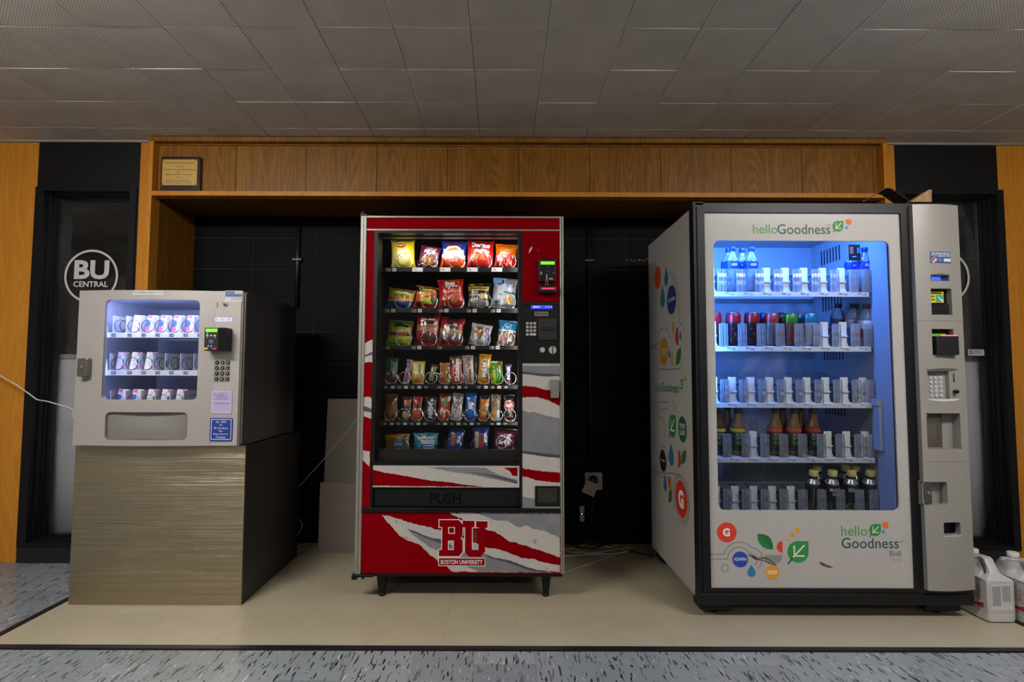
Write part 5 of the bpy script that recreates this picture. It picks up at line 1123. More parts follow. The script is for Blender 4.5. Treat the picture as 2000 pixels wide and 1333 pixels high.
part_light('fill_strip', lamp2, (IX0 + .012, LY + .05, 1.15), sm, (math.radians(90), 0, math.radians(-55)))

# ================================================================ WHITE DRINKS MACHINE
DY = 2.515
dm = thing('drink_vending_machine', 'large white drinks vending machine with blue-lit glass door and silver control column', 'vending machine', (1.47, 2.9, 0))
WHT = M('#B3AEAA', .42, 0, .02, 60, 0, .15, name='white_laminate'); WHS = M('#ABA5A0', .5, 0, .03, 60, name='white_side_panel')
BKF = M('#161518', .42, .1, .1, 60, spec=.35, name='black_door_frame')
DX0, DX1, DX2, DX3 = .880, 1.845, 1.860, 2.082
DZ0, DZ1 = .130, 1.848
DBK = 3.31
# cabinet shell
shell = boxes('cabinet', [(DX0 + .003, DX0 + .02, 2.575, DBK, .07, 1.845), (DX3 - .03, DX3 - .01, 2.575, DBK, .07, 1.845), (DX0 + .003, DX3 - .01, DBK - .02, DBK, .07, 1.845), (DX0 + .003, DX3 - .01, 2.575, DBK, 1.825, 1.845), (DX0 + .003, DX3 - .01, 2.575, DBK, .07, .10)], WHS, dm)
box('side_edge', (DX0 - .001, DX0 + .012, 2.548, 2.578, .10, 1.85), M('#101012', .5), dm)
box('top_cover', (DX0 + .01, DX3 - .005, DY + .01, 2.75, 1.848, 1.862), BKF, dm, bev=.002)
# rear top ledge seen on the side
boxes('door_hinge', [(DX0 - .002, DX0 + .05, DY + .01, 2.60, 1.848, 1.868)], BKF, dm, bev=.003)
# door frame
plate('door_frame', [rect(DX0 - .003, .088, DX2 + .004, DZ1), rect(.926, .134, 1.822, 1.812)], FR(DY), -.05, .0, BKF, dm)
plate('door_frame_lip', [rect(DX0 + .012, .12, 1.838, 1.838), rect(.926, .134, 1.822, 1.812)], FR(DY), 0, .006, BKF, dm)
G0, G1 = P(1391.5, 997.5, DY), P(1744, 470, DY)
wa, wb_ = P(1404, 997, DY), P(1737, 471, DY)
WIN2 = rrect(.968, .470, 1.772, 1.684, .028)
fp2 = plate('door_panel', [rect(.922, .130, 1.826, 1.816), WIN2[::-1]], FR(DY), -.012, -.004, WHT, dm)
boxes('panel_seam', [(.926, .968, DY + .0035, DY + .0042, .5195, .5205), (1.772, 1.822, DY + .0035, DY + .0042, .5195, .5205)], ink('#77716C'), fp2)
plate('window_pane', [rrect(.962, .464, 1.778, 1.690, .03)], FR(DY + .014), -.003, 0, GLASS, dm)
PF = FR(DY + .004)
GREEN = ink('#2F8A3C'); LGREEN = ink('#4E9A48'); TEAL = ink('#1D4F4A'); GREYL = ink('#8C8886'); WHI = ink('#E6E2DC')
def leaf_pts(u, v, r, k=24):
    """round leaf with its tip at the upper right"""
    p = [(u + r, v + r)] + [(u + r * math.cos(math.radians(a)), v + r * math.sin(math.radians(a))) for a in [90 + 270 * i / k for i in range(k + 1)]]
    return p
def leaf(u, v, r, fr, parent, base=GREEN, stem=TEAL, vein=WHI, n=.0006, sx=1):
    f = (lambda a, b, c: fr(u + (a - u) * sx, b, c))
    l = decal('leaf_mark', [leaf_pts(u, v, r)], f, base, parent, n=n)
    w_ = r * .14
    decal('leaf_vein', [stroke([(u - r * .5, v - r * .5), (u + r * .62, v + r * .62)], w_), stroke([(u - r * .35, v - r * .30), (u - r * .36, v + r * .58)], w_), stroke([(u - r * .30, v - r * .36), (u + r * .62, v - r * .38)], w_)], f, vein, l, n=n + .0005)
    decal('leaf_stem', [stroke([(u - r * .98, v - r * 1.12), (u - r * .5, v - r * .5)], w_ * 1.1)], f, stem, l, n=n + .0008)
def drop(u, v, r, k=16, sx=1): return [(u, v + r * 1.9)] + [(u + sx * r * math.cos(math.radians(a)), v + r * math.sin(math.radians(a))) for a in [35 - 250 * i / k for i in range(k + 1)]]
def pd(x, y, Y=DY + .004): return P(x, y, Y)
def pb(x0, y0, x1, y1, Y=DY + .004): a, b = P(x0, y1, Y), P(x1, y0, Y); return (a[0], a[1], b[0], b[1])
# top wordmark
text('hello', PF, pb(1470.5, 439, 1518, 456.5), LGREEN, fp2, bold=.0)
text('Goodness', PF, pb(1518.5, 438.5, 1621, 457.5), TEAL, fp2, bold=.004)
text('TM', PF, pb(1614, 438, 1622, 441.5), ink('#6A7A78'), fp2)
c = pd(1636.5, 442.5); leaf(c[0], c[1], .0255, PF, fp2)
ORG = ink('#E0701E'); BLU = ink('#2C86C2')
decal('orange_dot', [circ(*pd(1657.5, 433.7), .0145)], PF, ORG, fp2); decal('blue_drop', [drop(*pd(1653.5, 445.5), .0062)], PF, BLU, fp2)
# lower wordmark
zl_ = ZM(1380, 990, .21)
def lz(a, b): return pd(*zl_(a, b))
def lzb(a0, b0, a1, b1): x, z = lz(a0, b1); X, Z = lz(a1, b0); return (x, z, X, Z)
text('hello', PF, lzb(1252, 178, 1492, 272), LGREEN, fp2)
text('Goodness', PF, lzb(1256, 292, 1784, 388), TEAL, fp2, bold=.004)
text('TM', PF, lzb(1792, 318, 1828, 336), ink('#5A6A68'), fp2)
c = lz(1566, 220); leaf(c[0], c[1], .0265, PF, fp2)
decal('orange_dot', [circ(*lz(1663, 173), .0145)], PF, ORG, fp2); decal('blue_drop', [drop(*lz(1644, 236), .0062)], PF, BLU, fp2)
# emblem field
RDC = ink('#D8371F')
gd = decal('red_disc', [circ(*lz(187, 240), .0435, 40)], PF, RDC, fp2)
text('G', PF, lzb(150, 200, 216, 278), WHI, gd, n=.0014, bold=.06)
decal('lightning_mark', [[lz(196, 222), lz(178, 240), lz(192, 240), lz(180, 262), lz(204, 236), lz(190, 236)]], PF, RDC, gd, n=.0022)
decal('grey_band', [stroke([lz(28, 445), lz(155, 445)] + [lz(305 + 145 * math.cos(math.radians(a)), 470 - 138 * math.sin(math.radians(a))) for a in range(168, 30, -10)] + [lz(450, 385), lz(480, 405), lz(510, 440), lz(516, 490), lz(510, 530), lz(478, 582)], .0055),
      stroke([lz(28, 489), lz(192, 489)] + [lz(300 + 105 * math.cos(math.radians(a)), 480 - 102 * math.sin(math.radians(a))) for a in range(170, 30, -10)] + [lz(420, 440), lz(452, 460), lz(470, 490), lz(468, 520), lz(446, 548)], .0055),
      ring(*lz(170, 573), .0128, .0175)], PF, GREYL, fp2)
aq = decal('blue_disc', [circ(*lz(312, 492), .0345, 36)], PF, ink('#1F46A8'), fp2, n=.001)
text('AQUAFINA', PF, lzb(252, 474, 372, 508), WHI, aq, n=.0016, bold=.01)
decal('leaf_print', [[lz(473, 255), lz(530, 258), lz(575, 275), lz(600, 305), lz(615, 345), lz(617, 400), lz(565, 396), lz(520, 375), lz(488, 335), lz(476, 300)]], PF, ink('#1F7A3A'), fp2)
decal('leaf_print_dark', [[lz(473, 255), lz(530, 258), lz(575, 275), lz(600, 305), lz(615, 345), lz(617, 400)]], PF, ink('#1A6A33'), fp2, n=.0011)
decal('red_half_disc', [circ(*lz(705, 376), .0255, 18, a0=90, a1=270)], PF, RDC, fp2)
decal('grey_half_disc', [circ(*lz(627, 450), .0385, 20, a0=180, a1=360)], PF, GREYL, fp2)
decal('orange_hexagon', [circ(*lz(845, 222), .0118, 6), circ(*lz(799, 268), .0095, 6), circ(*lz(758, 310), .0075, 6)], PF, ink('#DE9420'), fp2)
c = lz(850, 422); leaf(c[0], c[1], .047, PF, fp2)
decal('blue_drop', [drop(*lz(418, 616), .0185)], PF, ink('#2478A8'), fp2)
li = decal('amber_disc', [circ(*lz(611, 610), .030, 32)], PF, ink('#DE971E'), fp2, n=.001)
decal('amber_badge', [rect(*lzb(566, 596, 656, 628))], PF, ink('#E8D9B4'), li, n=.0014); text('Lipton', PF, lzb(572, 600, 650, 624), ink('#C98A2A'), li, n=.0018)
decal('scratch', [[lz(372, 436), lz(420, 452), lz(470, 475), lz(540, 468), lz(600, 500), lz(655, 550), lz(590, 528), lz(520, 500), lz(450, 490), lz(410, 462)], [lz(1036, 512), lz(1085, 525), lz(1140, 550), lz(1182, 570), lz(1120, 562), lz(1075, 545)]], PF, ink('#3A322B'), fp2, n=.0022)
decal('scratch_core', [[lz(455, 478), lz(540, 480), lz(600, 510), lz(630, 538), lz(560, 510)], [lz(1080, 532), lz(1130, 552), lz(1110, 554)]], PF, ink('#8E867C'), fp2, n=.0026)
text('Bidi', PF, lzb(1700, 412, 1808, 462), ink('#77706C'), fp2, bold=.01); text('22-52', PF, lzb(1720, 484, 1812, 506), ink('#8A847E'), fp2)
# base bar and feet
box('base_bar', (DX0 - .002, DX3, DY - .004, DY + .07, .062, .112), BKF, dm, bev=.006)
box('under_column_block', (DX2, DX3 - .002, DY + .002, DY + .06, .100, .135), M('#101012', .5), dm)
for (xa, xb, ya, yb) in ((.895, 1.04, 2.56, 2.66), (1.90, 2.06, 2.56, 2.66), (.90, 1.02, 3.2, 3.3), (1.92, 2.06, 3.2, 3.3)):
    ft = box('foot_block', (xa, xb, ya, yb, .018, .075), BKF, dm, bev=.006)
    place('foot', lathe_mesh([(.022, 0), (.024, .006), (.016, .02)], 16), BLK, ft, ((xa + xb) / 2, (ya + yb) / 2, 0))
# left side panel and its prints
sp_ = box('side_panel', (DX0, DX0 + .006, 2.578, 3.305, .075, 1.842), WHS, dm)
SF = FS(DX0)
zs = ZM(1250, 390, .5102)
def sq(a, b):
    Y, Z = PX(*zs(a, b), DX0); return (-Y, Z)
def srad(a, b, h_):          # radius from the pixel half height
    (u, v), (u2, v2) = sq(a, b - h_), sq(a, b + h_); return abs(v - v2) / 2
def sdisc(nm, a, b, h_, col, n=.0006, k=32): return decal(nm, [circ(*sq(a, b), srad(a, b, h_), k)], SF, ink(col), sp_, n=n)
u, v = sq(68, 300); R1 = srad(68, 300, 46)
decal('orange_sun', [[(u + R1 * (1 if i % 2 else .88) * math.cos(math.pi * i / 22), v + R1 * (1 if i % 2 else .88) * math.sin(math.pi * i / 22)) for i in range(44)]], SF, ink('#C2491E'), sp_)
decal('blue_drop', [drop(*sq(101, 305), srad(101, 305, 26)), drop(*sq(87, 385), srad(87, 385, 30)), drop(*sq(120, 990), srad(120, 990, 30)), drop(*sq(97, 1095), srad(97, 1095, 22)), drop(*sq(155, 525), srad(155, 525, 13)), drop(*sq(113, 595), srad(113, 595, 13))], SF, ink('#2C6A8E'), sp_)
a_ = sdisc('navy_disc', 121, 384, 56, '#1E2F6E'); cu, cv = sq(121, 384); r = srad(121, 384, 56)
text('AQUAFINA', SF, (cu - r * .78, cv - r * .16, cu + r * .78, cv + r * .16), WHI, a_, n=.0014)
decal('grey_ring', [ring(cu, cv, r * 1.10, r * 1.17)], SF, GREYL, sp_)
a_ = sdisc('amber_disc', 91, 583, 54, '#A87A2A'); cu, cv = sq(91, 583); r = srad(91, 583, 54)
decal('amber_badge', [rect(cu - r * .62, cv - r * .22, cu + r * .62, cv + r * .22)], SF, ink('#B9A27A'), a_, n=.0012); text('Lipton', SF, (cu - r * .5, cv - r * .14, cu + r * .5, cv + r * .14), ink('#7A5A1E'), a_, n=.0018)
LWs = .0075
decal('grey_band', [stroke([(q.x, q.y) for q in smooth_path([(*sq(x, y), 0) for x, y in p], 5)], LWs) for p in (
    [(40, 560), (68, 556), (72, 520), (82, 498), (95, 492), (108, 502), (114, 530)], [(40, 572), (62, 570), (66, 600), (70, 640), (80, 650), (150, 648), (158, 630), (160, 600)],
    [(112, 292), (120, 284), (132, 292), (142, 320), (150, 370), (152, 470), (160, 474), (168, 500)], [(120, 300), (130, 308), (140, 340), (144, 380)],
    [(72, 776), (110, 776)], [(72, 790), (74, 830), (88, 836), (92, 850)], [(80, 804), (110, 804)], [(72, 776), (70, 800), (74, 830)], [(92, 850), (98, 880), (94, 925)],
    [(48, 1020), (75, 1046), (130, 1050), (150, 1058), (164, 1070)], [(48, 1034), (75, 1058), (118, 1066)],
    [(82, 960), (90, 948), (100, 955), (104, 990), (100, 1030), (90, 1048)], [(110, 1000), (112, 970), (120, 948), (128, 970), (131, 1000)])], SF, ink('#7E7A78'), sp_)
decal('amber_half', [circ(*sq(124, 490), srad(124, 490, 26), 14, a0=-90, a1=90), circ(*sq(126, 612), srad(126, 612, 26), 14, a0=90, a1=270), circ(*sq(116, 1085), srad(116, 1085, 24), 14, a0=-90, a1=90), circ(*sq(129, 772), srad(129, 772, 10), 6), circ(*sq(137, 797), srad(137, 797, 8), 6), circ(*sq(144, 818), srad(144, 818, 6), 6)], SF, ink('#B98A2A'), sp_, n=.001)
decal('red_half', [circ(*sq(147, 523), srad(147, 523, 36), 16, a0=90, a1=270), circ(*sq(147, 993), srad(147, 993, 34), 16, a0=-90, a1=90), circ(*sq(116, 1085), srad(116, 1085, 24), 14, a0=90, a1=270)], SF, ink('#B0341E'), sp_, n=.001)
def lens(a0, b0, a1, b1, bulge): 
    (u0, v0), (u1, v1) = sq(a0, b0), sq(a1, b1); du, dv = u1 - u0, v1 - v0; L_ = math.hypot(du, dv); nx, ny = -dv / L_, du / L_; p = []
    for s in (1, -1):
        for i in range(9):
            t = i / 8 if s > 0 else 1 - i / 8; k = s * bulge * L_ * math.sin(math.pi * t); p.append((u0 + du * t + nx * k, v0 + dv * t + ny * k))
    return p
decal('leaf_print', [lens(158, 566, 138, 636, .25), lens(178, 962, 158, 1012, .25), lens(123, 1112, 110, 1160, .28)], SF, ink('#2A6A32'), sp_)
a_ = sdisc('green_disc', 163, 880, 50, '#1F5A3C'); cu, cv = sq(163, 880); r = srad(163, 880, 50)
text('PURE', SF, (cu - r * .6, cv + r * .04, cu + r * .6, cv + r * .42), WHI, a_, n=.0014); text('LEAF', SF, (cu - r * .6, cv - r * .46, cu + r * .6, cv - r * .08), WHI, a_, n=.0014)
cu, cv = sq(124, 868); leaf(cu, cv, srad(124, 868, 44), SF, sp_, base=ink('#2C7A34'))
a_ = sdisc('black_disc', 88, 1000, 42, '#16181E'); cu, cv = sq(88, 1000); r = srad(88, 1000, 42); text('propel', SF, (cu - r * .6, cv - r * .14, cu + r * .6, cv + r * .18), WHI, a_, n=.0014)
a_ = sdisc('red_disc', 158, 1147, 70, '#C2341C'); cu, cv = sq(158, 1147); r = srad(158, 1147, 70); text('G', SF, (cu - r * .45, cv - r * .5, cu + r * .45, cv + r * .5), WHI, a_, n=.0014, bold=.06)
decal('grey_ring', [ring(cu, cv, r * 1.14, r * 1.2)], SF, GREYL, sp_, n=.0012); decal('grey_ring', [ring(cu, cv, r * 1.3, r * 1.36)], SF, GREYL, sp_, n=.0016)
def sbox(a0, b0, a1, b1):
    (u0, v0), (u1, v1) = sq(a0, (b0 + b1) / 2), sq(a1, (b0 + b1) / 2); t0, t1 = sq((a0 + a1) / 2, b1)[1], sq((a0 + a1) / 2, b0)[1]; return (u0, t0, u1, t1)
text('hello', SF, sbox(60, 702, 84, 736), LGREEN, sp_, bold=.004); text('Goodness', SF, sbox(85, 702, 149, 738), TEAL, sp_, bold=.006)
cu, cv = sq(159, 708); leaf(cu, cv, srad(159, 708, 20), SF, sp_); decal('orange_dot', [circ(*sq(173, 686), srad(173, 686, 12))], SF, ORG, sp_)
text('TM', SF, sbox(142, 694, 150, 700), GREYL, sp_)

# ---- silver control column (convex), with real openings
CYF = DY - .012
def col_bow(c):
    u = (c.x - DX2) / (DX3 - DX2); return (c.x, c.y - .030 * max(0, math.sin(math.pi * min(1, max(0, u * .62 + .28)))) ** 1 + .012, c.z)
def cb(x0, y0, x1, y1): a, b = P(x0, y1, CYF - .015), P(x1, y0, CYF - .015); return (a[0], a[1], b[0], b[1])
H_disp = rect(*cb(1817, 537, 1855, 549)); H_bill = rect(*cb(1819, 564, 1860, 615)); H_card = rect(*cb(1821, 643, 1864, 694))
H_cup = rect(*cb(1812, 808, 1878, 878)); H_lock = rrect(*cb(1804, 942, 1849, 987), .012); H_coin = rrect(*cb(1843, 1021, 1877, 1046), .008); H_key = rect(*cb(1813, 722, 1853, 779))
COLM = M('#98938D', .42, .15, .03, 140, name='silver_plastic')
ccuts = [DX2 + (DX3 - DX2) * i / 12 for i in range(1, 12)]
colp = plate('control_column', [rect(DX2 + .004, DZ0 + .004, DX3, DZ1 - .002)] + [h[::-1] for h in (H_disp, H_bill, H_card, H_cup, H_lock, H_coin, H_key)], FR(CYF), -.03, 0, COLM, dm, cuts=ccuts, warp=col_bow)
box('column_back', (DX2 + .002, DX3 - .006, CYF + .045, CYF + .06, DZ0, DZ1 - .004), BLK, dm)
box('column_side', (DX3 - .006, DX3, CYF + .02, 2.56, DZ0, DZ1 - .004), M('#6A6762', .5), dm)
boxes('column_seam', [(DX2 + .004, DX3, CYF - .022, CYF - .0, z, z + .0012) for z in (P(1840, 627, CYF - .015)[1], P(1850, 903, CYF - .015)[1])], M('#55524E', .6), colp) if False else None
def on_col(nm, shapes, mat, par, n=.0012):
    bm = bmesh.new()
    for s in shapes:
        tri_add(bm, s if isinstance(s[0][0], (tuple, list)) else [s], FR(CYF), n)
    for x in ccuts: bmesh.ops.bisect_plane(bm, geom=bm.verts[:] + bm.edges[:] + bm.faces[:], plane_co=(x, 0, 0), plane_no=(1, 0, 0))
    for v in bm.verts: v.co = Vector(col_bow(v.co))
    me = bpy.data.meshes.new(nm); bm.to_mesh(me); bm.free(); return link(nm, me, mat, par)
def tx_col(s, b, mat, par, n=.0018, **k): return text(s, FR(CYF), b, mat, par, n=n, warp=col_bow, **k)
for y in (627, 903): 
    z = P(1840, y, CYF - .015)[1]; on_col('seam', [rect(DX2 + .004, z, DX3, z + .0015)], ink('#5E5B57'), colp, .0008)
rp_ = on_col('repair_sticker', [rect(*cb(1816, 492, 1858, 514))], M('#2E4E8C', .4), colp)
zr = ZM(1800, 480, .10502)
def rz(a0, b0, a1, b1): x0, y0 = zr(a0, b0); x1, y1 = zr(a1, b1); return cb(x0, y0, x1, y1)
WK = ink('#D6D8DE')
tx_col('FOR REPAIR SERVICE', rz(165, 130, 535, 160), WK, rp_, bold=.03, shear=.15); on_col('sticker_line', [rect(*rz(160, 166, 550, 172))], WK, rp_, .0018)
tx_col('PLEASE', rz(168, 182, 262, 196), WK, rp_); tx_col('CALL', rz(196, 208, 262, 220), WK, rp_); tx_col('1-800-987-2774', rz(278, 182, 545, 214), WK, rp_, bold=.02)
tx_col('REPORT', rz(285, 248, 375, 262), WK, rp_); tx_col('ASSET #', rz(305, 272, 405, 288), WK, rp_); on_col('asset_box', [rect(*rz(412, 240, 552, 300))], WK, rp_, .0018)
c0 = rz(170, 225, 270, 325); gu, gv = (c0[0] + c0[2]) / 2, (c0[1] + c0[3]) / 2; gr = (c0[2] - c0[0]) / 2
on_col('logo_disc', [circ(gu, gv, gr, 24)], WK, rp_, .0018)
on_col('logo_red', [[(gu + gr * .9 * math.cos(math.radians(a)), gv + gr * .9 * math.sin(math.radians(a))) for a in range(50, 231, 12)] + [(gu - gr * .1, gv - gr * .05)]], ink('#C22A36'), rp_, .0024)
on_col('logo_blue', [[(gu + gr * .9 * math.cos(math.radians(a)), gv + gr * .9 * math.sin(math.radians(a))) for a in range(-110, 21, 12)] + [(gu + gr * .3, gv - gr * .35)]], ink('#2C4C9A'), rp_, .0024)
def inset(nm, h_, dep, mat, par, grow=.002):
    u0 = min(p[0] for p in h_) - grow; u1 = max(p[0] for p in h_) + grow; v0 = min(p[1] for p in h_) - grow; v1 = max(p[1] for p in h_) + grow
    return box(nm, (u0, u1, CYF + dep, CYF + dep + .004, v0, v1), mat, par), (u0, v0, u1, v1)
d_, b_ = inset('display', H_disp, .004, glow('#0A1560', .5), dm)
text('DRINKS', FR(CYF + .004), (b_[0] + .016, b_[1] + .008, b_[0] + (b_[2] - b_[0]) * .68, b_[3] - .007), glow('#3A70FF', 2.2), d_, n=.001, bold=.01)
on_col('display_brow', [[P(1816, 537, CYF - .015), P(1826, 535, CYF - .015), P(1840, 534.5, CYF - .015), P(1856, 537, CYF - .015), P(1856, 538, CYF - .015), P(1816, 538, CYF - .015)]], M('#5E5C54', .5), colp, .0014)
d_, b_ = inset('bill_acceptor', H_bill, .020, M('#0E0E10', .35), dm)
Wb, Hb = b_[2] - b_[0], b_[3] - b_[1]
def bq(a0, b0, a1, b1): return (b_[0] + Wb * a0, b_[3] - Hb * b1, b_[0] + Wb * a1, b_[3] - Hb * b0)
yc = slab('bill_guide_card', bq(.03, .10, .76, .52), 0, .012, M('#D9C81E', .4), d_, CYF + .020, 0)
fy = FR(CYF + .008)
decal('guide_art', [rect(*bq(.42, .22, .74, .50))], fy, ink('#3E9A86'), yc); decal('guide_art_white', [[(bq(.48, .27, .7, .5)[0], bq(.48, .27, .7, .5)[3]), (bq(.48, .27, .72, .5)[2], bq(.5, .3, .7, .42)[1]), (bq(.48, .27, .72, .5)[2], bq(.48, .27, .7, .5)[1]), (bq(.6, .3, .7, .5)[0], bq(.5, .4, .7, .42)[3])]], fy, ink('#DDE6E2'), yc, n=.001)
decal('guide_black', [rect(*bq(.08, .14, .68, .19)), rect(*bq(.08, .14, .13, .42)), [(bq(.05, .42, .16, .48)[0], bq(0, .42, 1, .48)[3]), (bq(.05, .42, .16, .48)[2], bq(0, .42, 1, .48)[3]), (bq(.105, .42, .16, .48)[0], bq(0, .42, 1, .48)[1])], rect(*bq(.2, .26, .36, .30)), rect(*bq(.22, .38, .36, .42))], fy, ink('#1B1A14'), yc, n=.001)
bs_ = slab('bill_slot', bq(.12, .58, .97, .95), 0, .014, M('#1A1A1C', .3), d_, CYF + .020, .003); slab('bill_mouth', bq(.2, .74, .92, .84), .014, .016, M('#050505', .4), bs_, CYF + .020, .001)
d_, b_ = inset('card_well', H_card, .018, M('#131315', .5), dm)
cdr = cb(1825, 657, 1865.5, 694)
crd = box('card_reader', (cdr[0], cdr[2], CYF - .036, CYF + .018, cdr[1], cdr[3]), M('#1C1C1E', .35, 0, .08, 200, .1), dm, bev=.004)
box('reader_screen', (cdr[0] + .004, cdr[0] + .070, CYF + .006, CYF + .012, cdr[3], cdr[3] + .012), glow('#3E8A1E', .7), crd)
box('reader_light', (cdr[0] + .022, cdr[2] - .006, CYF - .034, CYF - .026, cdr[3] - .001, cdr[3] + .0035), glow('#FF4A5E', 2.5), crd)
# keypad
d_, b_ = inset('keypad', H_key, .006, M('#9C9AA0', .4, .2), dm)
zy = ZM(1790, 620, .12746)
for r in range(6):
    for c in range(3):
        x, z = P(*zy(228 + c * 76 + r * 3, 862 + r * 68), CYF)
        s = ['A', '1', '2', 'B', '3', '4', 'C', '5', '6', 'D', '7', '8', 'E', '9', '0', 'F', '*', '#'][r * 3 + c]
        if r == 0:
            text(s, FR(CYF + .006), (x - .003, z - .005, x + .003, z + .005), ink('#3A3A3C'), d_, n=.001); continue
        kk = place('key', lathe_mesh([(.0078, 0), (.0078, .003), (.0065, .0048)], 14, axis='Y') if (r, c) == (1, 0) else KM, M('#CFCCC6', .4), d_, (x, CYF + .006, z))
        if (r, c) == (1, 0): KM = kk.data
        text(s, FR(CYF + .0012), (x - .0028, z - .0042, x + .0028, z + .0042), ink('#55535A'), kk, n=.0006).location = (-x, -(CYF + .006), -z)
on_col('keypad_brow', [[P(1807, 723.5, CYF - .015), P(1820, 721, CYF - .015), P(1840, 719.5, CYF - .015), P(1860, 720, CYF - .015), P(1876, 722.5, CYF - .015), P(1862, 725, CYF - .015), P(1812, 726, CYF - .015)]], M('#57534B', .5), colp, .0015)
on_col('keypad_sill', [[P(1810, 780, CYF - .015), P(1880, 780, CYF - .015), P(1870, 783, CYF - .015), P(1845, 784.5, CYF - .015), P(1822, 783, CYF - .015)]], M('#D9D5CE', .4), colp, .0015)
on_col('coin_slot', [rect(*cb(1863, 730, 1865, 747))], M('#2A2A2C', .5), colp, .0014)
x, z = P(1867, 765.5, CYF - .02); knob('coin_lever', (x, z), .0085, CYF - .006, CYF - .03, M('#0C0C0D', .25), dm, 16)
# recess with clear tumbler-like door, lock recess, coin cup
def well(nm, h_, dep, mat):
    us = [p[0] for p in h_]; vs = [p[1] for p in h_]; u0, u1, v0, v1 = min(us) - .0012, max(us) + .0012, min(vs) - .0012, max(vs) + .0012
    bm = bmesh.new(); y0, y1 = CYF - .004, CYF + dep
    for q in (((u0, y1, v0), (u1, y1, v0), (u1, y1, v1), (u0, y1, v1)), ((u0, y0, v0), (u0, y1, v0), (u0, y1, v1), (u0, y0, v1)), ((u1, y0, v0), (u1, y1, v0), (u1, y1, v1), (u1, y0, v1)), ((u0, y0, v0), (u1, y0, v0), (u1, y1, v0), (u0, y1, v0)), ((u0, y0, v1), (u1, y0, v1), (u1, y1, v1), (u0, y1, v1))): bm.faces.new([bm.verts.new(p) for p in q])
    bmesh.ops.remove_doubles(bm, verts=bm.verts, dist=1e-5)
    for v in bm.verts:
        if v.co.y < CYF + .001: v.co.y = col_bow(Vector((v.co.x, CYF, 0)))[1] + .006
    return link(nm, bm_mesh(bm), mat, dm), (u0, v0, u1, v1)
wl, b_ = well('coin_window_well', H_cup, .04, COLM)
cu = (b_[0] + (b_[2] - b_[0]) * .33); rr = (b_[2] - b_[0]) * .30
o = place('clear_drum', lathe_mesh([(rr, 0), (rr, b_[3] - b_[1] - .012), (rr * .97, b_[3] - b_[1] - .010)], 28, caps=False), glass_mat('smoked_plastic', (.62, .58, .54), .25, '#8E857C', 1.5, .08), wl, (cu, CYF + .032, b_[1] + .006)); o.scale = (1, .55, 1)
o = place('drum_base', lathe_mesh([(rr * 1.06, 0), (rr * 1.06, .006), (rr, .007)], 28), glass_mat('clear_base', (.9, .9, .9), .4, '#B5B0AA'), wl, (cu, CYF + .032, b_[1])); o.scale = (1, .55, 1)
wl, b_ = well('lock_well', H_lock, .026, COLM)
lk2 = box('lock_handle', (b_[0] + .002, b_[0] + .044, CYF - .012, CYF + .024, b_[1] + .006, b_[3] - .003), M('#8C8983', .25, .9), dm, bev=.004)
knob('key_cylinder', (b_[0] + .030, (b_[1] + b_[3]) / 2), .007, CYF - .012, CYF - .018, M('#C9C6C0', .2, .95), lk2, 16)
wl, b_ = well('coin_return_cup', H_coin, .035, M('#1A1A1B', .5))
on_col('cup_sill', [rect(b_[0], b_[1] - .004, b_[2], b_[1])], M('#C9C5BE', .4), colp, .0014)

# ---- interior of the drinks machine
LIN = M('#989CA3', .5, 0, .02, 20, name='white_cooler_liner')
NX0, NX1, NYB, NZ0, NZ1 = .915, 1.775, 3.16, .36, 1.802
boxes('interior', [(NX0, NX0 + .005, 2.536, NYB, NZ0, NZ1), (NX1 - .005, NX1, 2.536, NYB, NZ0, NZ1), (NX0, NX1, NYB - .005, NYB, NZ0, NZ1), (NX0, NX1, 2.536, NYB, NZ1 - .005, NZ1), (NX0, NX1, 2.56, NYB, NZ0, NZ0 + .005)], LIN, dm)
boxes('liner_seam', [(NX0, NX1, NYB - .008, NYB - .004, z, z + .004) for z in (1.47, 1.20)] + [(1.15, 1.154, NYB - .007, NYB - .004, .5, 1.5)], M('#9FA6B0', .5), dm)
for zz in (1.675, 1.42, 1.152, .86):
    for i in range(7):
        y = 2.885 + i * .027
        box('vent_slot', (NX1 - .0065, NX1 - .004, y, y + .009, zz, zz + .078), M('#10141C', .6), dm)
box('inner_bracket', (NX1 - .03, NX1 - .005, 2.60, 2.68, .93, .96), LIN, dm); box('inner_rail', (NX1 - .022, NX1 - .005, 2.60, 2.66, .72, .93), LIN, dm, bev=.004)
box('inner_card', (NX1 - .10, NX1 - .045, 2.66, 2.662, 1.622, 1.70), M('#1B1C22', .4), dm)
decal('inner_card_print', [rect(NX1 - .06, 1.66 + .007 * i, NX1 - .05, 1.663 + .007 * i) for i in range(4)] + [rect(NX1 - .085, 1.64, NX1 - .065, 1.644)], FR(2.66), ink('#C9CCD6'), dm); decal('inner_card_art', [rect(NX1 - .095, 1.655, NX1 - .078, 1.69)], FR(2.66), ink('#C2582A'), dm)
SY = 2.645
CLEAR = glass_mat('clear_plastic', (.96, .97, .985), .2, '#E2E8F0', 1.5, .12, 1.5); PUSHW = M('#D5D6D8', .45, name='white_pusher'); SHW = M('#BFC1C0', .5, name='shelf_white')
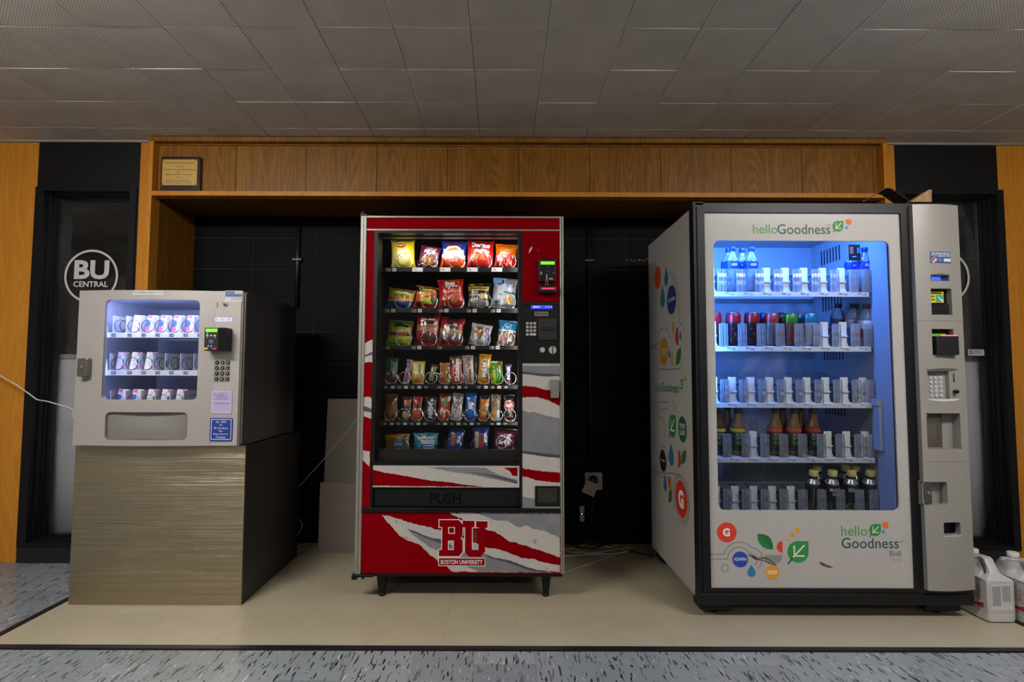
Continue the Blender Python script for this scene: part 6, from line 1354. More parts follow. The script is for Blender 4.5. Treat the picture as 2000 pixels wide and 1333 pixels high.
def divider_mesh():
    """one clear moulding: ribbed front flange with a fence running back, rounded top"""
    h_ = .112; bm = bmesh.new()
    out = [(-.020, -.004), (-.016, -.004), (-.0155, 0), (-.0095, 0), (-.009, -.004), (-.0055, -.004), (-.005, 0), (.005, 0), (.0055, -.004), (.009, -.004), (.0095, 0), (.0155, 0), (.016, -.004), (.020, -.004), (.020, .004), (.0018, .004), (.0018, .15), (-.0018, .15), (-.0018, .004), (-.020, .004)]
    plate_bm(bm, [out], lambda u, v, n: (u, v, n), 0, h_)
    for z in (.018, .036, .054, .072, .09, .104): bmesh.ops.bisect_plane(bm, geom=bm.verts[:] + bm.edges[:] + bm.faces[:], plane_co=(0, 0, z), plane_no=(0, 0, 1))
    for v in bm.verts:
        if v.co.z > .1: v.co.z -= .35 * max(0, v.co.y - .03) + .25 * max(0, abs(v.co.x) - .012)
        if abs(v.co.z - .036) < 1e-4 or abs(v.co.z - .072) < 1e-4: v.co.y -= .002 if v.co.y < .001 else 0
    return bm_mesh(bm, 'divider')
def pusher_mesh():
    bm = bmesh.new(); h_ = .122
    pr = [(-.018, .022), (-.026, .004), (-.026, 0), (.026, 0), (.026, .004), (.018, .022), (.018, h_), (-.018, h_)]
    plate_bm(bm, [pr], FR(0), -.004, 0)
    add_box(bm, -.0185, .0185, -.009, .002, .050, .056); add_box(bm, -.026, .026, -.02, .006, 0, .003); add_box(bm, -.006, .006, -.003, .001, .058, .061)
    return bm_mesh(bm, 'pusher')
DIV, PUS = divider_mesh(), pusher_mesh()
COLX = [1396.8 + 36.75 * i for i in range(9)]
shelves = [(575, 'A', [0, 3, 4, 5, 6, 7], [1, 2, 8]), (682, 'B', [0, 6, 7], [1, 2, 3, 4, 5, 8]), (792, 'C', list(range(9)), []), (899, 'D', [2, 6, 7, 8], [0, 1, 3, 4, 5]), (1008, 'E', [0, 1, 2, 3, 4] , [5, 6, 7, 8])]
SZF = []; SCX = []; SBX = []; SLOPE = .148            # shelves rise towards the back so that bottles slide forward
for k, (yy, let, push, _) in enumerate(shelves):
    zt = P(1560, yy - 4, SY)[1]; SZF.append(zt)
    sh = box('shelf', (NX0 + .008, NX1 - .022, SY, SY + .02, zt - .006, zt), SHW, dm)
    box('shelf_rail', (NX0 + .008, NX1 - .022, 3.06, 3.10, zt - .006 + SLOPE * (3.08 - SY), zt + SLOPE * (3.08 - SY)), SHW, sh)
    lipb = box('shelf_lip', (NX0 + .008, NX1 - .022, SY - .004, SY, zt - .022, zt - .002), SHW, sh)
    # later shelves sit a little further right in the view
    xs_ = [P(COLX[i] + [-6, -2.5, 0, 4.5, 5.5][k], yy, SY + .01)[0] for i in range(9)]; SCX.append(xs_); SBX.append([P(COLX[i] + [-6, -2.5, 0, 4.5, 5.5][k], yy, SY + .06)[0] for i in range(9)])
    pit = xs_[1] - xs_[0]
    for i in range(9):
        gt = box('glide_track', (xs_[i] - .024, xs_[i] + .024, SY + .002, 3.07, zt - .004, zt + .0005), SHW, sh)
        for v in gt.data.vertices: v.co.z += SLOPE * (v.co.y - SY)
        if NX0 + .012 < xs_[i] - pit / 2: place('divider', DIV, CLEAR, sh, (xs_[i] - pit / 2, SY + .004, zt))
        place('pusher', PUS, PUSHW, sh, (xs_[i], SY + .026, zt)) if i in push else None
        if k < 4: text('%s%d' % (let, i + 1), FR(SY - .004), (xs_[i] - .007, zt - .016, xs_[i] + .007, zt - .007), ink('#4A4C50'), sh, name='selection_label', n=.001)
        boxes('lip_clip', [(xs_[i] - .034, xs_[i] - .014, SY - .0055, SY - .004, zt - .008, zt - .005)], ink('#6E7072'), sh)
        tgx = xs_[i] + .012; place('price_clip', PCL, M('#B5B9C0', .3), sh, (tgx, SY + .004, zt - .028)) if 'PCL' in globals() else None
    place('divider', DIV, CLEAR, sh, (min(xs_[8] + pit / 2, NX1 - .03), SY + .004, zt))
    if k in (2, 3, 4):
        for i in range(9):
            for s in (-.018, .018):
                tube('guide_rail', [(xs_[i] + s, SY + .05, zt + .060), (xs_[i] + s, 3.06, zt + .150), (xs_[i] + s, 3.06, zt + .07)], .0013, M('#8E98AA', .3, .6), sh, 5)
lamp = bpy.data.lights.new('drink_lamp', 'AREA'); lamp.shape = 'RECTANGLE'; lamp.size = .66; lamp.size_y = .03; lamp.energy = 21; lamp.color = (.07, .25, 1)
part_light('lamp', lamp, ((NX0 + NX1) / 2 - .03, 2.57, NZ1 - .012), dm, (math.radians(45), 0, 0))

for xx, rz_, en in ((NX0 + .02, 8, 18.0),):  # unseen strip added behind the left bezel to brighten the cooler's back wall
    l2 = bpy.data.lights.new('drink_side_fill', 'AREA'); l2.shape = 'RECTANGLE'; l2.size = .012; l2.size_y = .62; l2.energy = en; l2.color = (.06, .26, 1)
    part_light('fill_strip', l2, (xx, 2.555, 1.36), dm, (math.radians(90), 0, math.radians(rz_)))

# ---------------------------------------------------------------- drinks
WATER = glass_mat('clear_pet_water', (.93, .96, .99), .22, '#DDE9F8', 1.5, .06, 1.8)
def profile(pts): return pts
def lathe_thing(name, label, cat, group, bodies, loc, scale=1):
    """bodies: list of (part name, profile, material); first one is the root mesh"""
    nm, pr, mt = bodies[0]
    key = (name, label)
    if key in PROTO:
        o = dup(PROTO[key]); o.location = loc; o.rotation_euler = (math.atan(SLOPE), 0, 0); return o
    root = link(name, lathe_mesh(pr, 26), mt); tag(root, label, cat, group)
    for pn, pp, mm in bodies[1:]: link(pn, lathe_mesh(pp, 26, caps=pn in ('cap', 'lid')), mm, root)
    PROTO[key] = root; root.location = loc; root.rotation_euler = (math.atan(SLOPE), 0, 0)
    return root
PROTO = {}
CAPB = M('#14289A', .4); LBLB = M('#1438B4', .4, 0, .04, 30, name='blue_bottle_label')
def water(loc, label, group):
    o = lathe_thing('water_bottle', label, 'bottle', group, [('body', [(.027, 0), (.032, .006), (.0325, .02), (.0295, .032), (.0325, .045), (.030, .058), (.0325, .07), (.030, .083), (.0325, .095), (.0325, .140), (.031, .152), (.022, .172), (.013, .188), (.0125, .198)], WATER),
        ('label_band', [(.0328, .112), (.0332, .114), (.0332, .146), (.0328, .148)], LBLB), ('cap', [(.0145, .196), (.0148, .198), (.0148, .214), (.0135, .216)], CAPB)], loc)
    if not any(c.name.startswith('lettering') for c in o.children):
        text('AQUA', lambda u, v, n: ((.0332 + n) * math.sin(u / .0332), -(.0332 + n) * math.cos(u / .0332), v), (-.014, .123, .014, .137), ink('#E6ECF6'), o, n=.0006, bold=.02)
    return o
def at_slot(k, i, back=0, dx=0):
    y = SY + .062 + back * .075
    return (SBX[k][i] + dx, y, SZF[k] + .0015 + SLOPE * (y - SY))
for i in (1, 2): water(at_slot(0, i), 'water bottle with blue cap in the front pair on the top shelf', 'front water bottles left of the white pushers')
for i, dx in ((1, .012), (2, -.012)): water(at_slot(0, i, 1, dx), 'water bottle standing behind the front pair on the top shelf', 'rear water bottles on the top shelf')
water(at_slot(0, 8), 'water bottle with blue cap in front by the cooler side wall', 'water bottles by the side wall')
water(at_slot(0, 8, 1, -.012), 'water bottle with blue cap half hidden behind the one by the cooler side wall', 'water bottles by the side wall')
TIN = M('#B5B7BA', .25, .9, .04, name='can_aluminium')
def can(loc, label, group, cols, bits, words):
    body = [(.026, 0), (.031, .006), (.0331, .012), (.0331, .140), (.0300, .150), (.0270, .155)]
    o = lathe_thing('drink_can', label, 'can', group, [('body', body, M(cols[0], .3, .5, .08, 40, name='can_' + cols[0].strip('#'))), ('top_band', [(.0333, .112), (.0335, .113), (.0335, .140), (.0303, .150), (.0300, .151)], M(cols[1], .28, .5, .06, 40)), ('lid', [(.0268, .1545), (.0275, .157), (.0262, .158), (.0250, .1555)], TIN)], loc)
    if len(o.children) < 3:
        pass
    cf = lambda u, v, n: ((.0336 + n) * math.sin(u / .0336), -(.0336 + n) * math.cos(u / .0336), v)
    if not any(c.name.startswith('can_print') for c in o.children):
        for j, (shape, col) in enumerate(bits): decal('can_print', shape, cf, ink(col), o, n=.0004 + .0003 * j)
        for (s, b, col, kw) in words: text(s, cf, b, ink(col), o, n=.0012, sub=1, **kw)
    return o
star = [(-.016, .02), (.004, .052), (-.016, .084), (.0, .078), (.016, .088), (.010, .066), (.018, .046), (.004, .048)]
sl = [stroke([(-.02, .024), (.0, .054), (-.02, .086)], .003), stroke([(.0, .054), (.018, .062), (.006, .040), (.014, .020)], .003)]
for i in (1, 2):
    can(at_slot(1, i), 'red and black energy drink can with star outline in front', 'red energy cans in front', ('#2A1A1A', '#A8262E'), [([ [(-.02, .088), (.02, .090), (.02, .112), (-.02, .112)] ], '#3A1214'), (sl, '#C23A2C')], [('ROCKSTAR', (-.018, .094, .018, .106), '#1A0E0E', dict(bold=.02))] if False else [])
can(at_slot(1, 0, .4, .01), 'red energy drink can at the shelf end beside a white pusher', 'red energy cans in front', ('#7E2228', '#A8262E'), [], [])
for i in (0, 1, 2): can(at_slot(1, i, 1.1, .03), 'red energy drink can standing in the second row', 'red energy cans in the second row', ('#6A1E24', '#94242C'), [], [])
nf = [[rect(-.020 , .03 + .006 * j, .018, .032 + .006 * j) for j in range(12)]]
can(at_slot(1, 3), 'grey energy drink can with printed facts panel, red shoulder', 'mixed cans on the second shelf', ('#77777A', '#B5484C'), [([rect(-.022, .02, .022, .106)], '#8E8C8C'), (nf[0], '#5E5C5E')], [])
can(at_slot(1, 4), 'brown energy drink can with bright green rim', 'mixed cans on the second shelf', ('#77463A', '#3E9A3A'), [([rect(-.02, .03, .006, .1)], '#8A5A4C'), ([rect(.008, .018, .018, .04)], '#D0CCC4')], [])
can(at_slot(1, 5), 'white and grey canned drink with blue rim', 'mixed cans on the second shelf', ('#A8A8A8', '#2C86B5'), [([rect(-.006, .02, .02, .108)], '#CFCDC8'), ([rect(-.028, .012, .024, .020)], '#2478A8'), ([rect(.006, .05, .012, .075)], '#B54A3A')], [])
for i, cc2 in ((3, '#2C66C2'), (4, '#4A3A34'), (5, '#4A7A9A')): can(at_slot(1, i, 1.1, .012), ['blue topped can behind the grey one', 'dark can behind the green rimmed one', 'steel blue can behind the white and grey one'][i - 3], 'mixed cans in the second row', (cc2, cc2), [], [])
# flavoured water bottles at the end of the second shelf
VW = glass_mat('clear_vitamin_water', (.92, .95, .97), .2, '#C9DAEA', 1.5, .06, 1.6)
def vbottle(loc, label, lab_col, low_col):
    o = lathe_thing('flavoured_water_bottle', label, 'bottle', 'black capped bottles on the second shelf', [('body', [(.029, 0), (.033, .006), (.033, .125), (.031, .145), (.022, .165), (.015, .175), (.0145, .182)], VW),
        ('label_band', [(.0334, .082), (.0337, .083), (.0337, .122), (.0334, .123)], M(lab_col, .45)), ('flavour_label', [(.0334, .038), (.0337, .039), (.0337, .081), (.0334, .082)], M(low_col, .45)), ('cap', [(.0175, .180), (.018, .182), (.018, .200), (.0165, .202)], M('#15151A', .4))], loc)
    return o
vbottle(at_slot(1, 8), 'black capped water bottle with white and red label in front', '#C9CCD2', '#8A1E2E')
vbottle(at_slot(1, 8, 1, -.012), 'black capped water bottle with navy label behind the red labelled one', '#9AA4BA', '#22305A')
vbottle(at_slot(1, 8, 1.9, -.05), 'black capped water bottle with dark label at the back of the second shelf', '#1E2A4A', '#55627E')
# iced tea bottles
def tea(loc, label, group, amber, band, lab):
    o = lathe_thing('iced_tea_bottle', label, 'bottle', group, [('body', [(.028, 0), (.0325, .006), (.033, .03), (.033, .125), (.030, .142), (.021, .165), (.0165, .195), (.0165, .202)], M(amber, .12, 0, .06, 20, 0, .8, name='tea_' + amber.strip('#'))),
        ('label_wrap', [(.0334, .022), (.0337, .023), (.0337, .112), (.0334, .113)], M(lab, .45)), ('flavour_band', [(.0336, .112), (.0339, .113), (.0339, .127), (.0334, .128)], M(band, .45)), ('cap', [(.0185, .200), (.019, .203), (.019, .217), (.0175, .219)], M('#2E2620', .4))], loc)
    if not any(c.name.startswith('lettering') for c in o.children):
        cf = lambda u, v, n: ((.0338 + n) * math.sin(u / .0338), -(.0338 + n) * math.cos(u / .0338), v)
        text('PURE', cf, (-.016, .094, .016, .107), ink('#B9B2A2'), o, n=.0005, bold=.01); text('LEAF', cf, (-.015, .079, .015, .092), ink('#B9B2A2'), o, n=.0005, bold=.01)
        decal('leaf_print', [[(-.018, .070), (-.006, .066), (.0, .050), (-.012, .056)], [(.018, .072), (.006, .068), (.0, .050), (.014, .056)], [(-.004, .074), (.006, .072), (.002, .052)]], cf, ink('#3F8A34'), o, n=.0006)
        decal('label_line', [rect(-.014, .036, .014, .038)], cf, ink('#A39C8C'), o, n=.0006)
    return o
tea(at_slot(3, 0), 'iced tea bottle with yellow band cut off by the door frame', 'tea bottles in the front row', '#4E341E', '#C9A42C', '#1C1A16')
tea(at_slot(3, 1), 'iced tea bottle with yellow flavour band and green leaf label', 'tea bottles in the front row', '#7A5C34', '#C9A42C', '#3A3322')
for i in (3, 4): tea(at_slot(3, i), 'olive brown iced tea bottle with orange red flavour band', 'tea bottles in the front row', '#70562E', '#C2432C', '#3A3322')
tea(at_slot(3, 5), 'dark iced tea bottle with red band next to the empty pushers', 'tea bottles in the front row', '#5E4424', '#A82A2C', '#1E1A1A')
for i, dx in ((1, -.02), (4, -.02), (5, -.02)): tea(at_slot(3, i, 1, dx), 'plain amber tea bottle standing in the second row', 'tea bottles in the second row', '#6A3E22', '#6A4A2C', '#4A3018')
# protein shake bottles
SHK = M('#16181C', .35, 0, .1, 30, 0, .3, name='black_shrink_sleeve'); CREAM = M('#D6C878', .45, 0, .05, 30, name='cream_cap'); SIL = M('#C2C5CA', .25, .8, .05, name='silver_shoulder')
def shake(loc, label, group, words):
    o = lathe_thing('shake_bottle', label, 'bottle', group, [('body', [(.029, 0), (.033, .006), (.033, .118), (.031, .128)], SHK), ('shoulder', [(.0315, .126), (.030, .132), (.020, .146), (.0195, .15)], SIL), ('neck_band', [(.0200, .148), (.0205, .15), (.0205, .160), (.0195, .161)], M('#1A1A1A', .4)), ('cap', [(.0200, .160), (.0208, .162), (.0208, .184), (.0190, .188)], CREAM)], loc)
    cf = lambda u, v, n: ((.0332 + n) * math.sin(u / .0332), -(.0332 + n) * math.cos(u / .0332), v)
    for kind, dat, col in words:
        if kind == 't': text(dat[0], cf, dat[1], ink(col), o, n=.0007, bold=.03)
        else: decal('sleeve_print', dat, cf, ink(col), o, n=.0006)
    return o
SHL = 'black protein shake bottle with cream cap '
shake(at_slot(4, 5), SHL + 'showing its white facts panel', 'shake bottles in the front row', [('d', [rect(-.012, .01 + .009 * j, .020, .016 + .009 * j) for j in range(11)], '#C9C9C4')])
shake(at_slot(4, 6), SHL + 'showing both words of its name', 'shake bottles in the front row', [('t', ('MUSCLE', (-.024, .092, .024, .108)), '#D0CFCA'), ('t', ('MILK', (-.012, .072, .018, .088)), '#D0CFCA'), ('d', [circ(.004, .02, .02, 20, ry=.018)], '#C2BE86')])
shake(at_slot(4, 7), SHL + 'turned so that only part of its name shows', 'shake bottles in the front row', [('t', ('CLE', (-.026, .092, -.002, .108)), '#D0CFCA'), ('d', [rect(.014, .01 + .009 * j, .028, .016 + .009 * j) for j in range(10)], '#C9C9C4'), ('d', [circ(-.012, .02, .016, 20, ry=.016)], '#C2BE86')])
shake(at_slot(4, 8), SHL + 'with a barcode near its foot', 'shake bottles in the front row', [('d', [rect(-.018, .112, .018, .116)], '#C9C9C4'), ('d', [rect(-.012 + .003 * j, .045, -.0105 + .003 * j, .07) for j in range(8)], '#C9C9C4'), ('d', [circ(.0, .012, .018, 20, ry=.012)], '#C2BE86')])
for i, dx in ((6, -.03), (7, .02), (8, -.022)): shake(at_slot(4, i, 1, dx), 'black protein shake bottle with cream cap standing in the second row', 'shake bottles in the second row', [])

# ================================================================ SMALL THINGS AROUND THE MACHINES
# engraved plaque on the header shelf
PQ = FASC + .022
pq = thing('award_plaque', 'dark wooden award plaque with engraved brass plate on the header shelf', 'plaque', (-1.84, PQ, 2.113))
u0, v0 = P(312, 372, PQ); u1, v1 = P(393, 306, PQ); v0 = 2.113
fq = FR(PQ)
def pqp(a, b): return P(280 + a * .09, 280 + b * .09, PQ)
box('board', (u0, u1 - .004, PQ, PQ + .022, v0, v1), M('#241512', .35, 0, .15, 50, .05, .3, name='dark_walnut'), pq, bev=.005)
a, b = P(316, 362, PQ), P(386, 312, PQ)
pt = box('brass_plate', (a[0], b[0], PQ - .0015, PQ, a[1], b[1]), M('#CDA65C', .4, .25, .06, 120, name='engraved_brass'), pq)
INKB = ink('#3A2A12')
def qb(a0, b0, a1, b1): x, z = P(280 + a0 * .09, 280 + b1 * .09, PQ); X, Z = P(280 + a1 * .09, 280 + b0 * .09, PQ); return (x, z, X, Z)
for s, r in (('Reproductive Equity Now', (462, 414, 1120, 446)), ('Recognizes', (698, 490, 880, 515)), ('Boston University Students', (438, 562, 1135, 594)), ('for', (734, 616, 804, 642)), ('Reproductive Freedom', (492, 668, 1062, 698)), ('as our', (716, 738, 826, 754)), ('2023 Ellen Paradise Fisher', (486, 800, 1030, 824)), ('Activists in Action Honorees', (478, 848, 1054, 870))):
    text(s, FR(PQ - .0015), qb(*r), INKB, pt, n=.0006, bold=.012)
for x, z in ((a[0] + .006, a[1] + .006), (b[0] - .006, a[1] + .006), (a[0] + .006, b[1] - .006), (b[0] - .006, b[1] - .006)): knob('brass_pin', (x, z), .0032, PQ - .001, PQ - .006, M('#E0BC62', .2, 1), pt, 10)

# things on top of the drinks machine
TOPZ = 1.862
br = thing('bent_bracket', 'bent dark metal bracket lying on top of the drinks machine', 'bracket', (1.83, 2.66, TOPZ))
def px2(x, y, Y=2.66): p = P(x, y, Y); return (p[0], Y, max(p[1], TOPZ + .001))
pk = [px2(1686, 394), px2(1710, 379), px2(1728, 368), px2(1734, 366.5), px2(1742, 368.5), px2(1757, 379), px2(1778, 393)]
bm = bmesh.new(); A = []
for (x, y, z) in pk: A.append([bm.verts.new((x, y, z)), bm.verts.new((x + .012, y + .09, z)), bm.verts.new((x + .012, y + .09, z - .003)), bm.verts.new((x, y, z - .003))])
for p_, q_ in zip(A, A[1:]):
    for i in range(4): bm.faces.new((p_[i], p_[(i + 1) % 4], q_[(i + 1) % 4], q_[i]))
bm.faces.new(A[0]); bm.faces.new(A[-1][::-1])
link('strap', bm_mesh(bm), M('#2A2724', .4, .5, .1, 60), br)
for x, y in ((1709, 380), (1689, 392)):
    p = px2(x, y); place('rivet', lathe_mesh([(.004, 0), (.004, .002), (.002, .004)], 10), M('#B5B0A8', .3, .9), br, (p[0], p[1] + .012, p[2]))
wd = [P(1778, 394.5, 2.62), P(1820, 394.5, 2.62), P(1820, 371, 2.62), P(1816, 370, 2.62)]
wd = [(a, max(b, TOPZ + .001)) for a, b in wd]
tag(plate('wooden_wedge', [wd], FR(2.62), -.05, 0, oak('raw_plywood', '#8A6848', '#A88462', '#BE9C78', .7)), 'pale wooden wedge standing on top of the drinks machine', 'wedge')

# spare ceiling boards leaning against the block wall
BRD = perforated('perforated_board', '#8E847B', '#5C544C', .0115, .17)
def board(name, label, x0, x1, y, z0, z1, rag, tilt, th=.02, creases=()):
    rnd = random.Random(int(x0 * 100) + 5); top = [(x1 - (x1 - x0) * i / 16, z1 + (rnd.uniform(-rag, rag) if rag else 0)) for i in range(17)]
    bm = bmesh.new(); plate_bm(bm, [[(x0, z0), (x1, z0)] + top], FR(0), -th, 0)
    uv = bm.loops.layers.uv.new('u')
    for f in bm.faces:
        for l in f.loops: l[uv].uv = (l.vert.co.x, l.vert.co.z)
    me = bm_mesh(bm); xm = (x0 + x1) / 2
    for v in me.vertices: v.co.x -= xm; v.co.z -= z0
    o = link(name, me, BRD); tag(o, label, 'ceiling board', 'spare boards behind the snack machine'); o.location = (xm, y, z0); o.rotation_euler = (math.radians(-tilt), 0, 0)
    for c in creases: 
        s = box('board_seam', (x0 - xm + .002, x1 - xm - .002, -.0008, .0, c, c + .0012), ink('#5E564E'), o); s.location = (0, 0, 0)
    return o
board('perforated_board', 'perforated grey board with torn top edge standing on the floor behind the red machine', -1.092, -.62, 3.408, .001, .412, .006, 2, creases=(.32,))
board('perforated_board', 'taller perforated grey board leaning against the black block wall', -1.092, -.62, 3.46, .001, .915, 0, 5, creases=(.55, .72))

# conduits on the block wall
CND = M('#1A1A1C', .4, 0, .1, 40, name='black_conduit')
for label, x, z0 in (('black conduit pipe running down the block wall beside the small silver machine', -1.323, 1.5), ('black conduit pipe dropping to the round outlet on the block wall', .57, .45)):
    t = thing('conduit', label, 'pipe', (x, BACK - .015, z0))
    tube('pipe', [(x, BACK - .014, z0), (x, BACK - .014, 2.094)], .0135, CND, t, 12)
    boxes('pipe_clamp', [(x - .03, x + .03, BACK - .031, BACK - .001, z, z + .016) for z in (1.80,)], CND, t, bev=.002)
# round outlet with tag, network jack
ot = thing('wall_outlet', 'metal box with round black power outlet and plug on the block wall', 'outlet', (.59, BACK, .34))
oo = (.534, .340, .645, .448)
plate('cover_plate', [rrect(*oo, .012)], FR(BACK), 0, .012, M('#8F8C80', .4, .6, .12, 60), ot)
knob('outlet_face', (.588, .402), .030, BACK - .012, BACK - .02, M('#141414', .4), ot, 24)
knob('plug', (.588, .402), .022, BACK - .02, BACK - .05, M('#0C0C0C', .5), ot, 20)
for x, z in ((.545, .352), (.634, .352), (.545, .437), (.634, .437)): knob('screw', (x, z), .005, BACK - .012, BACK - .015, M('#B5B1A6', .3, .9), ot, 10)
tg = [P(1146, 938, BACK - .06), P(1168, 947, BACK - .06), P(1160, 972, BACK - .06), P(1136, 961, BACK - .06)]
tt = plate('paper_tag', [tg], FR(BACK - .06), 0, .0008, M('#B5A79C', .6), None); tag(tt, 'small printed paper tag hanging from the outlet plug', 'tag')
cxm = (sum(p[0] for p in tg) / 4, sum(p[1] for p in tg) / 4)
decal('tag_print', [ring(cxm[0] + .012 * i - .004, cxm[1] + .018 - .004 * i, .004, .005, 12) for i in (-1, 0, 1)] + [rect(cxm[0] - .02, cxm[1] - .012 - .008 * i, cxm[0] + .012, cxm[1] - .010 - .008 * i) for i in range(3)], FR(BACK - .0608), ink('#7A5A54'), tt)
jk = thing('network_jack', 'narrow wall network jack with small green light', 'wall jack', (.513, BACK, .14))
for z0, z1 in ((.20, .238), (.142, .182)): box('jack_body', (.499, .529, BACK - .02, BACK, z0, z1), M('#A8A59E', .5), jk, bev=.003)
box('jack_socket', (.499, .529, BACK - .016, BACK, .182, .20), M('#101210', .4), jk); box('jack_light', (.511, .517, BACK - .0175, BACK - .016, .188, .193), glow('#C8E06A', 3), jk)

# cables
CAB = M('#B8ADA0', .5, name='pale_cable'); CABB = M('#151515', .5, name='black_cable')
def coil_cable(cx, cy, a, b, loops, seed, z=.004):
    rnd = random.Random(seed); pts = []
    for k in range(loops * 14):
        t = 2 * math.pi * k / 14; j = k // 14
        pts.append((cx + (a + rnd.uniform(-.012, .012)) * math.cos(t + .3 * j) + .012 * j * (1 if j % 2 else -1), cy + (b + rnd.uniform(-.01, .01)) * math.sin(t + .3 * j), z + .004 * j + .006 * (1 + math.sin(2.3 * t + j))))
    return pts
x0, y0 = PZ(1165, 1083)
cb1 = coil_cable(x0, y0 + .02, .17, .075, 4, 3)
pts = [(.322, 3.05, .006), (.36, 3.08, .006)] + cb1 + [(.40, 3.30, .02), (.34, 3.36, .05), (.325, 3.38, .16), (.33, 3.44, .22)]
tag(tube('cable', smooth_path(pts, 4), .0032, CAB, None, 6), 'pale cable coiled on the floor beside the red snack machine', 'cable')
x1, y1 = PZ(1150, 1072)
pts = [(.588, BACK - .05, .40), (.575, BACK - .06, .25), (.55, BACK - .05, .10), (.50, 3.50, .04)] + coil_cable(.53, 3.47, .11, .05, 2, 9, .03) + [(.72, 3.50, .01), (.78, 3.45, .008), (.82, 3.40, .008), (.90, 3.35, .008)]
tag(tube('power_cord', smooth_path(pts, 4), .0042, CABB, None, 6), 'black power cord running from the outlet to the drinks machine', 'cord')
def cable_px(pts, Y): return [(P(x, y, Y)[0], Y, P(x, y, Y)[1]) for x, y in pts]
pts = [(-1.215, 3.40, .10), (-1.20, 3.44, .16)] + cable_px([(575, 1005), (579, 975), (580, 957), (592, 942), (612, 920), (633, 897)], 3.44) + [(P(650, 876, 3.43)[0], 3.43, P(650, 876, 3.43)[1]), (P(682, 840, 3.42)[0], 3.42, P(682, 840, 3.42)[1]), (-.80, 3.44, .93)]
tag(tube('cable', smooth_path(pts, 5), .0022, CAB, None, 6), 'thin white cable strung from the metal stand across the leaning boards', 'cable')
xa, ya = PZ(582, 1080)
tag(tube('cable', smooth_path(coil_cable(xa, ya, .035, .03, 2, 5), 4), .0028, M('#A39A90', .5), None, 6), 'small loop of pale cable on the floor behind the metal stand', 'cable')
pts = [(-3.05, 3.17, 1.20)] + [(P(x, y, Y)[0], Y, P(x, y, Y)[1]) for x, y, Y in ((0, 734, 3.16), (30, 751, 3.14), (60, 772, 3.12), (73, 781, 3.11), (90, 784, 3.1), (115, 791, 3.08), (142, 800, 3.06))] + [(-2.30, 3.06, .82), (-1.985, 3.10, .80)]
tag(tube('cable', smooth_path(pts, 6), .0035, M('#CFC9BE', .5), None, 6), 'white cable drooping from the oak panel to the small silver machine', 'cable')

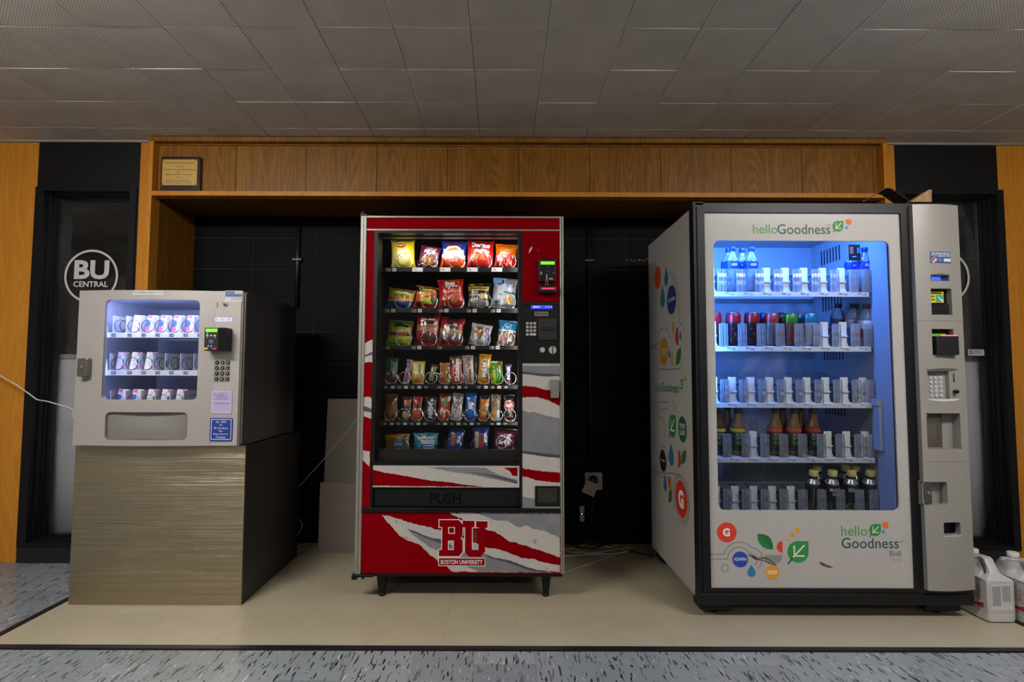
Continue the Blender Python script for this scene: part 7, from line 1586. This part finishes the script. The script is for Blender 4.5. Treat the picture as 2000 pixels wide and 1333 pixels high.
# white jugs beside the drinks machine
JUG = M('#B9B7B8', .35, 0, .03, 25, 0, .2, name='milky_jug_plastic')
for m_ in (JUG,):
    b = m_.node_tree.nodes['Principled BSDF']; b.inputs['Subsurface Weight'].default_value = .25; b.inputs['Subsurface Radius'].default_value = (.03, .03, .03); b.inputs['Subsurface Scale'].default_value = .5
def make_jug(loc, label):
    t = thing('plastic_jug', label, 'jug', (0, 0, 0), 'white jugs by the drinks machine')
    W_, D_ = .118, .19      # width X, depth Y (front face towards -Y)
    prof = [(0, .004), (D_, .004), (D_, .175), (D_ - .006, .215), (D_ - .028, .242), (.105, .246), (.086, .252), (.070, .254), (.056, .247), (.022, .192), (.008, .180), (0, .172)]
    hole = [(.040, .178), (.052, .176), (.086, .222), (.090, .234), (.080, .240), (.070, .236), (.040, .190)]
    bm = bmesh.new(); plate_bm(bm, [prof, hole[::-1]], lambda u, v, n: (n, u, v), -W_ / 2, W_ / 2)
    bmesh.ops.remove_doubles(bm, verts=bm.verts, dist=1e-6)
    # narrow the top (handle and shoulder)
    bmesh.ops.recalc_face_normals(bm, faces=bm.faces)
    sharp = [e for e in bm.edges if len(e.link_faces) == 2 and e.calc_face_angle(0) > .6]
    bmesh.ops.bevel(bm, geom=sharp, offset=.012, segments=3, affect='EDGES', profile=.5, clamp_overlap=True)
    for y in (.03, .06, .09, .10, .115, .13): bmesh.ops.bisect_plane(bm, geom=bm.verts[:] + bm.edges[:] + bm.faces[:], plane_co=(0, y, 0), plane_no=(0, 1, 0))
    for z in (.165, .175, .185, .195, .21, .225, .24): bmesh.ops.bisect_plane(bm, geom=bm.verts[:] + bm.edges[:] + bm.faces[:], plane_co=(0, 0, z), plane_no=(0, 0, 1))
    for v in bm.verts:
        k = max(0, min(1, (v.co.z - .168) / .035)); k = k * k * (3 - 2 * k)
        q = max(0, min(1, (.118 - v.co.y) / .03)); q = q * q * (3 - 2 * q)
        v.co.x *= 1 - k * (.30 + .36 * q)
    body = link('body', bm_mesh(bm, 'jug', True), JUG, t)
    # foot moulding
    bm = bmesh.new(); plate_bm(bm, [rrect(-W_ / 2 - .003, -.003, W_ / 2 + .003, D_ + .003, .02)], lambda u, v, n: (u, v, n), 0, .028)
    link('foot', bm_mesh(bm), JUG, t)
    place('neck', lathe_mesh([(.02, 0), (.02, .016), (.018, .017)], 20), JUG, t, (0, .140, .240))
    cap = place('cap', lathe_mesh([(.0215, 0), (.0225, .002), (.0225, .016), (.0205, .019)], 24), M('#D2CFCA', .4), t, (0, .140, .250))
    PAP = M('#C4BFBC', .5)
    lab = decal('text_label', [rect(-.046, .045, .046, .160)], FR(0), PAP, t, n=.001)
    decal('label_text', [rect(-.040, .066 + .0042 * j, -.004, .0685 + .0042 * j) for j in range(20)] + [rect(.004, .085 + .0042 * j, .040, .0875 + .0042 * j) for j in range(16)], FR(0), ink('#8E8A8C'), lab, n=.0016)
    fs = FS(-W_ / 2)
    lb_ = decal('hazard_label', [rect(-.170, .048, -.022, .158)], fs, PAP, t, n=.001)
    decal('label_text', [rect(-.165, .082 + .0042 * j, -.072 + .012 * math.sin(j * 2.1), .0845 + .0042 * j) for j in range(16)], fs, ink('#7E7A7C'), lb_, n=.0016)
    decal('label_red', [[(-.170, .048), (-.022, .048), (-.022, .072), (-.042, .066), (-.060, .060), (-.170, .060)]], fs, ink('#B01C26'), lb_, n=.0018)
    for cv in (.124, .092):
        d = .0175; decal('hazard_sign', [[[(-.045, cv + d), (-.045 - d, cv), (-.045, cv - d), (-.045 + d, cv)], [(-.045, cv + d * .82), (-.045 + d * .82, cv), (-.045, cv - d * .82), (-.045 - d * .82, cv)]]], fs, ink('#B5343C'), lb_, n=.002)
    decal('hazard_mark', [rect(-.0466, .120, -.0434, .132), circ(-.045, .1165, .0018, 10), rect(-.052, .090, -.039, .0925), rect(-.049, .094, -.044, .098)], fs, ink('#2A2628'), lb_, n=.0022)
    t.location = loc
    return t
make_jug((2.178, 2.487, 0.006), 'white plastic jug standing right beside the silver control column')
make_jug((2.318, 2.437, 0.006), 'white plastic jug farther from the machine, next to the other jug')
